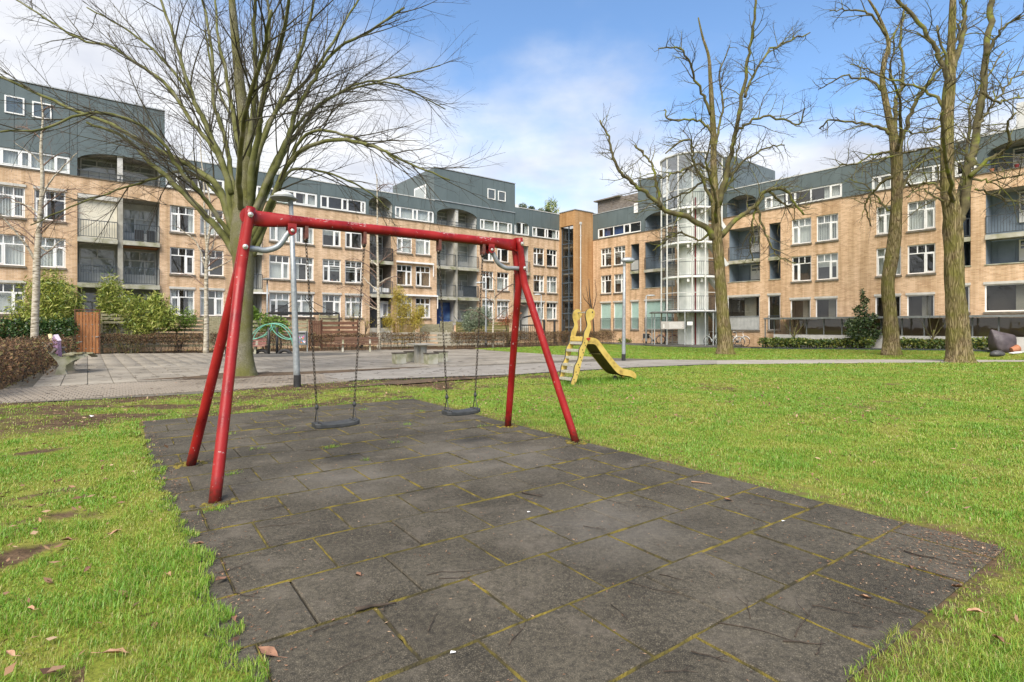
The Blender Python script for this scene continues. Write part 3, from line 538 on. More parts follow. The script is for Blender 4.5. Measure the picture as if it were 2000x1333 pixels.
def build_pad():
    base = sheet('play_pad', [uv(PU0 - .01, PV0 - .01), uv(PU1 + .01, PV0 - .01), uv(PU1 + .01, PV1 + .01), uv(PU0 - .01, PV1 + .01)], 'dirt', 0.004, 'dark rubber tiled pad under the red swing frame')
    r = random.Random(11); vs, fs = slab_mesh(TS - 0.009, TS - 0.009, 0.045, 0.007, 'tile'); vh, fh = slab_mesh(TS / 2 - 0.009, TS - 0.009, 0.045, 0.007, 'tile')
    full, half = [], []
    for j in range(NV):
        vc = PV1 - (j + 0.5) * TS
        off = (j % 2 == 1)                          # rows alternate by half a tile; the row beside the second joint starts whole
        edges = [PU0 + k * TS for k in range(NU + 1)] if off else [PU0] + [PU0 + (k + 0.5) * TS for k in range(NU)] + [PU1]
        for a, b in zip(edges[:-1], edges[1:]):
            p = uv((a + b) / 2, vc); s = (p.x, p.y, -0.018 + r.uniform(-.004, .004), ANG_U + r.uniform(-.004, .004), r.uniform(-.006, .006), r.uniform(-.006, .006))
            (full if b - a > TS * 0.7 else half).append(s)
    pieces(base, 'tile', vs, fs, full, 'pad_rubber'); pieces(base, 'half_tile', vh, fh, half, 'pad_rubber')
    # moss grown in the joints: low ridges, thicker here and there
    mb = MB(); q = random.Random(3)
    def ridge(p, d, length):
        n = max(2, int(length / 0.045)); pr = None; thick = q.random()
        for i in range(n + 1):
            t = i / n * length; k = 0.5 + 0.5 * math.sin(t * 5.1 + p[0] * 7) * math.sin(t * 2.3 + p[1] * 5 + 1)
            k = (0.25 + 0.75 * k) * (0.5 + 0.5 * thick)
            w = 0.0046 + 0.0050 * k * q.uniform(0.4, 1.5); h = 0.021 + 0.009 * k + q.uniform(0, .003)
            c_ = (p[0] + d[0] * t, p[1] + d[1] * t); nx, ny = -d[1], d[0]; jj = q.uniform(-.003, .003)
            cur = [uv(c_[0] + nx * (w + jj), c_[1] + ny * (w + jj), h - 0.008), uv(c_[0] + nx * jj, c_[1] + ny * jj, h + 0.004), uv(c_[0] - nx * (w - jj), c_[1] - ny * (w - jj), h - 0.008)]
            if pr: mb.quad(pr[0], pr[1], cur[1], cur[0]); mb.quad(pr[1], pr[2], cur[2], cur[1])
            pr = cur
    for j in range(1, NV + 1):
        ridge((PU0, PV1 - j * TS), (1, 0), NU * TS)
    for j in range(NV):
        off = (j % 2 == 1); es = [PU0 + k * TS for k in range(1, NU)] if off else [PU0 + (k + .5) * TS for k in range(NU)]
        for e in es:
            if q.random() < 0.85: ridge((e, PV1 - (j + 1) * TS), (0, 1), TS)
    o = mb.build('joint_moss', 'moss', base, smooth=True, normals=False); o['kind'] = 'stuff'
    # kerb stones along the left edge, mostly sunk in turf
    mbk = None
    for k in ():
        mb = MB(); mb.box(-0.05, 0.05, -0.48, 0.48, -0.1, 0.026); o = mb.build('kerb_stone', 'concrete_mossy', base, bevel=0.008); o.location = uv(PU0 - 0.075, PV1 - 1.2 - k * 1.0); o.rotation_euler = (0, 0, ANG_U)
build_pad()

def turf_edge():
    r = np.random.default_rng(4); mb = MB(); n = 150; prev = None
    for k in range(n + 1):
        v = PV0 - .1 + (PV1 - PV0 + .3) * k / n; e = PU0 - .10 + .26 * min(1, max(0, (v + 9) / 6.5)); q = uv(e, v); j = (float(vnoise(np.array([q.x]), np.array([q.y]), 9, 4)[0]) - .42) * .15 + float(r.normal(0, .012)); e += j
        cur = [uv(PU0 - .35, v, .012), uv(PU0 - .08, v, .034), uv(e - .05, v, .038), uv(e, v, .022)]
        if prev:
            for i in range(3): mb.quad(prev[i], prev[i + 1], cur[i + 1], cur[i])
        prev = cur
    o = mb.build('turf_edge', 'lawn_soil', None, smooth=True); at_ = o.data.attributes.new('wear', 'FLOAT', 'POINT'); at_.data.foreach_set('value', np.full(len(o.data.vertices), .18, np.float32)); tag(o, 'turf creeping over the left edge of the rubber pad', kind='structure')
turf_edge()
def build_grass():
    r = np.random.default_rng(21); Vs, Fs, Ts = [], [], []; off = 0
    zones = [(0.9, 3.0, 21000, 0.0030, 0.036), (3.0, 5.0, 12000, 0.0038, 0.034), (5.0, 8.0, 5600, 0.0056, 0.031), (8.0, 13.0, 2300, 0.0085, 0.034), (13.0, 22.0, 820, 0.0145, 0.034), (22.0, 42.0, 280, 0.025, 0.04)]
    for d0, d1, dens, bw, bh in zones:
        x0, x1 = -1.25 * d1, 1.25 * d1; x1 = min(x1, 34); x0 = max(x0, -26); n = int((x1 - x0) * (d1 - d0 * 0.55) * dens)
        x = r.uniform(x0, x1, n); y = r.uniform(d0 * 0.55, d1, n); d = np.hypot(x, y)
        ok = (d >= d0) & (d < d1) & (np.abs(x) < y * 1.12 + 0.5)
        x, y = x[ok], y[ok]; u = x * uU.x + y * uU.y; v = x * vV.x + y * vV.y
        jag = (vnoise(x, y, 9, 4) - 0.42) * 0.10
        lft = PU0 - 0.06 + 0.26 * np.clip((v + 9.0) / 6.5, 0, 1) + jag * 1.5
        pad = (u > lft) & (u < PU1 + 0.02 + jag) & (v > PV0 + jag) & (v < PV1 + jag)
        ok = ~pad & ~in_poly(x, y, PAVED) & ~in_poly(x, y, PATH_R) & ~in_poly(x, y, APRON) & ~in_poly(x, y, BED) & ~in_poly(x, y, GARDEN)
        x, y = x[ok], y[ok]; w = wear_np(x, y); u = x * uU.x + y * uU.y; v = x * vV.x + y * vV.y; w = np.where((u > PU0 - .14) & (u < PU0 + .5) & (v > PV0) & (v < PV1), 0.12, w); nz = fbm(x, y, 3.2, 8)
        keep = r.uniform(0, 1, len(x)) < np.clip(1.12 - 1.35 * w + (nz - 0.5) * 1.3, 0.03, 1); x, y, w, u, v = x[keep], y[keep], w[keep], u[keep], v[keep]; n = len(x)
        if not n: continue
        tuft = fbm(x, y, 3.5, 31); tuft = np.clip(.5 + (tuft - .5) * 1.9, 0, 1.1); h = bh * (0.62 + 0.85 * tuft) * r.uniform(0.55, 1.25, n) * (1 - 0.35 * w); wd = bw * r.uniform(0.6, 1.25, n)
        az = r.uniform(0, 2 * np.pi, n); lean = r.uniform(0.25, 1.25, n); ax = np.stack([np.cos(az), np.sin(az)], 1); px = np.stack([-ax[:, 1], ax[:, 0]], 1)
        # blades turn their flat side roughly any way
        b0 = np.stack([x, y], 1); inpad = (u > PU0 - .25) & (u < PU1) & (v > PV0) & (v < PV1); near = (u > PU0 - .5) & (u < PU1 + .5) & (v > PV0 - .5) & (v < PV1 + .5); z0 = np.where(inpad, 0.036, np.where(near, .014, 0)) + zgn(x, y) - 0.004 + np.where(near, 0, (fbm(x, y, 1.6, 3) - 0.5) * 0.035)
        mid = b0 + ax * (h * 0.45 * np.sin(lean * 0.6))[:, None]; zm = z0 + h * 0.58; tip = b0 + ax * (h * 1.05 * np.sin(lean))[:, None]; zt = z0 + h * (0.35 + 0.75 * np.cos(lean))
        q = wd[:, None] * 0.5 * px
        V = np.stack([np.c_[b0 - q, z0], np.c_[b0 + q, z0], np.c_[mid + q * 0.85, zm], np.c_[mid - q * 0.85, zm], np.c_[tip, zt]], 1).reshape(-1, 3)
        I = np.arange(n) * 5 + off; F3 = np.concatenate([np.stack([I, I + 1, I + 2], 1), np.stack([I, I + 2, I + 3], 1), np.stack([I + 3, I + 2, I + 4], 1)])
        patch = fbm(x, y, 0.55, 12) * 0.6 + fbm(x, y, 2.4, 14) * 0.4; patch = np.clip(.5 + (patch - .5) * 1.9, 0, 1)
        t = 0.33 + 0.52 * patch + r.normal(0, 0.12, n) - 0.22 * w + .28 * (tuft - .5)
        mossy = np.clip((fbm(x, y, 1.1, 52) - .56) * 6, 0, 1); t = np.where(r.uniform(0, 1, n) < mossy * .7, r.uniform(.12, .34, n), t); t = np.where(r.uniform(0, 1, n) < 0.07 + 0.35 * np.clip(w, 0, 1), r.uniform(0.0, 0.22, n), t)
        Vs.append(V); Fs.append(F3); Ts.append(np.repeat(np.clip(t, 0, 1), 5)); off += n * 5
    o = np_mesh('grass', np.concatenate(Vs), np.concatenate(Fs), 'blade', np.concatenate(Ts))
    tag(o, 'short bright green grass of the lawns round the rubber pad', 'grass', kind='stuff')
    # tufts rooted in the pad joints
    P = []
    for u_, v_, n, s in [(1.9, -6.2, 90, .05), (1.2, -6.6, 50, .04), (2.6, -6.0, 40, .03), (2.3, -7.4, 40, .03), (3.2, -7.0, 50, .04), (1.75, -7.6, 40, .04), (0.55, -4.6, 120, .05), (0.8, -5.6, 70, .04), (2.0, -5.4, 30, .02), (3.9, -8.0, 50, .04), (3.2, -8.7, 50, .05), (4.4, -4.7, 60, .05), (4.0, -6.3, 50, .05), (1.1, -7.7, 40, .04)]:
        for _ in range(n): P.append((u_ + rnd.gauss(0, s), v_ + rnd.gauss(0, s * 0.6)))
    mb = []; T = []
    P = np.array(P); x = P[:, 0] * uU.x + P[:, 1] * vV.x; y = P[:, 0] * uU.y + P[:, 1] * vV.y; n = len(x); az = r.uniform(0, 6.28, n); h = r.uniform(.02, .06, n)
    a = np.c_[x - .003 * np.sin(az), y + .003 * np.cos(az), np.full(n, .02)]; b = np.c_[x + .003 * np.sin(az), y - .003 * np.cos(az), np.full(n, .02)]; t = np.c_[x + h * .8 * np.cos(az), y + h * .8 * np.sin(az), .02 + h * .7]
    V = np.stack([a, b, t], 1).reshape(-1, 3); o = np_mesh('joint_grass', V, np.arange(n * 3).reshape(-1, 3), 'blade', np.repeat(r.uniform(.2, .8, n), 3)); tag(o, 'small grass tufts rooted in the joints of the rubber tiles', 'grass', kind='stuff')
build_grass()

def scatter(n, x0, x1, y0, y1, seed, dens):
    r = np.random.default_rng(seed); x = r.uniform(x0, x1, n); y = r.uniform(y0, y1, n); k = r.uniform(0, 1, n) < dens(x, y); return x[k], y[k]
TWIG = ['thick curved brown twig lying on a tile joint near the front', 'stout dark stick with a side shoot in the middle of the pad', 'pale snapped stick near the right edge of the pad', 'long faint twig across the tile right of the thick curved twig', 'slanting thin twig on the tile left of the thick curved twig',
 'long thin twig lying just right of the nearest red leg', 'long dark straight stick at the far right corner of the pad', 'longest bent twig among the litter at the lower right of the pad', 'long twig left of the longest bent twig at the lower right', 'forked twig low on the pad directly right of the front centre', 'short rising twig at the bottom right edge of the pad',
 'long pale thin twig on the second tile from the right joint', 'mid length twig beside the bark crumbs at lower right', 'short dark twig above the lower right crumbs', 'dark thick twig half way along the near right edge', 'steep twig above the long twig at lower right', 'short twig on the wide tile in the right half of the pad', 'thin long twig pointing at the far right corner',
 'bent twig by the turf edge left of the front tiles', 'flat twig just below the bent one at the left turf edge', 'upright pointing twig on the front middle tile', 'upright pointing twig just right of the thick curved one', 'small twig in front of the nearest red foot', 'twig at the left pad edge before the rear red foot', 'twig at the left pad edge beyond the rear red foot', 'thin twig right of the stout dark stick', 'thin flat twig at the right of the pad middle', 'short thin twig just below the stout dark stick', 'very long hair thin twig across the pad middle',
 'small twig under the nearer swing seat', 'small twig right of the nearer swing seat shadow', 'short twig left of and nearer than the nearer swing seat', 'steep little twig left of the pale snapped stick', 'long thin twig right of the pale snapped stick', 'slanting twig below the straight stick at far right', 'short twig between the two right red feet and the pad middle', 'short twig between the nearer swing seat and the red legs', 'twig cut by the bottom edge of the view right of centre', 'long thin twig at the very bottom left of centre', 'steep twig at the bottom centre of the pad', 'falling twig right of the bottom centre of the pad', 'thin twig in the left half of the pad middle']
LEAF = ['large tan fallen leaf at the bottom left in the grass', 'brown leaf caught at the turf edge halfway up the left side', 'largest brown leaf lying on the pad at bottom left', 'brown leaf in the left grass level with the nearest red foot', 'pale round leaf stain sized leaf in the middle of the front tiles', 'brown leaf in the grass at the far left third', 'small leaf near the left picture edge low in the grass', 'tan leaf low in the left grass below the middle', 'brown leaf beside the turf edge left of the bent twig', 'small brown leaf left of the turf edge near the front', 'small brown leaf in the left grass near mid height', 'leaf on the bark crumbs at the right pad corner', 'tan leaf in the earth right of the right pad corner', 'small leaf on the right corner tiles', 'tan leaf at the right pad edge beyond the pale stick', 'small leaf at the lower right edge of the pad', 'small leaf by the turf edge at the bottom', 'leaf in the grass at the bottom right', 'small leaf in the bottom left corner of the grass', 'small leaf left of the large pad leaf in the grass']
def build_litter():
    def dn(x, y):
        w = wear_np(x, y); u = x * uU.x + y * uU.y; v = x * vV.x + y * vV.y
        pad = (u > PU0 + .12) & (u < PU1) & (v > PV0) & (v < PV1 - .25); edge = np.clip(1 - np.abs(u - (PU0 + .02 + 0.26 * np.clip((v + 9.0) / 6.5, 0, 1))) / .12, 0, 1) * (v > PV0) * (v < PV1); w = np.maximum(w, .7 * edge); return np.where(pad, 0.012 + .35 * edge, np.clip(0.085 + .16 * (y < 5.5) * (u < PU0) + w * 1.1 * (fbm(x, y, 1.3, 77) > 0.42), 0, 1)) * np.where(in_poly(x, y, PAVED), 0.08, 1)
    x, y = scatter(14000, -14, 10, 1.6, 17, 8, dn); z = np.full(len(x), 0.022) + np.random.default_rng(2).uniform(.0, .045, len(x)) * ~((x * uU.x + y * uU.y > PU0 + .3) & (x * vV.x + y * vV.y > PV0) & (x * uU.x + y * uU.y < PU1))
    o = leaves('fallen_leaves', np.c_[x, y, z], 0.045, 'leaf_dead', seed=5, flat=0.75, aspect=1.7, svar=0.6); tag(o, 'small brown fallen leaves strewn over turf and pad edges', 'leaves', kind='stuff')
    x, y = scatter(2600, -26, 24, 14, 36, 9, dn); o = leaves('fallen_leaves', np.c_[x, y, np.full(len(x), .02) + zgn(x, y)], 0.07, 'leaf_dead', seed=6, flat=0.7, aspect=1.7); tag(o, 'brown leaf litter under the hedges and along the plaza edge', 'leaves', kind='stuff')
    # leaves lying on top of the grass
    def lawn(x, y):
        u = x * uU.x + y * uU.y; v = x * vV.x + y * vV.y; return ~((u > PU0 + .2) & (u < PU1) & (v > PV0) & (v < PV1)) & ~in_poly(x, y, PAVED) & (fbm(x, y, .9, 66) > .40)
    x, y = scatter(420, -4.2, -.4, 1.7, 6.5, 15, lawn); o = leaves('fallen_leaves', np.c_[x, y, .040 + .02 * np.random.default_rng(1).uniform(0, 1, len(x))], .05, 'leaf_dead', seed=25, flat=0.6, aspect=1.6, svar=.6); tag(o, 'brown leaves lying on the grass at near left', 'leaves', kind='stuff')
    x, y = scatter(1100, -1, 15, 2.0, 19, 16, lawn); o = leaves('fallen_leaves', np.c_[x, y, np.full(len(x), .040)], .042, 'leaf_dead', seed=26, flat=0.6, aspect=2.2, svar=.7); tag(o, 'scattered brown leaves and bark flakes on the right lawn', 'leaves', kind='stuff')
    x, y = scatter(2200, -7, 6, 7.5, 13, 17, lawn); o = leaves('fallen_leaves', np.c_[x, y, np.full(len(x), .032)], .05, 'leaf_dead', seed=27, flat=0.65, aspect=2.0, svar=.7); tag(o, 'leaf mould over the worn strip between pad and path', 'leaves', kind='stuff')
    # crumbs of bark and soil on the pad's near right corner and edges
    r = np.random.default_rng(33); P = []
    u = PU1 - np.abs(r.normal(0, .55, 2600)); v = PV1 - np.abs(r.normal(0, .30, 2600)); k = r.uniform(0, 1, 2600) < 0.75; u, v = u[k], v[k]
    v2 = r.uniform(PV0, PV1, 1500); u2 = PU0 - .02 + 0.26 * np.clip((v2 + 9.0) / 6.5, 0, 1) + np.abs(r.normal(0, .07, 1500)); u3 = r.uniform(PU0, PU1, 5200); v3 = r.uniform(PV0, PV1, 5200)
    u = np.concatenate([u, u2, u3]); v = np.concatenate([v, v2, v3])
    o = leaves('bark_crumbs', np.c_[u * uU.x + v * vV.x, u * uU.y + v * vV.y, np.full(len(u), .030)], 0.014, 'leaf_dead', seed=9, flat=0.8, aspect=2.0, svar=.85); tag(o, 'crumbs of bark and leaf on the pad', 'debris', kind='stuff')
    # small sticks washed over the plaza, the path and the scruffy strip
    q = random.Random(77); mb = MB()
    for k in range(620):
        u_, v_ = q.uniform(-4, 15), -9.6 - abs(q.gauss(0, 4.2)); p = uv(u_, v_)
        if k > 430: p = g(q.uniform(60, 900), q.uniform(690, 750))
        L_ = q.uniform(.06, .30); a = q.uniform(0, 6.28); d = Vector((math.cos(a), math.sin(a), 0)); z = .034; mb.tube([p + Vector((0, 0, z)), p + d * L_ * .5 + Vector((-d.y, d.x, 0)) * q.uniform(-.12, .12) * L_ + Vector((0, 0, z + .006)), p + d * L_ + Vector((0, 0, z))], [.0038, .0032, .002], 4, caps=False)
    tag(mb.build('stick_litter', 'twig_wood', None, normals=False), 'small sticks washed over the plaza, path and worn turf', 'debris', kind='stuff')
    # daisies and white petals in the lawn
    x, y = scatter(700, -4, 22, 4, 24, 12, lambda x, y: np.where(in_poly(x, y, PAVED), 0, (x > -0.3 * y + 2) * 0.4))
    u = x * uU.x + y * uU.y; v = x * vV.x + y * vV.y; k = ~((u > PU0) & (u < PU1) & (v > PV0)); x, y = x[k], y[k]
    o = leaves('daisies', np.c_[x, y, np.full(len(x), .045) + zgn(x, y)], 0.024, 'daisy', seed=14, flat=0.95, aspect=1.0); tag(o, 'tiny white daisies dotted over the lawn', 'daisies', kind='stuff')
    # twigs: each one a thing
    q = random.Random(19); spots = []
    near = [(735, 1200, 70, 14, 5), (1040, 975, 45, -25, 3.5), (1370, 952, 34, -15, 3.5), (890, 1140, 60, 5, 1.2), (640, 1240, 50, 20, 1.4), (560, 1035, 90, 10, 1.1), (1840, 1105, 110, -30, 2.2), (1580, 1225, 150, 35, 1.6), (1480, 1250, 130, -20, 1.4),
            (1390, 1300, 70, -20, 1.6), (1600, 1280, 60, 40, 1.5), (1290, 1165, 120, -20, 1.0), (1630, 1205, 70, -15, 1.5), (1690, 1240, 40, -10, 1.5), (1570, 1270, 70, -5, 2.0), (1460, 1200, 80, 60, 1.2), (1310, 1140, 40, -20, 1.5), (1740, 1210, 120, -25, 1.0),
            (460, 1120, 60, 40, 1.2), (480, 1175, 60, -10, 1.5), (850, 1225, 70, 75, 1.3), (760, 1190, 60, 80, 1.2), (540, 1000, 40, 30, 1.4), (330, 960, 60, 10, 1.6), (290, 930, 70, 5, 1.6), (1200, 990, 60, -35, 1.2), (1270, 1000, 50, -10, 1.0), (1160, 1040, 40, -15, 1.2), (900, 1130, 120, 5, 1.0),
            (770, 858, 40, 15, 1.6), (830, 850, 35, -10, 1.4), (700, 905, 40, -20, 1.2), (1430, 945, 40, 60, 1.2), (1520, 1000, 80, -20, 1.0), (1850, 1140, 90, -35, 1.6), (1100, 905, 40, 10, 1.2), (620, 885, 40, 10, 1.2), (1330, 1330, 60, 0, 1.3), (700, 1310, 90, 25, 1.1), (1010, 1250, 80, 55, 1.2), (1210, 1210, 60, -60, 1.0), (860, 1010, 60, -10, 1.0)]
    for i, (px, py, wpx, ang, th) in enumerate(near):
        p = g(px, py); L_ = wpx / F * p.y * 1.1; a = R(ang) + (0.5 if ang > 0 else -.5) * 0; mb = MB(); n = 6; pts = []; bend = q.uniform(-.25, .25)
        for k in range(n):
            t = k / (n - 1) - 0.5; pts.append((t * L_, (bend * (0.25 - t * t) + q.uniform(-.03, .03)) * L_, 0.004 + th * .0016 + q.uniform(0, .004)))
        rr_ = th * 0.0019; mb.tube(pts, [rr_ * (1.1 - 0.7 * k / (n - 1)) for k in range(n)], 6)
        if L_ > 0.12 and i % 2:
            m = n // 2; mb.tube([pts[m], (pts[m][0] + L_ * .18, pts[m][1] + L_ * .16, .012), (pts[m][0] + L_ * .33, pts[m][1] + L_ * .22, .012)], [rr_ * .7, rr_ * .5, rr_ * .25], 5)
        m_ = 'stick_pale' if i in (2,) else 'twig_wood'; o = mb.build('twig', m_, smooth=True); o.location = (p.x, p.y, 0.027); o.rotation_euler = (0, 0, math.atan2(math.sin(a) * 1.6, math.cos(a)))
        tag(o, TWIG[i], 'twig', 'twigs scattered over the pad')
    big = [(225, 1298, .09), (430, 1150, .08), (525, 1290, .10), (225, 1055, .07), (700, 1135, .06), (130, 1070, .06), (60, 1210, .05), (240, 1180, .07), (390, 1078, .06), (330, 1140, .05), (170, 1130, .05), (1870, 1165, .05), (1905, 1215, .06), (1780, 1120, .05), (1420, 985, .07), (1690, 1180, .05), (460, 1230, .05), (1950, 1270, .05), (20, 1300, .05), (300, 1245, .05)]
    for i, (px, py, s) in enumerate(big):
        p = g(px, py); mb = MB(); n = 9; pts = [(0, -1.0), (.28, -.55), (.42, -.1), (.34, .38), (.12, .75), (0, 1.1), (-.14, .74), (-.36, .36), (-.44, -.1), (-.28, -.55)]
        vs = [(x_ * s * .55, y_ * s * .55, 0.012 * abs(x_) * 2 + q.uniform(0, .012)) for x_, y_ in pts] + [(0, 0, 0.002)]
        mb.add(vs, [(k, (k + 1) % 10, 10) for k in range(10)]); mb.tube([(0, -.5 * s, .004), (0.01, -.95 * s, .008)], .0013, 4)
        o = mb.build('fallen_leaf', 'leaf_flat_brown' if i % 3 else 'leaf_flat_tan', smooth=True); o.location = (p.x, p.y, 0.045 if px < 480 or px > 1850 else 0.03); o.rotation_euler = (q.uniform(-.3, .3), q.uniform(-.3, .3), q.uniform(0, 6))
        tag(o, LEAF[i], 'leaf', 'larger fallen leaves in front')
    for i, (px, py) in enumerate([(1033, 1009), (885, 1290), (1530, 1027)]):
        p = g(px, py); mb = MB(); mb.add([(-.012, -.006, 0), (.012, -.004, .003), (.01, .007, .001), (-.01, .006, .004)], [(0, 1, 2, 3)]); o = mb.build('paper_scrap', 'paper'); o.location = (p.x, p.y, .033); tag(o, ['tiny white paper scrap in the middle of the pad', 'tiny white paper scrap near the front edge of the pad', 'tiny white paper scrap by the right edge joint of the pad'][i], 'litter', 'paper scraps on the pad')
    # red and white wrapper on the far left grass
    p = g(175, 822); mb = MB(); mb.add([(-.07, -.02, 0), (-.02, .02, .03), (.03, -.015, .01), (.08, .02, .025), (.05, .05, .01), (-.05, .05, .015)], [(0, 1, 5), (1, 2, 4, 5), (2, 3, 4)]); o = mb.build('wrapper', 'paper'); o.location = (p.x, p.y, .05); tag(o, 'crumpled white wrapper on the scruffy grass at far left', 'litter')
pm('leaf_flat_brown', [(0.15, 0.075, 0.045), (0.27, 0.14, 0.085)], scale=20, rough=0.7, bump=0.3, bscale=60)
pm('leaf_flat_tan', [(0.30, 0.16, 0.09), (0.42, 0.26, 0.16)], scale=20, rough=0.7, bump=0.3, bscale=60)
build_litter()
# earth washed over the paving round the big tree and along the path edge
def blob(name, px, py, w, h, label, seed):
    q = random.Random(seed); p = g(px, py); mb = MB(); n = 40; ring = []
    for k in range(n):
        a = 2 * math.pi * k / n; rr = 1 + 0.22 * math.sin(a * 3 + seed) + 0.14 * math.sin(a * 7 + seed * 2) + q.uniform(-.12, .12); ring.append(uU * (math.cos(a) * w * rr) + vV * (math.sin(a) * h * rr))
    z = 0.034
    mb.add([(p.x + r_.x, p.y + r_.y, z - .008) for r_ in ring] + [(p.x + r_.x * .7, p.y + r_.y * .7, z + q.uniform(0, .008)) for r_ in ring] + [(p.x, p.y, z + .02)], [(k, (k + 1) % n, n + (k + 1) % n, n + k) for k in range(n)] + [(n + k, n + (k + 1) % n, 2 * n) for k in range(n)])
    o = mb.build(name, 'dirt', smooth=True); tag(o, label, kind='structure')
blob('soil', 485, 734, 1.5, 0.9, 'bare brown earth round the foot of the big tree', 1)
blob('soil', 640, 728, 2.6, 0.45, 'brown leaf mould streak across the plaza behind the lamp post', 2)
blob('soil', 405, 738, 1.2, 0.35, 'brown leaf mould patch left of the big tree', 5)
blob('soil', 850, 745, 2.2, 0.35, 'dark earth spilling over the path edge', 7)
# ------------------------------------------------------------------ buildings
class Fac:
    """a facade: local x to the right along the wall, y into the building, z up"""
    def __init__(s, root, O, xh, yh): s.root, s.O, s.xh, s.yh = root, O, xh, yh; s.q = random.Random(int(abs(O.x) * 100))
    def s(s, px, y=0.0):
        d = Vector(((px - CX) / F, 1.0)); t = (s.O.dot(s.yh) + y) / d.dot(s.yh); return (d * t - s.O).dot(s.xh)
    def z(s, px, py, y=0.0):
        d = Vector(((px - CX) / F, 1.0)); t = (s.O.dot(s.yh) + y) / d.dot(s.yh); return H + t * (CY - py) / F
    def world(s, x, y, z): p = s.O + s.xh * x + s.yh * y; return Vector((p.x, p.y, z))
def wall(fac, name, x0, x1, z0, z1, ops, mat, y=0.0):
    """a wall with rectangular openings (x0, x1, z0, z1, reveal depth)"""
    mb = MB(); ops = [o for o in ops if o[1] > x0 and o[0] < x1 and o[3] > z0 and o[2] < z1]
    xs = sorted({round(min(max(v, x0), x1), 4) for o in ops for v in o[:2]} | {x0, x1}); zs = sorted({round(min(max(v, z0), z1), 4) for o in ops for v in o[2:4]} | {z0, z1})
    for a, b in zip(xs[:-1], xs[1:]):
        run = None
        for c_, d in list(zip(zs[:-1], zs[1:])) + [(None, None)]:
            hole = c_ is None or any(o[0] - 1e-3 <= a and b <= o[1] + 1e-3 and o[2] - 1e-3 <= c_ and d <= o[3] + 1e-3 for o in ops)
            if not hole: run = (run[0], d) if run else (c_, d)
            elif run: mb.quad((a, y, run[0]), (b, y, run[0]), (b, y, run[1]), (a, y, run[1])); run = None
    for o in ops:
        a, b, c_, d, dp = o; c_ = max(c_, z0); d = min(d, z1)
        mb.quad((a, y, c_), (a, y, d), (a, y + dp, d), (a, y + dp, c_)); mb.quad((b, y, d), (b, y, c_), (b, y + dp, c_), (b, y + dp, d))
        mb.quad((a, y, d), (b, y, d), (b, y + dp, d), (a, y + dp, d)); mb.quad((b, y, c_), (a, y, c_), (a, y + dp, c_), (b, y + dp, c_))
    return mb.build(name, mat, fac.root, normals=False)
def pane_obj(win, x0, x1, y, z0, z1, mat='glass'):
    mb = MB(); mb.box(x0, x1, y, y + 0.012, z0, z1); return mb.build('pane', mat, win, normals=False)
def curtain(win, x0, x1, y, z0, z1, mat, pleat=True):
    mb = MB()
    n = max(2, int((x1 - x0) / 0.06)) if pleat else 2
    pts = [(x0 + (x1 - x0) * k / n, y + (0.018 if k % 2 else -0.018) * (1 if pleat else 0)) for k in range(n + 1)]
    for p, q in zip(pts[:-1], pts[1:]): mb.quad((p[0], p[1], z0), (q[0], q[1], z0), (q[0], q[1], z1), (p[0], p[1], z1))
    return mb.build('curtain', mat, win, normals=False)
def blinds(win, x0, x1, y, z0, z1, mat='curtain', pitch=0.16, fill=0.55):
    mb = MB(); z = z1
    while z > z0: mb.box(x0, x1, y, y + .008, max(z0, z - pitch * fill), z); z -= pitch
    return mb.build('blind', mat, win, normals=False)
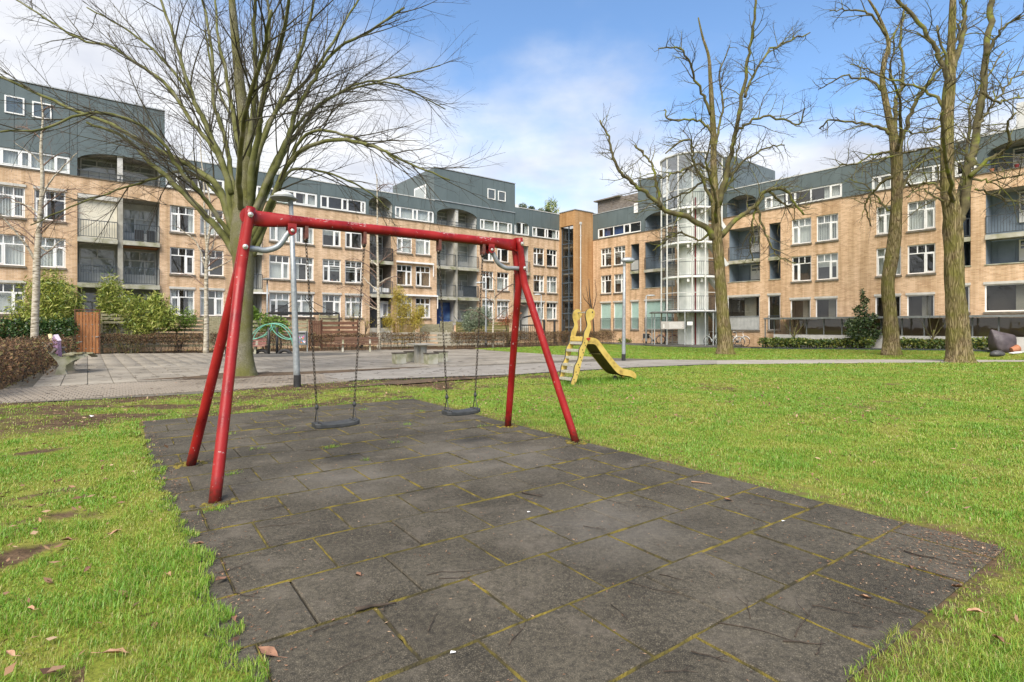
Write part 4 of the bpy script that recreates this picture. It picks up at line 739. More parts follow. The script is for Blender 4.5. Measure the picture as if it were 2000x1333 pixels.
def window(fac, x0, x1, z0, z1, style='A', side='L', cur=None, y=0.07, sill=True, frame='white_paint', fw=0.062, cuts=(), deep=0.55, glass='glass', name='window', lintel=None):
    mb = MB(); w = x1 - x0; h = z1 - z0; yb = y + 0.075; P = []
    def fr(a, b, c_, d, t, y0, y1):            # frame ring
        mb.box(a, a + t, y0, y1, c_, d); mb.box(b - t, b, y0, y1, c_, d); mb.box(a + t, b - t, y0, y1, c_, c_ + t); mb.box(a + t, b - t, y0, y1, d - t, d)
    mb.cur = 0; fr(x0, x1, z0, z1, fw, y, yb)
    xa, xb, za, zb = x0 + fw, x1 - fw, z0 + fw, z1 - fw
    if style == 'A':
        tz = z0 + 0.70 * h; b = 0.045
        mb.box(xa, xb, y - .006, yb, tz - b * .6, tz + b * .6)
        for k in (1, 2):
            xm = xa + (xb - xa) * k / 3; mb.box(xm - b / 2, xm + b / 2, y + .004, yb, tz + b * .6, zb)
        es = [xa, xa + (xb - xa) / 3, xa + (xb - xa) * 2 / 3, xb]
        for k in range(3): P.append((es[k], es[k + 1], tz + b * .6, zb))
        xm = xa + (xb - xa) * (0.36 if side == 'L' else 0.64); mb.box(xm - .04, xm + .04, y - .004, yb, za, tz - b * .6)
        s0, s1 = (xa, xm - .04) if side == 'L' else (xm + .04, xb)
        t = 0.05; fr(s0 + .002, s1 - .002, za + .002, tz - b * .6 - .002, t, y - .018, yb - .02)
        P.append((s0 + t, s1 - t, za + t, tz - b * .6 - t)); P.append((xm + .04, xb, za, tz - b * .6) if side == 'L' else (xa, xm - .04, za, tz - b * .6))
    elif style == 'band':
        es = [xa] + [x0 + w * c_ for c_ in cuts] + [xb]
        for c_ in cuts: mb.box(x0 + w * c_ - .035, x0 + w * c_ + .035, y - .006, yb, za, zb)
        for i, (a, b) in enumerate(zip(es[:-1], es[1:])):
            a2, b2 = a + (.035 if i else 0), b - (.035 if i < len(es) - 2 else 0)
            if b2 - a2 < 0.75: fr(a2 + .002, b2 - .002, za + .002, zb - .002, .04, y - .012, yb - .02); P.append((a2 + .04, b2 - .04, za + .04, zb - .04))
            else: P.append((a2, b2, za, zb))
    elif style == 'B':
        es = [xa] + [x0 + w * c_ for c_ in cuts] + [xb]
        for c_ in cuts: mb.box(x0 + w * c_ - .03, x0 + w * c_ + .03, y, yb, za, zb)
        for a, b in zip(es[:-1], es[1:]): P.append((a + (.03 if a != xa else 0), b - (.03 if b != xb else 0), za, zb))
    elif style == 'D':                          # tall glazed balcony front: top lights over big panes
        tz = z0 + 0.72 * h; mb.box(xa, xb, y - .004, yb, tz - .03, tz + .03); n = max(2, round(w / 0.75)); es = [xa + (xb - xa) * k / n for k in range(n + 1)]
        for k in range(1, n): mb.box(es[k] - .025, es[k] + .025, y, yb, tz + .03, zb)
        for k in range(n): P.append((es[k] + (.025 if k else 0), es[k + 1] - (.025 if k < n - 1 else 0), tz + .03, zb))
        xm = xa + (xb - xa) * (0.34 if side == 'L' else 0.66); mb.box(xm - .035, xm + .035, y, yb, za, tz - .03); pz = z0 + .62
        mb.box(xa, xm - .035, y + .01, yb - .02, za, pz); mb.box(xm + .035, xb, y + .01, yb - .02, za, pz); P.append((xa, xm - .035, pz, tz - .03)); P.append((xm + .035, xb, pz, tz - .03))
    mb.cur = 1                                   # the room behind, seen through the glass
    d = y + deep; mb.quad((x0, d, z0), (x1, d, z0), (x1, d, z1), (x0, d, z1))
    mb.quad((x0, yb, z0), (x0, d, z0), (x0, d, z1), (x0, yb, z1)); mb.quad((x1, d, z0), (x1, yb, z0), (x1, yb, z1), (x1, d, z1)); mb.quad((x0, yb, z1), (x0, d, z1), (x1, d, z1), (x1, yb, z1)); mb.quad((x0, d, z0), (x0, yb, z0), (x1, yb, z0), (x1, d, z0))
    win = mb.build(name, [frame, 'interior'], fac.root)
    for a, b, c_, e in P: pane_obj(win, a, b, y + .035, c_, e, glass)
    if sill and y < 0.2:
        sb = MB(); sb.box(x0 - .04, x1 + .04, -0.07, y - .001, z0 - .11, z0 - .002); sb.build('sill', 'sill_stone', win)
    if lintel:
        sb = MB(); sb.box(x0 - .04, x1 + .04, -0.05, y - .001, z1 + .002, z1 + .13); sb.build('lintel', lintel, win)
    yc = y + 0.20; xi0, xi1 = x0 + .03, x1 - .03
    if cur == 'full': curtain(win, xi0, xi1, yc, z0 + .03, z1 - .04, 'curtain')
    elif cur == 'low': curtain(win, xi0, xi1, yc, z0 + .03, z0 + .70 * h, 'curtain', False)
    elif cur == 'sides': curtain(win, xi0, xi0 + w * .24, yc, z0 + .03, z1 - .04, 'curtain'); curtain(win, xi1 - w * .22, xi1, yc, z0 + .03, z1 - .04, 'curtain')
    elif cur == 'tan': curtain(win, xi0 + w * .45, xi1, yc, z0 + .03, z1 - .3 * h, 'curtain_tan')
    elif cur == 'blue': curtain(win, xi0 + w * .36, xi0 + w * .62, yc, z0 + .03, z1 - .04, 'curtain_blue'); curtain(win, xi0 + w * .12, xi0 + w * .26, yc, z0 + .03, z1 - .04, 'curtain_blue')
    elif cur == 'slats': blinds(win, xi0, xi1, yc, z0 + .45 * h, z1 - .05)
    elif cur == 'teal': curtain(win, xi0, xi1, y + .06, z0 + .04, z1 - .04, 'curtain_teal', False)
    elif cur == 'panel': curtain(win, xi0 + w * .42, xi1 - w * .2, y + .5, z0 + .05, z1 - .06, 'screen_grey', False)
    elif cur == 'half': curtain(win, xi0, xi1, yc, z0 + .5 * h, z1 - .04, 'curtain', False)
    elif cur == 'vert':
        vb = MB(); n = int(w / .11)
        for k in range(n): vb.box(xi0 + k * (xi1 - xi0) / n, xi0 + (k + .72) * (xi1 - xi0) / n, yc, yc + .01, z0 + .03, z1 - .05)
        vb.build('blind', 'curtain', win, normals=False)
    if cur in ('slats', 'pots') or (cur == 'low' and fac.q.random() < .3):
        for k in range(fac.q.randint(2, 3)):
            xp = xi0 + w * fac.q.uniform(.12, .85); pb = MB(); pb.lathe([(.045, 0), (.06, .11)], 8, (xp, y + .15, z0 + .065)); pb.build('flower_pot', fac.q.choice(['white_paint', 'terracotta']), win)
    return win
def railing(parent, x0, x1, y, z0, z1, step=0.11, ends=True, mat='rail_dark', ret=0.0, bar=0.016):
    mb = MB(); mb.box(x0, x1, y - .02, y + .02, z1 - .04, z1); mb.box(x0, x1, y - .015, y + .015, z0, z0 + .03)
    n = max(2, int((x1 - x0) / step))
    for k in range(n + 1):
        x = x0 + (x1 - x0) * k / n; t = bar / 2 * (2.0 if k in (0, n) else 1); mb.box(x - t, x + t, y - t, y + t, z0 + .03, z1 - .04)
    if ret:
        for x in (x0, x1):
            mb.box(x - .015, x + .015, y + .02, y + ret, z1 - .04, z1); mb.box(x - .015, x + .015, y + .02, y + ret, z0, z0 + .03)
            for k in range(1, int(ret / step)): mb.box(x - .008, x + .008, y + k * step - .008, y + k * step + .008, z0 + .03, z1 - .04)
    return mb.build('railing', mat, parent, normals=False)
def balcony(fac, x0, x1, z, out=0.25, depth=1.4, rail='bars', h=0.95, mat='rail_dark'):
    mb = MB(); mb.box(x0 + .003, x1 - .003, -out, depth, z - .17, z); mb.box(x0 + .003, x1 - .003, -out - .02, -out + .05, z - .24, z - .17)
    o = mb.build('balcony_slab', 'concrete_mossy', fac.root)
    if rail == 'bars': railing(o, x0 + .03, x1 - .03, -out + .06, z + .06, z + h, ret=max(0, out - .08), mat=mat)
    elif rail == 'dense': railing(o, x0 + .03, x1 - .03, -out + .06, z + .02, z + h, step=.075, bar=.03, mat='dark_metal', ret=out - .08); blinds(o, x0 + .06, x1 - .06, -out + .085, z + .05, z + h - .06, 'dark_metal', .11, .35)
    elif rail == 'panel':
        railing(o, x0 + .03, x1 - .03, -out + .06, z + .06, z + h); pb = MB(); pb.box(x0 + .06, x1 - .06, -out + .09, -out + .10, z + .1, z + h - .08); pb.build('privacy_panel', 'grey_white', o)
    return o
def loggia_box(fac, x0, x1, z0, z1, depth, mat, floor='concrete', y0=0.0, front=0.02):
    mb = MB(); a, b, d = x0 + .004, x1 - .004, depth; y0 += front
    mb.cur = 0; mb.quad((a, d, z0), (b, d, z0), (b, d, z1), (a, d, z1)); mb.quad((a, y0, z0), (a, d, z0), (a, d, z1), (a, y0, z1)); mb.quad((b, d, z0), (b, y0, z0), (b, y0, z1), (b, d, z1))
    mb.cur = 1; mb.quad((a, y0, z1), (a, d, z1), (b, d, z1), (b, y0, z1)); mb.quad((a, d, z0), (a, y0, z0), (b, y0, z0), (b, d, z0))
    return mb.build('loggia', [mat, floor], fac.root, normals=False)
def cladding(fac, x0, x1, zb0, ztop, feats, step=1.2, y=-0.04):
    """sheet metal panels above the brick with seams; feats: ('win'|'arch', x0, x1, ztop)"""
    ed = {x0, x1}
    for f in feats:
        if f[1] < x1 and f[2] > x0: ed |= {max(x0, f[1]), min(x1, f[2])}
    ed = sorted(ed); es = []
    for a, b in zip(ed[:-1], ed[1:]):
        n = max(1, round((b - a) / step)); es += [a + (b - a) * k / n for k in range(n)]
    es.append(x1)
    for a, b in zip(es[:-1], es[1:]):
        if b - a < 0.03: continue
        m = (a + b) / 2; f = next((f for f in feats if f[1] - 1e-3 <= m <= f[2] + 1e-3), None); a2, b2 = a + .008, b - .008; mb = MB()
        if f and f[0] == 'arch':
            mid, hf = (f[1] + f[2]) / 2, (f[2] - f[1]) / 2; n = 8; spring = f[4]
            prof = [(a2 + (b2 - a2) * k / n) for k in range(n + 1)]; zb = [spring + (f[3] - spring) * max(0, 1 - abs((x - mid) / hf) ** 2.0) ** 0.62 for x in prof]
        elif f: prof = [a2, b2]; zb = [f[3] + .01] * 2
        else: prof = [a2, b2]; zb = [zb0] * 2
        for k in range(len(prof) - 1):
            p, q, zp, zq = prof[k], prof[k + 1], zb[k], zb[k + 1]
            mb.quad((p, y, zp), (q, y, zq), (q, y, ztop), (p, y, ztop)); mb.quad((p, y + .10, zp), (q, y + .10, zq), (q, y, zq), (p, y, zp))
        mb.quad((a2, y + .06, zb[0]), (a2, y, zb[0]), (a2, y, ztop), (a2, y + .06, ztop)); mb.quad((b2, y, zb[-1]), (b2, y + .06, zb[-1]), (b2, y + .06, ztop), (b2, y, ztop)); mb.quad((a2, y, ztop), (b2, y, ztop), (b2, y + .06, ztop), (a2, y + .06, ztop))
        mb.build('panel', 'cladding', fac.root, normals=False)
def coping(fac, x0, x1, z, mat='grey_white', y0=-.07, y1=.3, name='coping'):
    mb = MB(); mb.box(x0, x1, y0, y1, z + .002, z + .06); return mb.build(name, mat, fac.root)
def boxpart(fac, name, mat, *b):
    mb = MB(); mb.box(*b); return mb.build(name, mat, fac.root)

pm('screen_grey', [(0.34, 0.35, 0.32), (0.46, 0.47, 0.43)], scale=1.5, rough=.9)
# ---- long left block
OL = eR * B_L
rootL = thing('apartment_building', 'long brick apartment block with green metal top storey running along the left side', 'building', (OL.x, OL.y, 0), ANG_L)
FL = Fac(rootL, OL, eL, eR); sL = FL.s
LV = [(2.03, 3.55), (4.42, 5.95), (6.82, 8.36)]
ZB, ZR, ZBLK, ZLOW = 9.28, 11.05, 13.55, 11.62
xEndL = 34.0; xBegL = -13.0
def build_left():
    cols = [(-110, -46), (-18, 49), (67, 128), (332, 380), (391, 437), (526, 566), (576, 613), (630, 666), (674, 708), (775, 805), (812, 841), (942, 964), (971, 994), (1042, 1063), (1068, 1088)]
    bays = [(151, 312), (468, 512), (722, 765), (853, 933), (1003, 1033)]
    ops = []
    curs = {(1, 2): 'vert', (1, 1): 'full', (2, 2): None, (2, 1): 'full', (3, 2): None, (3, 1): None, (3, 0): 'sides', (4, 0): 'sides', (4, 2): None, (5, 0): 'half', (5, 1): None, (6, 0): 'full', (6, 1): 'sides', (7, 1): 'slats', (8, 1): 'slats', (7, 0): None, (8, 0): 'full', (7, 2): None, (8, 2): None,
            (9, 2): 'full', (10, 2): 'full', (9, 1): 'tan', (10, 1): 'tan', (9, 0): 'full', (10, 0): 'low', (11, 0): 'full', (12, 0): 'full', (11, 1): 'sides', (12, 1): 'low', (11, 2): None, (12, 2): 'pots', (13, 2): 'pots', (14, 2): 'pots', (13, 1): 'sides', (14, 1): 'full', (13, 0): 'low', (14, 0): 'low'}
    sides = ['R', 'R', 'L', 'L', 'R', 'L', 'L', 'R', 'L', 'L', 'R', 'R', 'L', 'L', 'R']
    for i, (p, q) in enumerate(cols):
        a, b = sL(p), sL(q)
        for k, (z0, z1) in enumerate(LV):
            ops.append((a, b, z0, z1, .075)); sd = sides[i] if k != 1 else ('R' if sides[i] == 'L' else 'L')
            window(FL, a, b, z0, z1, 'A', sd, curs.get((i, k)) or FL.q.choice([None, 'sides', 'half', 'low', None]), lintel='lintel' if (k == 0 or (k == 2 and i < 3)) else None)
    for p, q in bays: ops.append((sL(p), sL(q), 0.25, 8.42, 0.12))
    wall(FL, 'brick_wall', xBegL, xEndL, -0.4, ZB, ops, 'brick')
    # balcony bays
    for i, (p, q) in enumerate(bays):
        a, b = sL(p), sL(q); fl = [6.08, 3.70]
        loggia_box(FL, a, b, 0.25, 8.42, 1.5, 'grey_white' if i != 2 else 'wood_grey', y0=.1)
        mids = {0: (sL(230), sL(240)), 3: (sL(888.5), sL(893))}.get(i)
        if mids:
            boxpart(FL, 'pillar', 'concrete', mids[0], mids[1], -.06, .24, 0.25, 8.42 if i else 8.40); boxpart(FL, 'partition_wall', 'concrete_light', mids[0] + .1, mids[0] + .2, .25, 1.49, .26, 8.41)
        spans = [(a, mids[0]), (mids[1], b)] if mids else [(a, b)]
        for j, (s0, s1) in enumerate(spans):
            for k, z in enumerate(fl):
                if not (i == 0 and j == 0 and k == 0):
                    window(FL, s0 + .06, s1 - .06, z + .05, z + 2.02, 'D', 'L' if (j + k) % 2 else 'R', None if i != 3 else 'sides', y=1.38, deep=.5, sill=False, frame='grey_white')
                balcony(FL, s0, s1, z, out=.22 if i != 2 else .28, rail='dense' if i == 2 and k == 0 else 'bars')
            window(FL, s0 + .06, s1 - .06, 1.35, 3.3, 'D', 'L', None, y=1.38, deep=.5, sill=False, frame='grey_white')
            boxpart(FL, 'porch_floor', 'concrete', s0 + .01, s1 - .01, .02, 1.37, .26, 1.30)
        if i == 0:
            o = boxpart(FL, 'shutter_panel', 'cream_roller', a + .02, mids[0] - .02, .16, .19, 6.10, 8.22); boxpart(FL, 'roller_box', 'lintel', a + .02, mids[0] - .02, -.03, .22, 8.16, 8.38)
            boxpart(FL, 'wooden_soffit', 'wood_gate', mids[1] + .03, b - .03, .1, 1.3, 5.82, 5.84)
        # things kept on the balconies
        if i == 0:
            for k in range(2): boxpart(FL, 'garden_chair', 'dark_metal', mids[1] + .55 + k * .55, mids[1] + .95 + k * .55, .0, .35, 6.1, 6.75)
    # white door front and small window under the third bay
    a, b = sL(722), sL(765)
    boxpart(FL, 'door', 'dark_metal', a + .08, a + .95, .55, .6, 1.05, 3.15); boxpart(FL, 'door_surround', 'white_paint', a + .96, b - .02, .50, .6, 2.05, 3.25)
    window(FL, a + 1.15, b - .12, 2.15, 3.1, 'B', cur='half', y=.42, sill=False, deep=.05)
    boxpart(FL, 'planter', 'white_paint', a + .25, a + .75, -.18, .02, 3.85, 4.2); boxpart(FL, 'planter', 'white_paint', b - .75, b - .3, -.18, .02, 3.85, 4.15)
    # blue painted panel and porch of the fourth bay
    a, m, b = sL(853), sL(888.5), sL(933)
    boxpart(FL, 'mural_panel', 'mural', m - 1.25, m - .03, .70, .74, 1.35, 3.3); boxpart(FL, 'blue_tarpaulin', 'blue_plastic', m - 1.1, m - .3, -.15, .45, 1.32, 1.85)
    boxpart(FL, 'porch_wall', 'brick', m - .25, b - .3, -1.5, -.24, -.2, 1.55); boxpart(FL, 'porch_coping', 'concrete_light', m - .3, b - .25, -1.55, -.2, 1.552, 1.62)
    boxpart(FL, 'dark_rail_cloth', 'rail_dark', m + .7, b - .2, -.12, -.10, 3.78, 4.62)
    for k in range(6): boxpart(FL, 'step', 'concrete', m - 1.55, m - .3, -.25 - .27 * (6 - k), -.25 - .27 * (5 - k) - .002, -.2, .05 + .2 * k)
    for xx in (m - 1.6, m - .28):
        mb = MB(); mb.tube([(xx, -2.0, 0.9), (xx, -.3, 2.2)], .025, 6); mb.tube([(xx, -1.95, 0), (xx, -1.95, .95)], .02, 6); mb.tube([(xx, -1.2, .4), (xx, -1.2, 1.5)], .02, 6); mb.build('stair_rail', 'rail_dark', rootL)
    # white awning boxes above some windows
    for p, q, z in [(773, 845, 6.08), (773, 853, 3.66)]:
        mb = MB(); mb.box(sL(p), sL(q), -.22, -.04, z, z + .12); mb.box(sL(q) - .04, sL(q), -.20, -.12, z - .9, z); mb.build('awning', 'white_paint', rootL)
    boxpart(FL, 'awning', 'white_paint', sL(493), sL(522), -.4, -.02, 3.42, 3.52)
    # top storey
    wins = [(-160, -60, (.2, .5, .72)), (-30, 136, (.18, .40, .52, .82)), (323, 438, (.2, .55, .75)), (500, 619, (.12, .30, .44, .62, .82)), (625, 714, (.17, .47, .6, .9)), (771, 847, (.14, .45, .57, .86)), (937, 1000, (.13, .44, .57, .87)), (1039, 1092.5, (.16, .47, .57, .88))]
    arches = [(151, 312), (468, 499), (720, 766), (853, 931)]
    feats = [('win', sL(p), sL(q), 10.2) for p, q, _ in wins] + [('arch', sL(p), sL(q), 10.68, 10.18) for p, q in arches] + [('arch', sL(1004.5), sL(1034), 10.42, 10.08)]
    ops2 = [(f[1], f[2], ZB, f[3], .05) for f in feats]
    wall(FL, 'cladding_backing', xBegL, xEndL, ZB, ZR, ops2, 'cladding_gap', y=.025)
    xb = sL(320.5); xc, xd, xe = sL(848), sL(1005), sL(1012)
    cladding(FL, xBegL, xb, ZB + .01, ZBLK, feats); cladding(FL, xb, xc, ZB + .01, ZR, feats); cladding(FL, xc, xd, ZB + .01, ZR + .05, feats); cladding(FL, xd, xEndL, ZB + .01, ZLOW, feats)
    for (p, q, cuts), cu in zip(wins, [None, 'full', None, 'sides', None, 'full', 'full', 'sides']): window(FL, sL(p), sL(q), 9.33, 10.2, 'band', cuts=cuts, cur=cu, y=.0, sill=False, fw=.075)
    window(FL, sL(1004.5) + .03, sL(1034) - .03, 9.33, 10.42, 'band', cuts=(.5,), cur='sides', y=.02, sill=False)
    boxpart(FL, 'drip_edge', 'sill_stone', xBegL, xEndL, -.05, .02, ZB - .035, ZB + .004)
    for i, (p, q) in enumerate(arches):
        a, b = sL(p), sL(q); loggia_box(FL, a, b, ZB, 10.74, 1.6, 'grey_white', y0=.02)
        window(FL, a + .1, b - .1, 9.35, 10.6, 'D', 'L', 'sides' if i % 2 else None, y=1.46, deep=.4, sill=False, frame='grey_white')
        m = (a + b) / 2
        if i in (0, 3): boxpart(FL, 'pillar', 'concrete_light', m - .12, m + .12, .06, .3, ZB, 10.73); boxpart(FL, 'partition_wall', 'concrete_light', m - .1, m, .31, 1.45, ZB, 10.73)
        mb = MB(); mb.box(a, b, .03, .06, 9.62, 9.65); mb.box(a, b, .03, .06, 9.40, 9.425)
        for k in range(9): xx = a + (b - a) * k / 8; mb.box(xx - .012, xx + .012, .03, .06, 9.29, 9.65)
        mb.build('railing', 'rail_dark', rootL, normals=False)
    # upper blocks
    def block(x0, x1, z0, face, wins_, seams=1.25):
        if face:
            boxpart(FL, 'block_core', 'cladding_gap', x0 + .02, x1 - .02, .03, 7, z0, ZBLK - .02)
            for p, q, y0_, y1_ in wins_:
                s0, s1 = sL(p), sL(q); window(FL, s0, s1, FL.z((p + q) / 2, y1_), FL.z((p + q) / 2, y0_), 'B', cur='half', y=-.09, sill=False, deep=.1)
        for x in (x0, x1): boxpart(FL, 'end_wall', 'cladding', x - .03, x + .03, -.03, 7.1, z0, ZBLK)
        boxpart(FL, 'block_roof', 'roofing', x0 - .03, x1 + .03, .0, 7.1, ZBLK, ZBLK + .05); coping(FL, x0 - .05, x1 + .05, ZBLK + .05, 'metal_grey', y0=-.08, y1=.02)
    block(xBegL, xb, ZR, True, [(9, 48, 190, 224), (63, 101, 202, 233)])
    block(xc, xd, ZR, True, [(951.5, 966.5, 370, 390), (972, 986.5, 374.5, 393.5)])
    cladding(FL, xc, xd, ZR + .11, ZBLK, []); coping(FL, xc, xd, ZR + .05, 'metal_grey', y0=-.10, y1=0.0, name='cornice')
    mb = MB(); y0 = 1.2; mb.box(xc - .075, xc - .035, y0, y0 + 1.9, ZR + .35, ZR + 1.5); mb.build('side_window', 'white_paint', rootL)
    mb = MB(); mb.box(xc - .09, xc - .078, y0 + .15, y0 + 1.75, ZR + .5, ZR + 1.35); mb.build('side_pane', 'glass', rootL)
    coping(FL, xb, xc, ZR); coping(FL, xd + .5, xEndL, ZLOW, 'grey_white')
    boxpart(FL, 'white_screen', 'white_paint', xd + .05, xd + .42, -.02, .03, ZR + .05, ZLOW + .25)
    mb = MB(); z = ZR + .06
    for k in range(15): xx = xb + .2 + k * .62; mb.box(xx - .02, xx + .02, .35, .39, z, z + .75)
    for zz in (.3, .52, .72): mb.box(xb + .2, xb + .2 + 14 * .62, .355, .385, z + zz, z + zz + .03)
    mb.build('roof_railing', 'grey_white', rootL, normals=False)
    boxpart(FL, 'roof', 'roofing', xBegL, xEndL, .12, 9.5, ZR - .3, ZR - .02); boxpart(FL, 'back_wall', 'brick', xBegL, xEndL, 9.3, 9.5, -.3, ZR - .3)
    boxpart(FL, 'side_wall', 'brick', xBegL - .2, xBegL, .01, 9.5, -.3, ZR)
    boxpart(FL, 'roof_box', 'grey_white', sL(560), sL(575), 2, 3, ZR, ZR + .8); boxpart(FL, 'roof_railing', 'dark_metal', sL(1015), sL(1090), .6, .63, ZLOW + .25, ZLOW + .28)
pm('cream_roller', [(0.58, 0.54, 0.43), (0.66, 0.62, 0.51)], scale=3, rough=0.7)
build_left()

# ---- right block
OR = eL * A_R
rootR = thing('apartment_building', 'brick apartment block with blue loggias and green top storey on the right', 'building', (OR.x, OR.y, 0), ANG_R)
FR = Fac(rootR, OR, -eR, eL); sR = FR.s
def build_right():
    x0, x1 = -B_T, 3.0; ops = []
    V2 = [(4.33, 5.95), (6.75, 8.37)]
    cols = [(1173.5, 1194), (1199, 1221), (1546, 1584.5), (1594.5, 1637), (1711, 1760), (1772, 1827), (2110, 2200)]
    curs = [('sides', 'slats'), ('half', 'slats'), (None, 'full'), ('half', 'vert'), ('full', 'full'), ('pots', 'full'), (None, None)]
    sides = [('L', 'L'), ('R', 'R'), ('L', 'L'), ('R', 'R'), ('L', 'L'), ('R', 'R'), ('L', 'L')]
    for (p, q), cu, sd in zip(cols, curs, sides):
        a, b = sR(p), sR(q)
        for k, (z0, z1) in enumerate(V2): ops.append((a, b, z0, z1, .075)); window(FR, a, b, z0, z1, 'A', sd[k], cu[k])
    # ground storey
    for p, q, z0, z1, st, cuts, cu, rail in [(1173, 1193, 1.15, 3.5, 'B', (), 'teal', 1), (1198.5, 1221, 1.15, 3.5, 'B', (), 'teal', 1), (1232, 1247.5, 1.15, 3.5, 'B', (), 'teal', 1), (1259, 1316, 1.15, 3.5, 'B', (.55,), 'teal', 1), (1420, 1483.5, 1.15, 3.5, 'B', (), 'panel', 2), (1500, 1524, 1.15, 3.5, 'B', (), None, 1),
                                     (1543.5, 1583, 1.75, 3.15, 'B', (), 'panel', 0), (1592.5, 1635, 1.75, 3.15, 'B', (), 'panel', 0), (1709, 1759, 1.75, 3.15, 'B', (), None, 0), (1771, 1825, 1.75, 3.15, 'B', (), 'panel', 0), (1880, 1894, 2.15, 3.55, 'B', (), None, 0), (1923, 2060, 2.15, 3.55, 'B', (), 'panel', 0)]:
        a, b = sR(p), sR(q); ops.append((a, b, z0, z1, .075)); w = window(FR, a, b, z0, z1, st, cur=cu, cuts=cuts, y=.06, sill=True, lintel='lintel', deep=.7, glass='glass_clear' if cu == 'teal' else 'glass_dark')
        if rail: railing(w, a + .03, b - .03, -.03, z0 + .02, z0 + .98, step=.1, mat='rail_dark' if rail == 1 else 'metal_grey')
        if rail == 2: mb = MB(); mb.box(a + .05, b - .05, .0, .01, z0 + .05, z0 + .92); mb.build('infill_panel', 'grey_white', w)
    bays = [(1232, 1248.5, 0), (1259, 1318, 1), (1423, 1484.5, 2), (1502, 1524.5, 0), (1878, 1896, 0), (1924.5, 2062, 3)]
    for p, q, kind in bays: ops.append((sR(p), sR(q), 4.58, 8.35, .12))
    wall(FR, 'brick_wall', x0, x1, -0.4, ZB, ops, 'brick')
    for p, q, kind in bays:
        a, b = sR(p), sR(q); loggia_box(FR, a, b, 4.58, 8.35, 1.4, 'blue_panel', y0=.1)
        for z in (6.10, 4.70):
            top = 8.3 if z > 6 else 5.85
            if kind == 0: window(FR, a + (b - a) * .45, b - .05, z + .05, top, 'B', y=1.28, deep=.5, sill=False, frame='grey_white')
            else: window(FR, a + (b - a) * .42, b - .05, z + (.62 if z > 6 else .06), top, 'D', 'L', 'half' if kind > 1 and z > 6 else None, y=1.28, deep=.5, sill=False)
            if kind: boxpart(FR, 'door', 'blue_panel', a + (b - a) * .10, a + (b - a) * .36, 1.36, 1.39, z, top - .1)
        balcony(FR, a, b, 6.08, out=.10, depth=1.27, rail='panel' if p == 1232 else 'bars', h=.98)
        boxpart(FR, 'parapet_cap', 'concrete_mossy', a - .03, b + .03, -.04, .14, 4.53, 4.585)
    # top storey
    wins = [(1168, 1252, (.14, .38, .62, .76)), (1494, 1645, (.1, .3, .42, .62, .86)), (1703, 1840, (.12, .3, .55, .88)), (1865, 1908, (.7,))]
    arches = [(1260, 1318), (1419.5, 1478), (1928, 2062)]
    feats = [('win', sR(p), sR(q), 10.2) for p, q, _ in wins] + [('arch', sR(p), sR(q), 10.66, 10.18) for p, q in arches]
    wall(FR, 'cladding_backing', x0, x1, ZB, ZR, [(f[1], f[2], ZB, f[3], .05) for f in feats], 'cladding_gap', y=.025)
    xa, xb = sR(1247), sR(1432)
    ZRR = 11.17
    cladding(FR, x0, xa, ZB + .01, 11.55, feats); cladding(FR, xa, xb, ZB + .01, ZRR, feats); cladding(FR, xb, x1, ZB + .01, ZRR, feats)
    cladding(FR, xa, xb, ZRR + .07, 13.55, []); coping(FR, xa, xb, ZRR, 'metal_grey', y0=-.07, y1=0, name='cornice')
    for (p, q, cuts), cu in zip(wins, ['blue', 'sides', 'full', None]): window(FR, sR(p), sR(q), 9.34, 10.2, 'band', cuts=cuts, cur=cu, y=.0, sill=False, fw=.075)
    boxpart(FR, 'drip_edge', 'sill_stone', x0, x1, -.05, .02, ZB - .035, ZB + .004)
    for p, q in arches:
        a, b = sR(p), sR(q); loggia_box(FR, a, b, ZB, 10.72, 1.6, 'blue_panel', y0=.02); window(FR, a + (b - a) * .3, b - .1, 9.35, 10.6, 'D', 'R', 'sides', y=1.46, deep=.4, sill=False)
        mb = MB(); mb.box(a, b, .03, .06, 9.55, 9.58); mb.build('railing', 'rail_dark', rootR)
    boxpart(FR, 'block_core', 'cladding_gap', xa + .02, xb - .02, .03, 6, ZRR, 13.5)
    for x in (xa, xb): boxpart(FR, 'end_wall', 'cladding', x - .03, x + .03, -.03, 6.1, ZRR, 13.55)
    boxpart(FR, 'block_roof', 'roofing', xa, xb, 0, 6.1, 13.552, 13.6); coping(FR, xa - .05, xb + .05, 13.6, 'metal_grey', y1=.02)
    boxpart(FR, 'block_window', 'white_paint', xa + 2.5, xa + 3.1, -.09, -.045, 11.7, 12.9)
    coping(FR, x0, xa - .4, 11.55, 'metal_grey'); coping(FR, xb, x1, ZRR)
    boxpart(FR, 'notch_window', 'white_paint', xa - .42, xa - .02, -.075, -.042, 10.95, 11.75)
    mb = MB(); s0, s1 = sR(1169, 1.0), xa - .05
    for k in range(9): mb.box(s0, s1, 1.0, 1.04, 11.4 + k * .17, 11.4 + k * .17 + .155)
    for xx in (s0 - .03, s0 + 1.6, s0 + 3.2, s1): mb.box(xx - .04, xx + .04, .96, 1.05, 11.3, 12.95)
    mb.box(s0 - .35, s1 * .5 + s0 * .5, .7, 3.0, 12.95, 13.05); mb.build('roof_screen', 'wood_grey', rootR)
    boxpart(FR, 'roof', 'roofing', x0, x1, .12, 9.5, ZR - .3, ZR - .02); boxpart(FR, 'back_wall', 'brick', x0, x1, 9.3, 9.5, -.3, ZR - .3); boxpart(FR, 'side_wall', 'brick', x1, x1 + .2, .01, 9.5, -.3, ZR)
    boxpart(FR, 'roof_cabin', 'grey_white', sR(1985, 3), 3, 3, 6, ZRR - .1, 13.4)
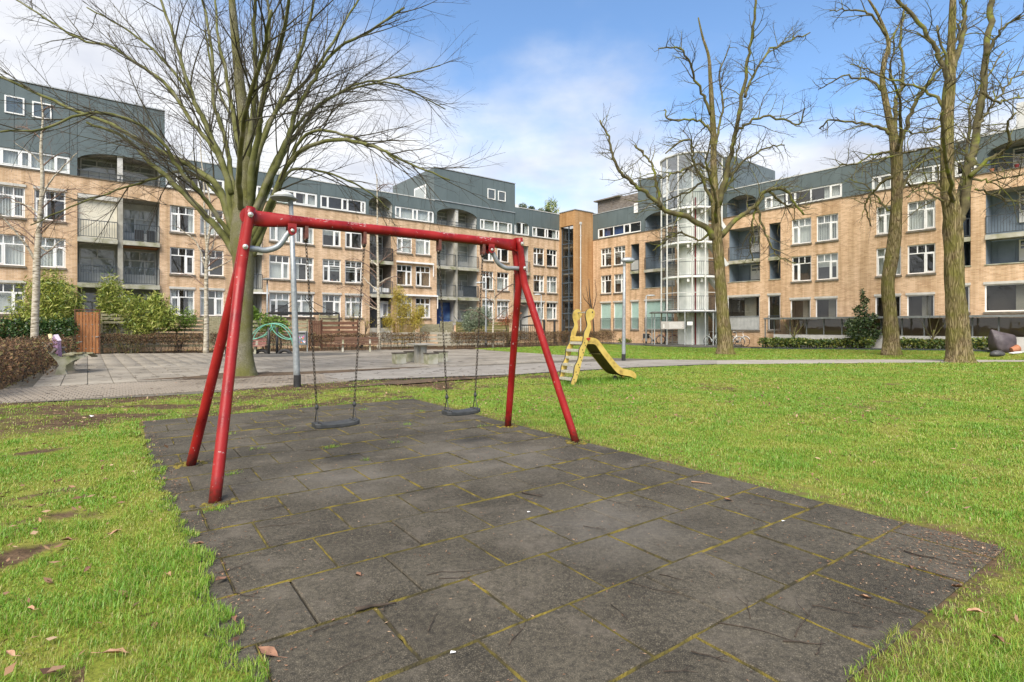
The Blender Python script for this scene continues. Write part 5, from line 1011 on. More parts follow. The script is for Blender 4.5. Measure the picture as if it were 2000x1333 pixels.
    for p, m_ in [(1985, 'pipe_red'), (1936, 'terracotta'), (1951, 'sill_stone')]:
        mb = MB(); s = sR(p); mb.lathe([(.07, 0), (.11, .18)], 10, (s, .12, ZB + .01)); mb.build('flower_pot', m_, rootR)
build_right()

# ---- brick corner tower with the glazed slot
OT = eL * A_T
rootT = thing('corner_tower', 'narrow orange brick corner tower with tall glazed stair slot and downpipe', 'tower', (OT.x, OT.y, 0), ANG_R)
FT = Fac(rootT, OT, -eR, eL)
def build_tower():
    x0, x1, zt = -B_L, -B_T, 11.72; s0, s1 = FT.s(1094.2), FT.s(1119.6)
    wall(FT, 'brick_wall', x0, x1, -.3, zt, [(s0, s1, .0, 10.45, .35)], 'brick_warm')
    mb = MB(); mb.quad((x1, 0, -.3), (x1, A_R - A_T, -.3), (x1, A_R - A_T, zt), (x1, 0, zt)); mb.build('brick_wall', 'brick_warm', rootT, normals=False)
    boxpart(FT, 'roof', 'roofing', x0, x1 + .0, .0, 6, zt, zt + .03); mb = MB(); mb.box(x0, x1 + .05, -.05, .12, zt + .031, zt + .09); mb.box(x1 - .07, x1 + .05, .121, A_R - A_T, zt + .031, zt + .09); mb.build('coping', 'metal_grey', rootT)
    g_ = MB(); xm = s0 + (s1 - s0) * .55
    for x in (s0 + .03, xm, s1 - .03): g_.box(x - .035, x + .035, .18, .26, 0, 10.45)
    for z in (1.3, 2.55, 3.75, 4.05, 5.3, 6.15, 6.5, 7.7, 8.85): g_.box(s0, s1, .17, .25, z, z + .06)
    f = g_.build('stair_glazing', 'blue_frame', rootT)
    for a, b in ((s0 + .06, xm - .035), (xm + .035, s1 - .06)):
        for z0, z1 in zip((0, 1.36, 2.61, 4.11, 5.36, 6.56, 7.76, 8.91), (1.3, 2.55, 3.75, 5.3, 6.15, 7.7, 8.85, 10.45)): pane_obj(f, a, b, .21, z0, z1, 'glass_dark')
    mb = MB(); mb.quad((s0, 1.3, 0), (s1, 1.3, 0), (s1, 1.3, 10.45), (s0, 1.3, 10.45)); mb.quad((s0, .35, 0), (s0, 1.3, 0), (s0, 1.3, 10.45), (s0, .35, 10.45)); mb.quad((s1, 1.3, 0), (s1, .35, 0), (s1, .35, 10.45), (s1, 1.3, 10.45)); mb.build('stairwell', 'interior', rootT, normals=False)
    for z in (1.25, 3.7, 6.1, 8.5): boxpart(FT, 'landing', 'concrete', s0 + .01, s1 - .01, .4, 1.29, z, z + .15)
    mb = MB(); yy = .62; mb.tube([(x1 + .07, yy, .3), (x1 + .07, yy, 10.55)], .05, 8); mb.box(x1 + .005, x1 + .14, yy - .09, yy + .09, 10.5, 10.72)
    for z in (1.5, 3.5, 5.5, 7.5, 9.5): mb.box(x1 + .003, x1 + .13, yy - .065, yy + .065, z, z + .05)
    mb.build('downpipe', 'grey_white', rootT)
pm('blue_frame', [(0.05, 0.075, 0.10), (0.08, 0.11, 0.14)], scale=4, rough=0.5)
build_tower()

# ---- round glazed stair tower in front of the right block
def build_stairs():
    sc = sR(1350, -1.9); base = FR.world(sc, -1.9, 0); th = math.atan2(-base.y, -base.x)     # towards the viewer
    t = thing('stair_tower', 'white round staircase tower wrapped in glass and steel posts', 'staircase', (base.x, base.y, 0.0), th)
    # local x points at the viewer, y to the viewer's right
    Rr = 2.12; levels = [0.14, 2.52, 4.92, 7.3, 9.7]; top = 13.3
    mb = MB(); mb.lathe([(3.4, -.1), (3.4, .10), (3.36, .13)], 32); mb.build('plinth', 'asphalt', t)
    angs = [-100, -76, -50, -24, 2, 26, 50, 76, 104, 140, 180, 220]
    P = [(Rr * math.cos(R(a)), Rr * math.sin(R(a))) for a in angs]
    for i, (x, y) in enumerate(P):
        mb = MB(); mb.box(x - .045, x + .045, y - .045, y + .045, 2.4 if 1 < i < 7 and i % 2 else .12, top); mb.build('post', 'grey_white', t)
    mb = MB()
    for z in (3.75, 6.1, 8.5, 10.9, 12.1, top):
        for k in range(9):
            mb.beam((P[k][0], P[k][1], z), (P[k + 1][0], P[k + 1][1], z), .04, .05)
    mb.build('ring_rails', 'grey_white', t)
    # core of lift shaft and doors
    mb = MB(); n = 8; ring = [(.32 + 1.12 * math.cos(R(a)), .12 + 1.12 * math.sin(R(a))) for a in range(22, 382, 45)]; mb.prism([Vector(p) for p in ring], lambda p, d: (p[0], p[1], d), .12, 13.2); mb.build('core', 'core_white', t)
    mb = MB(); mb.tube([(1.44, .28, .12), (1.44, .28, 10.4)], .05, 8); mb.build('red_pipe', 'pipe_red', t)
    arc = [a for a in range(-92, 97, 8)]
    for li, z in enumerate(levels[1:]):
        mb = MB(); out = [(2.02 * math.cos(R(a)), 2.02 * math.sin(R(a))) for a in arc]; inn = [(.6 * math.cos(R(a)), .6 * math.sin(R(a))) for a in arc]
        for k in range(len(arc) - 1):
            a, b, c_, d = inn[k], out[k], out[k + 1], inn[k + 1]; vs = [(q[0], q[1], z_) for z_ in (z - .12, z) for q in (a, b, c_, d)]
            mb.add(vs, [(0, 3, 2, 1), (4, 5, 6, 7), (1, 2, 6, 5)])
        for a in (-40, -8, 30): mb.box(1.0 * math.cos(R(a)) - .1, 1.9 * math.cos(R(a)), 1.4 * math.sin(R(a)) - .08, 1.4 * math.sin(R(a)) + .08, z - .42, z - .121)
        ld = mb.build('landing', 'white_paint', t, normals=False); rb = MB(); h0, h1 = z + .06, z + .98
        ra = [a for a in range(-60, 75, 4)]; pr = None
        for a in ra:
            q = (1.96 * math.cos(R(a)), 1.96 * math.sin(R(a))); rb.box(q[0] - .009, q[0] + .009, q[1] - .009, q[1] + .009, h0, h1)
            if pr: rb.beam((*pr, h1), (*q, h1), .035, .035); rb.beam((*pr, h0), (*q, h0), .025, .03)
            pr = q
        rb.build('railing', 'rail_dark', ld, normals=False)
    # flights: left climbs up away, right comes down
    for li, (z0, z1) in enumerate(zip(levels[:-1], levels[1:])):
        mb = MB(); n = 9
        for k in range(n):
            f = k / n; x = -.9 + 1.9 * f if li % 1 == 0 else 0; mb.box(.9 - 1.8 * f - .15, .9 - 1.8 * f + .15, -1.75, -.95, z0 + (z1 - z0) * .5 * f, z0 + (z1 - z0) * .5 * f + .05)
        mb.build('stair_flight', 'concrete', t, normals=False)
        rb = MB(); rb.beam((1.0, -1.78, z0 + .85), (-.9, -1.78, z0 + (z1 - z0) * .5 + .85), .04, .04); rb.beam((1.0, -1.78, z0 + .1), (-.9, -1.78, z0 + (z1 - z0) * .5 + .1), .05, .14); rb.build('stair_rail', 'rail_dark', t)
        mb = MB(); mb.beam((.15, 2.35, z0 + .75), (.45, 1.2, z1 - .1), .85, .12); mb.build('stair_flight', 'core_white', t)
        mb = MB(); mb.beam((.60, 2.40, z0 + .75), (.92, 1.35, z1 - .02), .05, .26); mb.build('stringer', 'grey_white', t)
    # glass between the posts
    for k in (0, 1, 2, 3, 4, 5, 6, 7, 8):
        for z0, z1 in ((10.93, 12.08), (12.13, 13.28)) if k > 2 else ((3.78, 4.85), (6.13, 7.2), (8.53, 9.6), (9.75, 10.88), (10.93, 12.08), (12.13, 13.28)) if 2 <= k < 6 else ((2.6, 3.73), (3.8, 6.08), (6.15, 8.48), (8.55, 10.88), (10.93, 12.08), (12.13, 13.28)):
            a, b = Vector(P[k]), Vector(P[k + 1]); d = (b - a).normalized(); a2, b2 = a + d * .06, b - d * .06; n = Vector((-d.y, d.x)) * .008; mb = MB()
            mb.add([(a2.x, a2.y, z0), (b2.x, b2.y, z0), (b2.x, b2.y, z1), (a2.x, a2.y, z1), (a2.x + n.x, a2.y + n.y, z0), (b2.x + n.x, b2.y + n.y, z0), (b2.x + n.x, b2.y + n.y, z1), (a2.x + n.x, a2.y + n.y, z1)], [(0, 1, 2, 3), (7, 6, 5, 4), (0, 4, 5, 1), (2, 6, 7, 3), (1, 5, 6, 2), (0, 3, 7, 4)])
            mb.build('glass_panel', 'glass_frost' if z0 > 9 else 'glass_clear', t, normals=False)
    mb = MB(); mb.prism([Vector(p) * 1.05 for p in P], lambda p, d: (p[0], p[1], d), top + .03, top + .12); mb.build('roof', 'grey_white', t)
    # entrance canopy on thin posts, and the name board
    mb = MB(); mb.prism([Vector(p) for p in [(-.6, -3.0), (2.3, -2.6), (3.1, .2), (2.6, 2.2), (-.6, 2.6)]], lambda p, d: (p[0], p[1], d), 2.36, 2.43); mb.build('canopy', 'metal_dark_grey', t)
    for x, y in [(1.9, -2.45), (2.45, -1.6), (2.85, .9), (2.9, -.4), (2.55, 1.95), (.8, -2.7), (2.7, 1.4)]:
        mb = MB(); mb.box(x - .03, x + .03, y - .03, y + .03, .12, 2.36); mb.build('canopy_post', 'metal_grey', t)
    b = MB(); b.box(2.9, 2.94, -1.95, -.45, 1.22, 1.74); bo = b.build('name_board', 'grey_board', t)
    mb = MB(); mb.box(2.941, 2.944, -1.80, -1.74, 1.30, 1.56)
    for k in range(5): mb.box(2.941, 2.944, -1.42, -.58 + .04 * (k % 2), 1.30 + k * .082, 1.325 + k * .082)
    mb.build('lettering_lines', 'white_paint', bo)
    mb = MB(); mb.box(2.86, 2.9, -.42, -.30, 1.25, 1.70); mb.build('door_phone', 'dark_metal', t)
    mb = MB(); mb.box(2.84, 2.86, -.26, .10, 1.48, 1.72); mb.build('notice', 'white_paint', t)
    # inner glazed screens at ground level
    for y0, y1 in ((.95, 1.38), (1.42, 1.93)):
        mb = MB(); mb.box(2.62, 2.635, y0, y1, .15, 2.3); mb.build('glass_panel', 'glass_clear', t)
pm('core_white', [(0.58, 0.62, 0.58), (0.74, 0.76, 0.72)], scale=2, rough=0.6)
pm('metal_dark_grey', [(0.13, 0.14, 0.14), (0.2, 0.21, 0.21)], scale=5, rough=0.5)
pm('grey_board', [(0.38, 0.36, 0.34), (0.46, 0.43, 0.41)], scale=3, rough=0.5)
build_stairs()

# ---- glazed gallery along the foot of the right block
def build_gallery():
    y = -1.9; x0 = FR.s(1512, y); x1 = 3.0; o = FR.world(x0, y, 0)
    t = thing('glazed_gallery', 'low glazed gallery on a pale concrete wall under a thin dark roof', 'gallery', (o.x, o.y, 0), ANG_R); L_ = x1 - x0
    mb = MB(); mb.box(0, L_, -.08, .08, -.2, .90); mb.build('plinth_wall', 'concrete_light', t)
    mb = MB(); mb.box(-.45, L_, -.45, 1.75, 1.86, 1.93); mb.box(-.45, L_, -.47, -.45, 1.84, 1.95); mb.build('roof', 'metal_dark_grey', t)
    n = int(L_ / .98)
    for k in range(n + 1):
        mb = MB(); x = k * .98 + .02; mb.box(x - .03, x + .03, -.03, .03, .90, 1.86); mb.build('post', 'metal_dark_grey', t)
        if k < n: mb = MB(); mb.box(x + .035, x + .945, -.006, .006, .93, 1.83); mb.build('glass_panel', 'glass_dark', t)
    mb = MB(); mb.box(-.42, -.36, -.40, -.34, .0, 1.86); mb.build('post', 'metal_dark_grey', t)
    mb = MB(); mb.quad((0, 1.6, .8), (L_, 1.6, .8), (L_, 1.6, 1.85), (0, 1.6, 1.85)); mb.build('back_wall', 'gallery_back', t, normals=False)
    mb = MB()
    for k in range(int(L_ / .55)): mb.box(k * .55 + .2, k * .55 + .34, -.30, -.16, 1.835, 1.862)
    mb.build('soffit_lights', 'white_paint', t)
pm('gallery_back', [(0.38, 0.29, 0.19), (0.48, 0.38, 0.26)], scale=2, rough=0.9)
build_gallery()
# ------------------------------------------------------------------ trees
def polyline(pts, n):
    """smooth curve through control points (Catmull-Rom)"""
    P = [Vector(p) for p in pts]; P = [P[0] * 2 - P[1]] + P + [P[-1] * 2 - P[-2]]; out = []; m = len(P) - 3
    for i in range(n + 1):
        t = i / n * m; k = min(int(t), m - 1); f = t - k; a, b, c_, d = P[k:k + 4]
        out.append(0.5 * ((2 * b) + (c_ - a) * f + (2 * a - 5 * b + 4 * c_ - d) * f * f + (3 * b - a - 3 * c_ + d) * f ** 3))
    return out
def rand_perp(d, q):
    v = Vector((q.gauss(0, 1), q.gauss(0, 1), q.gauss(0, 1))); v -= d * v.dot(d); return v.normalized() if v.length > 1e-6 else d.orthogonal().normalized()
def grow(bufs, pts, r0, r1, lev, q, S):
    """side shoots along a branch; bufs = [branch MB, twig MB]; S: per-level settings"""
    if lev >= len(S): return
    st = S[lev]; L_ = sum((b - a).length for a, b in zip(pts[:-1], pts[1:])); n = max(1, int(L_ * st['den'] * q.uniform(.85, 1.15)))
    for i in range(n):
        t = st['from'] + (1 - st['from']) * (i + q.random()) / n; t = min(t, .995); k = t * (len(pts) - 1); i0 = min(int(k), len(pts) - 2); f = k - i0
        p = pts[i0].lerp(pts[i0 + 1], f); d = (pts[i0 + 1] - pts[i0]).normalized(); rr = r0 + (r1 - r0) * t
        perp = rand_perp(d, q); perp = (perp + Vector((0, 0, st['up'])) * 1.0); perp -= d * perp.dot(d); perp.normalize()
        a = R(q.uniform(*st['ang'])); v = (d * math.cos(a) + perp * math.sin(a)).normalized()
        ln = st['len'] * q.uniform(.55, 1.25) * (1.15 - .8 * t); r = min(rr * .65, st['r'] * q.uniform(.7, 1.2)); ns = st['seg']; P = [p]; cur = p.copy(); dirv = v.copy()
        for s in range(ns):
            dirv = (dirv + rand_perp(dirv, q) * st['crook'] * q.uniform(.3, 1) + Vector((0, 0, st['grav']))).normalized(); cur = cur + dirv * (ln / ns); P.append(cur.copy())
        rt = max(st['rt'], .0016); rad = [r + (rt - r) * s / ns for s in range(ns + 1)]
        bufs[1 if lev >= 1 else 0].tube(P, rad, st['n'], caps=False)
        grow(bufs, P, r, rt, lev + 1, q, S)
def tree(name, label, group, base, Y, trunk, limbs, S, mats, seed, depth=3.0, trunk_n=18, ridge=0.0, limb_n=9, flare=1.35, cat='tree'):
    """trunk and limbs: photograph polylines at the tree's own distance with depth offsets worked in"""
    q = random.Random(seed); t = thing(name, label, cat, (base.x, base.y, base.z), 0, group); o = Vector((base.x, base.y, base.z))
    def W(px, py, dy=0.0): return at(px, py, Y + dy) - o
    mb = MB(); pts = [W(*p[:2], (p[3] if len(p) > 3 else 0)) for p in trunk]; pts[0].z = -0.12; n = max(14, len(pts) * 4); sm = polyline(pts, n); rad = []
    for i in range(n + 1):
        k = i / n * (len(trunk) - 1); i0 = min(int(k), len(trunk) - 2); f = k - i0; r = (trunk[i0][2] * (1 - f) + trunk[i0 + 1][2] * f) / 2 / F * Y
        h = max(0, sm[i].z); rad.append(r * (1 + (flare - 1) * math.exp(-h / 0.28)))
    mb.tube(sm, rad, trunk_n, ridge=ridge, rr=q); tr = mb.build('trunk', mats[0], t, smooth=True)
    if ridge: pass
    bufs = [MB(), MB()]
    for li, (L_, w0, w1, *lm) in enumerate(limbs):
        e = q.uniform(-1, 1) * depth; m = len(L_); P = []
        for i, p in enumerate(L_):
            f = (i / (m - 1)) ** 1.3; dy = p[2] if len(p) > 2 else e * f; P.append(W(p[0], p[1], dy))
        w0 *= S.get('lw', 1); n = max(8, m * 4); sm = polyline(P, n); r0, r1 = w0 / 2 / F * Y, max(.006, w1 / 2 / F * Y)
        cr = S['wobble']
        for i in range(2, n): sm[i] = sm[i] + Vector((q.gauss(0, cr), q.gauss(0, cr), q.gauss(0, cr)))
        lb = MB(); rad = [r0 + (r1 - r0) * (i / n) ** .8 for i in range(n + 1)]; lb.tube(sm, rad, limb_n, caps=True, ridge=ridge * .5, rr=q); lb.build('limb', lm[0] if lm else mats[1], t, smooth=True)
        grow(bufs, sm, r0, r1, 0, q, S['lev'])
    br_ = bufs[0].build('branches', mats[2], t, smooth=True, normals=False); br_['kind'] = 'stuff'
    tw = bufs[1].build('crown', mats[3], t, normals=False); tw['kind'] = 'stuff'
    return t
ELM = {'lw': .86, 'wobble': 0.012, 'lev': [
    dict(den=1.75, **{'from': .20}, ang=(14, 40), len=3.4, r=.022, rt=.005, seg=9, n=5, crook=.085, up=.12, grav=-.004),
    dict(den=2.7, **{'from': .12}, ang=(18, 44), len=1.55, r=.0085, rt=.003, seg=6, n=4, crook=.11, up=.1, grav=-.012),
    dict(den=3.4, **{'from': .12}, ang=(22, 52), len=.70, r=.0048, rt=.0022, seg=4, n=3, crook=.14, up=.05, grav=-.01),
    dict(den=3.0, **{'from': .15}, ang=(25, 58), len=.30, r=.0028, rt=.0016, seg=2, n=3, crook=.18, up=0, grav=0)]}
def main_tree():
    b = g(474, 736); Y = b.y
    trunk = [(476, 740, 38), (475, 700, 34), (476, 640, 31), (477, 570, 33), (476, 510, 40), (474, 470, 44), (474, 420, 38), (476, 360, 30), (478, 300, 25), (474, 220, 22), (466, 140, 17), (458, 60, 15), (450, -40, 10)]
    L_ = [([(462, 500), (440, 465), (405, 425), (365, 385), (325, 345), (292, 318), (268, 290), (230, 262), (170, 240)], 19, 5),
          ([(464, 480), (446, 420), (425, 364), (388, 335), (350, 312), (275, 277), (225, 247), (125, 207), (25, 160), (-60, 125)], 19, 4),
          ([(463, 460), (450, 400), (440, 340), (420, 285), (398, 235), (378, 195), (350, 105), (325, 30), (300, -30)], 17, 4),
          ([(462, 420), (452, 350), (446, 300), (430, 240), (415, 190), (414, 100), (395, 0), (388, -40)], 14, 4),
          ([(452, 380), (438, 330), (410, 280), (375, 240), (330, 172), (280, 132), (215, 92), (150, 74), (80, 30), (10, -15)], 13, 3),
          ([(460, 470), (435, 440), (408, 400), (385, 370), (350, 330), (315, 275), (255, 235), (180, 220), (90, 250), (0, 258)], 12, 3),
          ([(484, 420), (492, 330), (505, 255), (512, 200), (538, 120), (558, 50), (566, -30)], 17, 5),
          ([(490, 400), (505, 300), (528, 235), (560, 195), (605, 150), (655, 75), (705, -10)], 15, 4),
          ([(488, 440), (515, 370), (545, 310), (560, 275), (578, 220), (610, 160), (650, 105), (715, 65), (790, 15)], 16, 4),
          ([(490, 450), (520, 380), (545, 320), (580, 262), (625, 205), (675, 178), (750, 160), (810, 182), (870, 214)], 12, 2.5),
          ([(488, 470), (525, 405), (550, 345), (585, 297), (650, 274), (710, 281), (765, 302), (810, 325), (878, 352)], 14, 2.5),
          ([(492, 480), (530, 400), (558, 330), (600, 262), (665, 261), (735, 288), (780, 318)], 12, 2.5),
          ([(480, 330), (492, 240), (500, 150), (496, 50), (502, -40)], 15, 5), ([(482, 300), (505, 220), (520, 150), (526, 60), (520, -40)], 12, 4),
          ([(500, 400), (545, 300), (590, 235), (640, 195), (700, 165), (780, 150), (860, 128)], 11, 2.5),
          ([(495, 500), (520, 440), (535, 400), (560, 340), (600, 330), (660, 345), (720, 375), (760, 410)], 11, 2.5),
          ([(460, 440), (440, 400), (400, 355), (355, 335), (300, 350), (230, 372), (150, 400), (60, 440)], 10, 2.5),
          ([(472, 300), (455, 220), (440, 140), (425, 60), (420, -30)], 12, 4), ([(462, 400), (430, 300), (380, 200), (320, 120), (250, 60), (170, 15)], 11, 3),
          ([(486, 380), (520, 260), (570, 150), (600, 60), (620, -30)], 12, 4), ([(470, 420, 0), (468, 320, -1.6), (480, 220, -3.0), (510, 120, -4), (530, 20, -4.6)], 13, 4), ([(478, 420, 0), (470, 330, 1.8), (455, 240, 3.2), (420, 160, 4.4), (400, 60, 5)], 13, 4)]
    tree('large_tree', 'large bare spreading tree with mossy trunk behind the red swing', None, b, Y, trunk, L_, ELM, ('bark_main', 'bark_limb', 'bark_branch', 'bark_twig'), 3, depth=2.8, trunk_n=20, ridge=.05, limb_n=9, flare=1.45)
main_tree()
ROB = {'lw': .78, 'wobble': 0.035, 'lev': [
    dict(den=3.2, **{'from': .18}, ang=(35, 75), len=2.0, r=.027, rt=.007, seg=9, n=5, crook=.28, up=.15, grav=.0),
    dict(den=3.6, **{'from': .15}, ang=(30, 65), len=1.05, r=.011, rt=.0035, seg=7, n=4, crook=.27, up=.05, grav=0),
    dict(den=5.0, **{'from': .2}, ang=(30, 70), len=.36, r=.0045, rt=.0022, seg=3, n=3, crook=.4, up=0, grav=0)]}
def right_trees():
    M_ = ('bark_furrow', 'bark_moss', 'bark_moss', 'bark_twig')
    b = g(1416, 692); Y = b.y
    tr = [(1417, 695, 30), (1416, 670, 27), (1412, 620, 23), (1408, 560, 20), (1403, 500, 19), (1400, 450, 19), (1397, 400, 16.5), (1394, 330, 12), (1393, 260, 11), (1390, 200, 9), (1387, 150, 7), (1384, 110, 5.5), (1372, 72, 4), (1364, 35, 2.5)]
    L1 = [([(1400, 470), (1380, 447), (1342, 426), (1300, 412), (1283, 396), (1255, 370), (1225, 350), (1207, 330), (1196, 300), (1186, 262), (1172, 235)], 17, 3),
          ([(1290, 405, -.4), (1284, 370, -.5), (1276, 330, -.6), (1262, 305, -.6), (1240, 285, -.6)], 9, 3),
          ([(1392, 262), (1375, 242), (1355, 235), (1308, 233), (1298, 214)], 8, 2.5), ([(1388, 225), (1376, 190), (1356, 150), (1345, 118), (1325, 95), (1286, 95)], 8, 2.5),
          ([(1404, 400), (1418, 345), (1427, 305), (1436, 260), (1448, 200), (1460, 120), (1470, 60), (1476, -10)], 15, 4), ([(1436, 260), (1456, 244), (1490, 229), (1530, 234), (1560, 244), (1572, 212)], 8, 2.5),
          ([(1455, 190), (1466, 158), (1500, 102), (1540, 80), (1582, 64)], 8, 2.5), ([(1408, 462), (1440, 428), (1475, 403), (1498, 372), (1520, 370), (1545, 384), (1570, 420)], 14, 4), ([(1478, 402), (1490, 440), (1505, 478), (1520, 500), (1555, 515)], 7, 2),
          ([(1480, 400), (1470, 430), (1465, 470), (1470, 510)], 6, 2), ([(1500, 372), (1525, 395), (1545, 405), (1580, 405)], 7, 2), ([(1404, 395), (1425, 355), (1450, 318), (1496, 290), (1532, 284)], 8, 2.5), ([(1396, 340), (1368, 322), (1340, 330), (1310, 342), (1288, 350)], 8, 2.5),
          ([(1394, 400), (1370, 350), (1352, 310), (1345, 270), (1300, 300)], 9, 2.5), ([(1396, 380), (1385, 350), (1350, 372), (1320, 385), (1295, 395)], 8, 2), ([(1396, 440), (1370, 470), (1330, 455), (1300, 470), (1275, 490)], 7, 2), ([(1393, 300), (1404, 250), (1412, 200), (1405, 150), (1425, 90)], 8, 2),
          ([(1400, 440, 0), (1395, 380, -1.5), (1380, 320, -2.6), (1390, 260, -3.2)], 9, 2), ([(1400, 430, 0), (1415, 370, 1.4), (1430, 330, 2.5), (1445, 280, 3)], 9, 2)]
    tree('robinia_tree', 'bare crooked tree in front of the white glazed stair tower', 'gnarled bare trees on the right lawn', b, Y, tr, L1, ROB, M_, 11, depth=2.2, trunk_n=22, ridge=.10, flare=1.25)
    b = g(1740, 693); Y = b.y
    tr = [(1740, 696, 31), (1741, 660, 26), (1738, 610, 22), (1734, 560, 21), (1740, 510, 23), (1748, 460, 22), (1751, 400, 18.5), (1752, 340, 19), (1750, 295, 20), (1742, 255, 13), (1731, 205, 11), (1723, 155, 9), (1728, 118, 8), (1735, 82, 6.5), (1716, 32, 5), (1690, -10, 3)]
    L2 = [([(1755, 300), (1768, 250), (1785, 210), (1802, 178), (1832, 138), (1862, 90), (1880, 40)], 12, 4), ([(1752, 300), (1748, 230), (1750, 195), (1760, 175), (1765, 130), (1758, 70), (1770, 10)], 12, 4), ([(1738, 262), (1712, 246), (1672, 240), (1622, 236), (1600, 252)], 9, 2.5), ([(1746, 345), (1722, 356), (1704, 380), (1690, 400), (1700, 442)], 9, 2),
          ([(1755, 380), (1778, 340), (1800, 318), (1850, 300)], 9, 2.5), ([(1750, 420), (1725, 400), (1700, 370), (1660, 350)], 7, 2), ([(1727, 180), (1700, 160), (1650, 150), (1598, 175)], 8, 2), ([(1728, 118), (1745, 70), (1765, 30)], 7, 2), ([(1731, 70), (1700, 30), (1660, 20), (1620, 22)], 7, 2), ([(1745, 300), (1715, 300), (1670, 320), (1640, 322)], 7, 2), ([(1756, 350), (1790, 365), (1820, 350)], 7, 2), ([(1752, 300, 0), (1760, 220, -2), (1740, 140, -3), (1750, 60, -3.5)], 9, 2)]
    tree('robinia_tree', 'bare tree with bent trunk between the holly shrub and the thickest trunk', 'gnarled bare trees on the right lawn', b, Y, tr, L2, ROB, M_, 12, depth=2.2, trunk_n=22, ridge=.10, flare=1.25)
    b = g(1874, 708); Y = b.y
    tr = [(1875, 712, 46), (1874, 690, 40), (1870, 640, 36), (1866, 580, 31), (1863, 520, 30), (1862, 460, 31), (1860, 420, 30), (1852, 380, 24), (1850, 330, 21), (1850, 270, 20), (1853, 210, 17), (1857, 150, 15), (1858, 90, 13), (1860, 30, 11), (1863, -30, 9)]
    L3 = [([(1868, 440), (1882, 410), (1890, 350), (1898, 305), (1908, 265), (1915, 200), (1928, 100), (1936, 20), (1944, -30)], 22, 10), ([(1856, 170), (1838, 115), (1815, 75), (1780, 25), (1740, -10)], 13, 6), ([(1894, 345), (1925, 315), (1955, 298), (1972, 280), (1966, 250), (1985, 220)], 11, 3), ([(1851, 290), (1825, 292), (1790, 293), (1750, 304), (1690, 322)], 8, 2), ([(1853, 225), (1825, 188), (1792, 170), (1742, 160), (1702, 140), (1660, 126)], 9, 2),
          ([(1848, 375), (1822, 358), (1800, 362), (1776, 375)], 8, 2.5), ([(1846, 395), (1825, 385), (1800, 370), (1770, 385)], 6, 2), ([(1860, 140), (1875, 90), (1885, 40), (1880, -20)], 14, 7), ([(1910, 250), (1925, 225), (1950, 190), (1985, 150), (2020, 130)], 8, 2.5), ([(1925, 110), (1955, 60), (2000, 30)], 9, 3), ([(1900, 350), (1940, 355), (1980, 345), (2020, 335)], 6, 2), ([(1905, 370), (1950, 385), (2000, 400)], 5, 2), ([(1852, 240), (1830, 250), (1790, 262), (1750, 250)], 6, 2), ([(1918, 180), (1950, 200), (1990, 190), (2030, 200)], 7, 2),
          ([(1862, 400, 0), (1850, 330, -2), (1840, 250, -3.2), (1850, 150, -3.8), (1830, 50, -4)], 10, 3), ([(1868, 400, 0), (1890, 300, 2), (1900, 200, 3.2), (1960, 100, 4)], 10, 3)]
    tree('robinia_tree', 'thickest bare tree with deeply furrowed forked trunk at far right', 'gnarled bare trees on the right lawn', b, Y, tr, L3, ROB, M_, 13, depth=2.4, trunk_n=26, ridge=.10, flare=1.2)
right_trees()
BIR = {'wobble': 0.01, 'lev': [
    dict(den=4.0, **{'from': .10}, ang=(25, 60), len=1.0, r=.010, rt=.003, seg=6, n=4, crook=.14, up=.2, grav=-.03),
    dict(den=5.0, **{'from': .1}, ang=(25, 60), len=.5, r=.004, rt=.0018, seg=4, n=3, crook=.15, up=0, grav=-.10),
    dict(den=5.0, **{'from': .1}, ang=(25, 60), len=.25, r=.0022, rt=.0015, seg=2, n=3, crook=.15, up=0, grav=-.1)]}
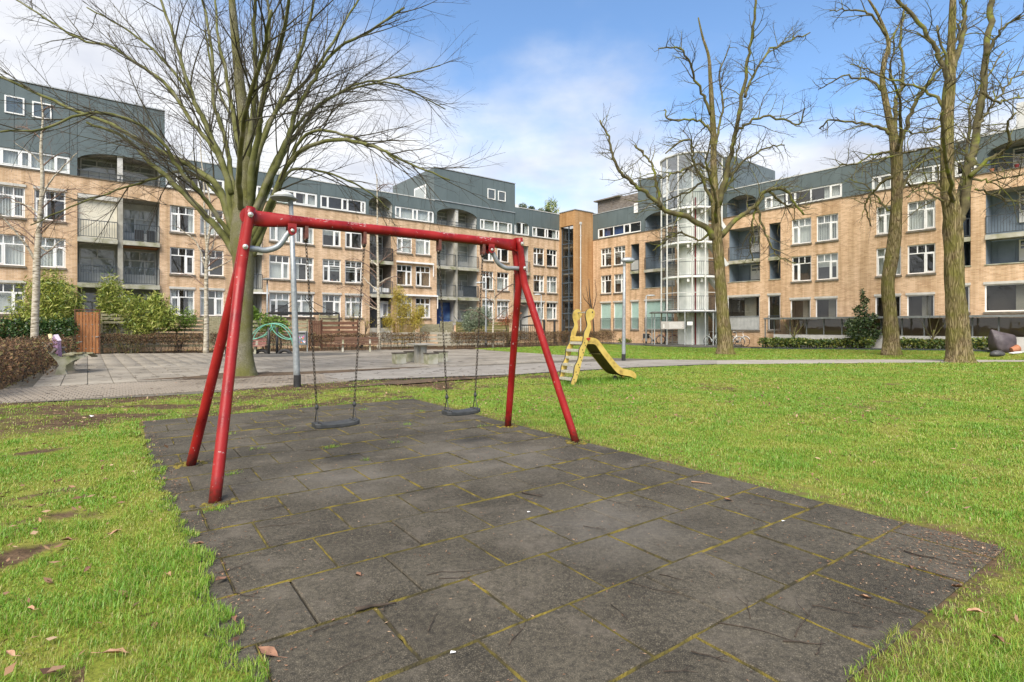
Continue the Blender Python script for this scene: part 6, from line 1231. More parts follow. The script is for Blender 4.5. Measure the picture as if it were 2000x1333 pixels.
def birches():
    M_ = ('bark_birch', 'bark_birch', 'bark_birch_twig', 'bark_birch_twig'); q = random.Random(4)
    def bir(label, px, py, Y, trunk, limbs, seed, nl=9):
        b = at(px, py, Y); b.z = 0; auto = []; top = trunk[-1]
        for k in range(nl):
            f = q.uniform(.25, .95); i = f * (len(trunk) - 1); i0 = int(i); i0 = min(i0, len(trunk) - 2); ff = i - i0; x = trunk[i0][0] * (1 - ff) + trunk[i0 + 1][0] * ff; y = trunk[i0][1] * (1 - ff) + trunk[i0 + 1][1] * ff; s = q.choice([-1, 1]); ln = q.uniform(35, 95) * (1.15 - f * .7) * 27 / Y
            auto.append(([(x, y), (x + s * ln * .4, y - ln * .35), (x + s * ln * .8, y - ln * .55), (x + s * ln * 1.15, y - ln * .5)], 2.6 * 27 / Y, 1.0, 'bark_birch_twig'))
        trunk = [(p[0], p[1], p[2] * .85) for p in trunk]
        return tree('birch_tree', label, 'slender white barked birches', b, Y, trunk, limbs + auto, BIR, M_, seed, depth=1.0, trunk_n=12, limb_n=6, flare=1.2)
    Y1 = 24.0
    bir('tall white birch beside the bamboo, rising above the clipped hedge at left', 68, 690, Y1, [(67, 700, 15), (68, 640, 15), (71, 560, 14), (72, 510, 14), (78, 430, 10), (83, 350, 8), (80, 290, 6), (84, 230, 4), (80, 190, 2.5)], [([(71, 515), (58, 490), (40, 465), (10, 430), (-10, 410)], 6, 2), ([(75, 480), (95, 490), (120, 470), (140, 480)], 3, 1), ([(78, 400), (95, 360), (120, 330), (150, 300)], 4, 1.5), ([(81, 320), (60, 300), (30, 280)], 3, 1.2), ([(79, 420), (50, 400), (20, 395)], 3.5, 1.2)], 31, 12)
    Y2 = 28.0
    bir('double stemmed white birch behind the clipped hedge left of the red legs', 402, 688, Y2, [(402, 695, 11), (403, 640, 10), (403, 580, 9), (403, 530, 8), (405, 480, 6), (412, 430, 4.5), (408, 380, 3.5), (394, 320, 2.5), (392, 250, 1.5)], [([(403, 535), (395, 500), (380, 470), (355, 450), (340, 440)], 4, 1.2), ([(404, 530), (420, 525), (440, 515), (455, 505)], 4, 1.2), ([(405, 490), (400, 430), (398, 360), (392, 330)], 5, 1.5), ([(404, 520), (418, 470), (426, 420)], 4, 1.2)], 32, 10)
    Y3 = 32.5
    bir('slim white birch standing at the right end of the brown bench', 739, 682, Y3, [(740, 686, 10), (740, 640, 8), (739, 580, 7), (738, 520, 5.5), (737, 460, 4), (737, 400, 3), (736, 340, 1.8)], [([(739, 570), (728, 560), (715, 548), (708, 540)], 4, 1.2), ([(738, 605), (725, 600), (712, 592)], 3.5, 1.2), ([(739, 555), (755, 545), (770, 540)], 3, 1.2), ([(738, 520), (728, 512), (722, 505)], 3, 1)], 33, 10)
    Y4 = 36.0
    bir('thin young birch behind the hedge beside the grey lamp post', 962, 676, Y4, [(963, 680, 5.5), (963, 640, 4.5), (966, 600, 3.5), (966, 570, 2.4), (968, 540, 1.4)], [([(966, 590), (955, 575), (950, 565)], 2, .8), ([(966, 585), (975, 570)], 2, .8)], 34, 6)
    # dark thin saplings
    SAP = {'wobble': .01, 'lev': [dict(den=4, **{'from': .15}, ang=(20, 45), len=.6, r=.008, rt=.003, seg=5, n=4, crook=.15, up=.3, grav=0), dict(den=5, **{'from': .1}, ang=(20, 50), len=.3, r=.004, rt=.002, seg=3, n=3, crook=.2, up=.1, grav=0)]}
    b = at(1158, 668, 47); b.z = 0
    tree('sapling', 'thin bare upright sapling growing against the orange corner tower', None, b, 47, [(1161, 672, 3.5), (1158, 620, 3), (1152, 580, 2.2), (1150, 545, 1.2)], [([(1158, 620), (1150, 590), (1145, 560)], 2, .6), ([(1157, 610), (1164, 580), (1162, 545)], 2, .6), ([(1155, 600), (1142, 585), (1138, 575)], 1.6, .6)], SAP, ('bark_twig', 'bark_twig', 'bark_twig', 'bark_twig'), 41, depth=.3, trunk_n=6, limb_n=4)
    for px, py, Y, top, lab, sd in [(1551, 668, 33.5, 612, 'small bare sapling in the ivy bed left of the holly shrub', 42), (1822, 676, 28.5, 618, 'small branching sapling in the ivy bed between the two right trunks', 43)]:
        b = FR.world(FR.s(px, -2.5), -2.5, 0); Y = b.y; b.z = zg(b.x, b.y); py = CY + (H - b.z) * F / Y; hgt = py - top
        tree('sapling', lab, None, b, Y, [(px, py, 4), (px, py - hgt * .35, 3.2), (px + 2, py - hgt * .6, 2)], [([(px, py - hgt * .3), (px - 14, py - hgt * .6), (px - 26, py - hgt * .95)], 2.4, .7), ([(px, py - hgt * .35), (px + 14, py - hgt * .6), (px + 26, py - hgt * .85)], 2.4, .7), ([(px, py - hgt * .4), (px - 6, py - hgt * .8), (px - 4, py - hgt * 1.1)], 2, .7), ([(px, py - hgt * .4), (px + 8, py - hgt * .75), (px + 14, py - hgt)], 2, .7)], SAP, ('bark_moss', 'bark_moss', 'bark_twig', 'bark_twig'), sd, depth=.5, trunk_n=6, limb_n=4)
birches()

# ------------------------------------------------------------------ shrubs and hedges
def blobpts(r, n, blobs, shell=0.55):
    """points in a set of ellipsoids (x, y, z, rx, ry, rz), denser towards their skins"""
    B = np.array(blobs, float); w = (B[:, 3] * B[:, 4] * B[:, 5]) ** (2 / 3); k = r.choice(len(B), n, p=w / w.sum()); d = r.normal(size=(n, 3)); d /= np.linalg.norm(d, axis=1)[:, None]
    rad = (shell + (1 - shell) * r.uniform(0, 1, n)) ** 1.0 * r.uniform(.8, 1.08, n); return B[k, :3] + d * rad[:, None] * B[k, 3:6]
def shrub(name, label, x, y, z, blobs, n, size, mat, seed, group=None, stems=7, aspect=2.2, droop=0., stem_mat='bark_twig', cat='shrub', shell=.55, flat=0.0):
    r = np.random.default_rng(seed); q = random.Random(seed); t = thing(name, label, cat, (x, y, z), 0, group); P = blobpts(r, n, blobs, shell); P = P[P[:, 2] > .02]
    zz = (P[:, 2] - P[:, 2].min()) / (np.ptp(P[:, 2]) + 1e-6); o = leaves('foliage', P, size, mat, t, aspect, seed, droop, tint=r.uniform(0, 1, len(P)), flat=flat); o['kind'] = 'stuff'
    mb = MB()
    for k in range(stems):
        b = q.choice(blobs); mb.tube(polyline([(q.uniform(-.12, .12) + b[0] * .25, q.uniform(-.1, .1) + b[1] * .25, -.05), (b[0] * .7, b[1] * .7, b[2] * .55), (b[0] + q.uniform(-.3, .3) * b[3], b[1] + q.uniform(-.3, .3) * b[4], b[2] + q.uniform(.1, .7) * b[5])], 6), [.022, .02, .018, .016, .012, .008, .005], 5)
    if stems: mb.build('stems', stem_mat, t, normals=False)
    return t
def hedge(label, p0, p1, h, w, seed, dens=1.0, mat='leaf_beech', group='clipped brown winter hedges', bare=.45, twigs=1.0, name='hedge'):
    """bare stems below, dense twiggy growth with dry leaves above"""
    p0, p1 = Vector(p0[:2]), Vector(p1[:2]); L_ = (p1 - p0).length; ang = math.atan2(p1.y - p0.y, p1.x - p0.x); t = thing(name, label, 'hedge', (p0.x, p0.y, 0), ang, group); r = np.random.default_rng(seed); q = random.Random(seed)
    mb = MB(); n = int(L_ / .16)
    for k in range(n):
        x = (k + q.random()) * L_ / n; y = q.uniform(-.3, .3) * w; pts = [Vector((x, y, -.03))]
        for s in range(5): pts.append(pts[-1] + Vector((q.gauss(0, .035), q.gauss(0, .03), h * .19)))
        mb.tube(pts, [.014, .013, .011, .009, .007, .004], 4, caps=False)
        for s in range(3):
            a = pts[q.randint(1, 4)]; d = Vector((q.choice([-1, 1]) * q.uniform(.1, .3), q.uniform(-.2, .2), q.uniform(.05, .3))); mb.tube([a, a + d * .5 + Vector((0, 0, .03)), a + d], [.007, .005, .003], 3, caps=False)
    mb.build('stems', 'bark_twig', t, normals=False)
    m = int(L_ * 750 * twigs * h); x = r.uniform(0, L_, m); y = r.uniform(-.5, .5, m) * w; z = h * (bare + (1 - bare) * r.uniform(0, 1, m) ** .8) * (1 + .04 * np.sin(x * 3.1) + .03 * np.sin(x * 7.7 + 1)); z = np.where(r.uniform(0, 1, m) < .16, r.uniform(.12, 1, m) * z, z)
    d = r.normal(size=(m, 3)) * [.5, .5, .6] + [0, 0, .35]; d /= np.linalg.norm(d, axis=1)[:, None]; s = r.uniform(.07, .19, m)[:, None]; e = np.cross(d, r.normal(size=(m, 3))); e /= np.linalg.norm(e, axis=1)[:, None]; e *= .0035; P = np.c_[x, y, z]
    V = np.stack([P - e, P + e, P + d * s], 1).reshape(-1, 3); o = np_mesh('twigs', V, np.arange(3 * m).reshape(-1, 3), 'bark_twig', parent=t); o['kind'] = 'stuff'
    m = int(L_ * 1150 * dens * h); x = r.uniform(-.05, L_ + .05, m); y = r.uniform(-.52, .52, m) * w; z = h * (bare + (1.04 - bare) * r.beta(1.6, 1.0, m)) * (1 + .04 * np.sin(x * 3.1) + .03 * np.sin(x * 7.7 + 1)); z = np.where(r.uniform(0, 1, m) < .12, r.uniform(.1, 1, m) * z, z)
    o = leaves('foliage', np.c_[x, y, z], .062, mat, t, 1.7, seed, .1); o['kind'] = 'stuff'
    return t
def plants():
    # clipped hedge at far left, running away towards the garden gate
    hedge('broad clipped brown hedge at far left behind the broken bench', g(-130, 790), g(98, 716), .98, 1.5, 51, 1.3, bare=.22, twigs=1.5)
    hedge('clipped hedge before the plank fence beside the orange garden gate', g(196, 692), g(397, 690), .97, .55, 52, 1.0, bare=.5)
    hedge('clipped hedge behind the seesaw and brown bench', g(412, 690), g(738, 685), .98, .55, 53, .9, bare=.45)
    hedge('short clipped hedge behind the concrete picnic table', g(746, 684), g(838, 683.5), .98, .5, 54, .75, bare=.42)
    hedge('long dark clipped hedge left of and behind the yellow slide', g(884, 683), g(1000, 677.5), 1.0, .6, 55, 1.0, bare=.38)
    hedge('dense dark hedge behind the yellow slide, ending near the lamp post', g(1002, 677.4), g(1198, 672.6), 1.0, .75, 56, 1.2, bare=.25, twigs=1.4)
    q = random.Random(8)
    # bamboo clumps over the garden fences
    def bamboo(label, px, pyb, Y, blobs, n, seed, size=.20):
        b = at(px, pyb, Y); shrub('bamboo', label, b.x, b.y, 0, blobs, n, size, 'leaf_bamboo', seed, 'bushy bamboos in the gardens', stems=16, aspect=5.0, droop=.35, stem_mat='leaf_stem', cat='bamboo', shell=.35)
    bamboo('large bushy bamboo behind the white birch at far left', 60, 690, 27.2, [(-2.0, 0, 2.7, 1.5, .8, 1.2), (-.3, .3, 3.0, 1.2, .8, 1.3), (1.0, 0, 3.2, 1.1, .8, 1.3), (1.9, -.1, 2.7, .9, .7, 1.0), (.3, -.3, 1.9, 1.6, .7, 1.0), (1.8, 0, 1.7, .8, .6, .9)], 7500, 61, .25)
    bamboo('bushy yellow green bamboo above the gate and plank fence', 245, 692, 28.2, [(-.75, 0, 2.9, .75, .6, 1.35), (-.9, 0, 1.9, .8, .6, .9), (.3, 0, 2.3, .9, .6, .95), (1.5, .1, 2.5, .75, .6, .8), (2.0, 0, 1.9, .9, .6, .8), (.8, 0, 1.5, 1.0, .5, .6)], 6500, 62, .25)
    shrub('shrub', 'loose light green shrub leaning on the plank fence below the windows', *at(345, 690, 29)[:2], 0, [(0, 0, 1.6, 1.2, .4, .5), (.6, 0, 1.9, .6, .4, .5)], 1100, .16, 'leaf_fresh', 63, stems=8, aspect=4.5, droop=.2)
    shrub('ivy_hedge', 'dark ivy covered fence left of the orange garden gate', *at(62, 690, 26.3)[:2], 0, [(x, 0, z, .55, .3, .55) for x in (-3, -2.2, -1.4, -.6, .2, 1.0, 1.7) for z in (.5, 1.35)], 6500, .11, 'leaf_ivy', 64, cat='hedge', aspect=1.3, stems=0)
    shrub('shrub', 'small rust coloured beech shrub at the left edge of the path', *g(2, 748)[:2], 0, [(0, 0, .45, .35, .3, .42), (-.3, .2, .3, .4, .3, .3)], 420, .07, 'leaf_rust', 65, aspect=1.6)
    shrub('shrub', 'fresh green shrub behind the seesaw right of the big trunk', *at(528, 688, 31)[:2], 0, [(-.6, 0, 1.6, .7, .4, .7), (.3, 0, 1.5, .8, .4, .55), (-1, 0, 2.1, .4, .3, .5)], 2600, .14, 'leaf_fresh', 66, aspect=2.6)
    shrub('willow_shrub', 'yellow flowering shrub in front of the middle windows', *at(787, 686, 35)[:2], 0, [(0, 0, 2.4, .9, .6, 1.2), (-.3, 0, 3.4, .6, .5, .8), (.9, 0, 1.9, .6, .5, .9), (1.2, 0, 2.4, .4, .3, .6), (-.9, 0, 1.7, .5, .4, .7)], 6500, .14, 'leaf_yellow', 67, aspect=5.0, droop=.8, stem_mat='leaf_stem', shell=.2, stems=16)
    shrub('shrub', 'rounded grey green olive bush left of the thin lamp post', *at(932, 676, 37.5)[:2], 0, [(-.2, 0, 1.9, .9, .6, .85), (.4, 0, 2.1, .7, .6, .8), (-.6, 0, 1.5, .6, .5, .5)], 5200, .13, 'leaf_olive', 68, aspect=3.2)
    shrub('shrub', 'bronze twiggy shrub before the right windows of the long block', *at(990, 674, 38)[:2], 0, [(0, 0, 1.8, .9, .5, .6), (.6, 0, 2.2, .5, .4, .5)], 1300, .10, 'leaf_rust', 69, aspect=2.5, shell=.1, stems=14)
    shrub('shrub', 'bare whippy shrub growing by the white garden door', *at(700, 684, 34.5)[:2], 0, [(-.4, 0, 2.0, .8, .4, .8), (.6, 0, 1.6, .7, .4, .6)], 350, .10, 'leaf_yellow', 70, aspect=4.5, shell=.1, stems=26)
    shrub('holly_shrub', 'dark conical holly shrub before the glazed gallery', *(lambda b: (b.x, b.y, zg(b.x, b.y)))(FR.world(FR.s(1684, -2.75), -2.75, 0)), [(-.3, 0, .95, .7, .5, .38), (.55, 0, .85, .55, .4, .32), (-.15, 0, 1.5, .75, .5, .34), (.4, 0, 1.75, .45, .4, .28), (-.1, 0, 2.15, .42, .35, .34), (.12, 0, 2.65, .25, .2, .3), (.02, 0, 3.05, .13, .12, .32), (-.75, 0, 1.35, .25, .2, .16), (.85, 0, 1.35, .2, .2, .14)], 3000, .11, 'leaf_holly', 71, aspect=1.6, stems=9)
    for lab, xa, xb, h, sd in [('low ivy hedge along the kerb left of the holly shrub', 1484, 1702, .62, 72), ('low ivy hedge along the kerb between the two right trunks', 1757, 1862, .58, 73), ('low ivy hedge along the kerb right of the thickest trunk', 1885, 1936, .6, 74)]:
        sa, sb = FR.s(xa, -2.9), FR.s(xb, -2.9); a = FR.world(sa, -3.0, 0); L_ = sb - sa; r = np.random.default_rng(sd); n = int(L_ * 900); t = thing('ivy_hedge', lab, 'hedge', (a.x, a.y, 0), ANG_R, 'low ivy hedges along the bed'); x = r.uniform(0, L_, n); hh = h * (.72 + .5 * vnoise(x, x * 0, .9, sd)); zz = np.array([zg(a.x - eR.x * k, a.y - eR.y * k) for k in x])
        o = leaves('foliage', np.c_[x, r.uniform(-.15, .8, n), zz + hh * r.beta(2, 1, n)], .11, 'leaf_ivy_yellow', t, 1.35, sd); o['kind'] = 'stuff'; mb = MB()
        for k in range(int(L_ * 2)): xx = (k + .5) / 2; mb.tube([(xx, .4, 0), (xx + .1, .3, h * .5), (xx - .05, .4, h * .85)], [.012, .009, .004], 4)
        mb.build('stems', 'bark_twig', t, normals=False)
    mb = MB(); n = 20
    for k in range(n):
        p, s = ab(33.0, 17.6 - k * .85), ab(33.0, 17.6 - (k + 1) * .85); mb.beam((p.x, p.y, zg(p.x, p.y) + .01), (s.x, s.y, zg(s.x, s.y) + .01), .08, .14)
    tag(mb.build('bed_kerb', 'rail_dark', None), 'dark edging kerb in front of the low ivy bed', 'kerb', kind='structure')
    for k, (px, py, s, mat, lab) in enumerate([(1021, 405, .55, 'leaf_olive', 'round clipped bush on the roof edge beside the green upper block'), (1038, 408, .45, 'leaf_holly', 'low dark bush on the roof, second from the upper block'), (1056, 410.5, .40, 'leaf_olive', 'small pale bush on the roof between two dark ones'), (1069, 414, .45, 'leaf_holly', 'dark bush in a pot on the roof beside the spiky plant'), (1077, 416, .85, 'leaf_bamboo', 'tall spiky green plant on the roof near the orange corner tower')]):
        sx = FL.s(px, .9); w = FL.world(sx, .9, ZLOW); spiky = k == 4
        o = shrub('roof_plant', lab, w.x, w.y, ZLOW, [(0, 0, s * .8, s * .75 if not spiky else .7, .4, s * .55 if not spiky else 1.0)], 420 if not spiky else 500, .12 if not spiky else .38, mat, 80 + k, 'plants on the roof edge', stems=3, aspect=1.6 if not spiky else 7, cat='roof plant'); mb = MB(); mb.lathe([(.22, -.25), (.3, .22)], 10); mb.build('flower_pot', 'dark_metal', o)
    shrub('ivy_patch', 'small green ivy patch at the foot of the right block wall', *at(1222, 668, 46)[:2], 0, [(0, 0, .18, .9, .2, .22)], 260, .12, 'leaf_ivy_yellow', 90, aspect=1.5, stems=0)
    shrub('shrub', 'small green shrub at the foot of the orange corner tower', *at(1132, 650, 46.5)[:2], .3, [(0, 0, .35, .6, .3, .4)], 260, .12, 'leaf_fresh', 91, aspect=2, stems=3)
pm('leaf_stem', [(0.16, 0.15, 0.05), (0.26, 0.24, 0.09)], scale=6, rough=0.7)
plants()

# ------------------------------------------------------------------ fences and gates
def plank_fence(label, p0, p1, z0, z1, n, mat, seed, post=1.8, vertical=False, gap=.35, group='wooden garden fences', cap=False, name='plank_fence', w=.11):
    p0, p1 = Vector(p0[:2]), Vector(p1[:2]); L_ = (p1 - p0).length; ang = math.atan2(p1.y - p0.y, p1.x - p0.x); q = random.Random(seed); t = thing(name, label, 'fence', (p0.x, p0.y, 0), ang, group)
    if vertical:
        m = int(L_ / w); 
        for k in range(m): mb = MB(); x = k * L_ / m; mb.box(x + .006, x + L_ / m - .006, -.012, .012, z0, z1 + q.uniform(-.02, .02)); mb.build('plank', mat, t, normals=False)
        mb = MB()
        for z in (z0 + .25, z1 - .25): mb.box(0, L_, .013, .05, z, z + .07)
        mb.build('rail', mat, t)
    else:
        s = (z1 - z0) / n
        for k in range(n):
            mb = MB(); z = z0 + k * s; dz = q.uniform(-.012, .012); yy = (-.025 if k % 2 else .025); h = s * (1 - gap)
            mb.add([(0, yy - .012, z), (L_, yy - .012, z + dz), (L_, yy + .012, z + dz), (0, yy + .012, z), (0, yy - .012, z + h), (L_, yy - .012, z + h + dz), (L_, yy + .012, z + h + dz), (0, yy + .012, z + h)], [(0, 3, 2, 1), (4, 5, 6, 7), (0, 1, 5, 4), (1, 2, 6, 5), (2, 3, 7, 6), (3, 0, 4, 7)]); mb.build('plank', mat, t, normals=False)
    m = max(1, int(L_ / post))
    for k in range(m + 1): mb = MB(); x = k * L_ / m; mb.box(x - .04, x + .04, .045, .12, -.2, z1 + .03); mb.build('post', mat, t)
    return t
def fences():
    Yf = 28.2
    plank_fence('long mossy horizontal plank fence above the clipped hedge left of the swing', at(196, 690, 28.0), at(398, 690, 29.6), .30, 1.95, 8, 'wood_old', 1)
    plank_fence('grey horizontal plank section just right of the orange gate', at(198, 690, 27.7), at(256, 690, 28.1), 1.55, 2.12, 3, 'wood_old', 2)
    plank_fence('grey upright board fence between the birch and the big trunk', at(405, 690, 29.9), at(448, 690, 30.2), .2, 1.95, 1, 'wood_old', 3, vertical=True)
    plank_fence('weathered horizontal plank fence behind the seesaw', at(450, 690, 30.3), at(600, 688, 31.6), .3, 1.8, 7, 'wood_old', 4)
    plank_fence('red brown horizontal plank fence panel behind the brown bench', at(628, 688, 32.9), at(698, 686, 33.3), .15, 1.78, 6, 'wood_red', 5)
    plank_fence('red brown upright board gate panel left of the horizontal red panel', at(604, 688, 32.6), at(627, 688, 32.8), .2, 1.75, 1, 'wood_red', 6, vertical=True)
    plank_fence('pale olive plank panel rising behind the red brown fence', at(624, 688, 34.6), at(660, 686, 35), 1.4, 2.2, 3, 'wood_old', 7)
    plank_fence('low pale slatted fence behind the clipped hedges in the middle', at(744, 684, 33.8), at(985, 678, 38.5), .12, 1.12, 4, 'wood_pale', 8, gap=.42)
    plank_fence('mossy plank fence before the right windows of the long block', at(893, 670, 40), at(994, 668, 43), .55, 1.75, 6, 'wood_moss', 9, gap=.12)
    plank_fence('short pale picket fence under the yellow shrub', at(862, 684, 37.5), at(884, 682, 38), .9, 1.75, 1, 'wood_old', 10, vertical=True, w=.14)
    plank_fence('low picket fence beside the reed screen', at(822, 684, 36.5), at(858, 684, 37.2), .9, 1.55, 1, 'wood_old', 11, vertical=True, w=.14)
    # reed screen
    a, b = at(768, 684, 35.4), at(812, 684, 36); t = thing('reed_screen', 'golden reed screen in front of the yellow flowering shrub', 'screen', (a.x, a.y, 0), math.atan2(b.y - a.y, b.x - a.x)); L_ = (b - a).xy.length; q = random.Random(2); mb = MB()
    for k in range(int(L_ / .03)): x = k * .03; mb.tube([(x, q.uniform(-.01, .01), .3), (x + q.uniform(-.02, .02), q.uniform(-.02, .02), 1.85 + q.uniform(-.12, .05))], .013, 4)
    o = mb.build('reeds', 'reed', t, normals=False); o['kind'] = 'stuff'; mb = MB()
    for z in (.7, 1.5): mb.box(0, L_, -.03, -.018, z, z + .02)
    mb.build('binding_wire', 'dark_metal', t)
    # garden gate
    a, b = at(145, 688, 26.6), at(196, 690, 27.2); t = thing('garden_gate', 'orange brown upright board garden gate with dark frame', 'gate', (a.x, a.y, 0), math.atan2(b.y - a.y, b.x - a.x)); L_ = (b - a).xy.length; n = 7
    for k in range(n): mb = MB(); x = .06 + k * (L_ - .12) / n; mb.box(x + .01, x + (L_ - .12) / n - .01, -.02, .02, .06, 2.12); mb.build('plank', 'wood_gate', t, bevel=.004)
    mb = MB(); mb.box(.0, .055, -.05, .05, -.1, 2.2); mb.box(L_ - .055, L_, -.05, .05, -.1, 2.2); mb.box(-.03, L_ + .03, -.055, .055, 2.2, 2.25); mb.box(.06, L_ - .06, .021, .06, .4, .5); mb.box(.06, L_ - .06, .021, .06, 1.6, 1.7); mb.build('gate_frame', 'wood_red', t)
    mb = MB(); mb.box(.08, .30, -.035, -.021, .62, .66); mb.box(L_ - .2, L_ - .1, -.06, -.021, .86, .9); mb.build('latch', 'steel', t); mb = MB()
    for k in range(n):
        for z in (.3, .9, 1.5, 2.0): x = .06 + (k + .5 + .35 * (-1) ** k) * (L_ - .12) / n; mb.box(x - .012, x + .012, -.026, -.021, z - .012, z + .012)
    mb.build('bolts', 'steel', t)
    # dark frame of a garden parasol pavilion
    c_ = at(590, 640, 33.5); t = thing('garden_pavilion', 'dark metal garden pavilion frame without cloth behind the big lamp post', 'pavilion', (c_.x, c_.y, 0), ANG_L); zt = 2.2; h = 1.7; mb = MB()
    cs = [(-h, -h), (h, -h), (h, h), (-h, h)]
    for i, p in enumerate(cs): mb.beam((*p, zt), (*cs[(i + 1) % 4], zt), .06, .10); mb.tube(polyline([(p[0], p[1], zt), (p[0] * .6, p[1] * .6, zt + .35), (p[0] * .12, p[1] * .12, zt + .95)], 5), .022, 5)
    mb.build('roof_frame', 'dark_metal', t)
    for p in cs: mb = MB(); mb.box(p[0] - .035, p[0] + .035, p[1] - .035, p[1] + .035, 0, zt - .05); mb.build('leg', 'dark_metal', t)
    # black arched garden gate by the far door
    c_ = at(1036, 668, 43.5); t = thing('iron_gate', 'low black arched iron garden gate below the right end windows', 'gate', (c_.x, c_.y, 0), ANG_L); mb = MB(); pts = [(-1.0, 0, .3), (-1.0, 0, 1.9), (-.8, 0, 2.1), (0, 0, 2.25), (.8, 0, 2.1), (1.0, 0, 1.9), (1.0, 0, .3)]; mb.tube(pts, .07, 6); mb.box(-1, 1, -.05, .05, 1.45, 1.55); mb.build('frame', 'dark_metal', t); mb = MB()
    for k in range(9): mb.box(-.8 + k * .2 - .012, -.8 + k * .2 + .012, -.012, .012, .3, 1.45)
    mb.build('bars', 'dark_metal', t)
    for i, (px, lab) in enumerate([(1063, 'black bollard post left of the pair of end windows'), (1083, 'black bollard post before the last window of the long block'), (1102, 'black bollard post in front of the glazed stair slot')]):
        c_ = at(px, 668, 44.5); mb = MB(); mb.lathe([(.09, -.1), (.09, 1.9), (.06, 1.95)], 10); o = mb.build('bollard', 'dark_metal', None, smooth=False); o.location = (c_.x, c_.y, 0); tag(o, lab, 'bollard', 'black posts by the corner')
pm('wood_pale', [(0.26, 0.23, 0.16), (0.38, 0.35, 0.27), (0.46, 0.43, 0.35)], scale=4, rough=0.9, stretch=(.8, 4, 6))
pm('wood_moss', [(0.10, 0.10, 0.03), (0.19, 0.18, 0.06), (0.26, 0.23, 0.11)], scale=4, rough=0.95, stretch=(.8, 4, 4))
fences()
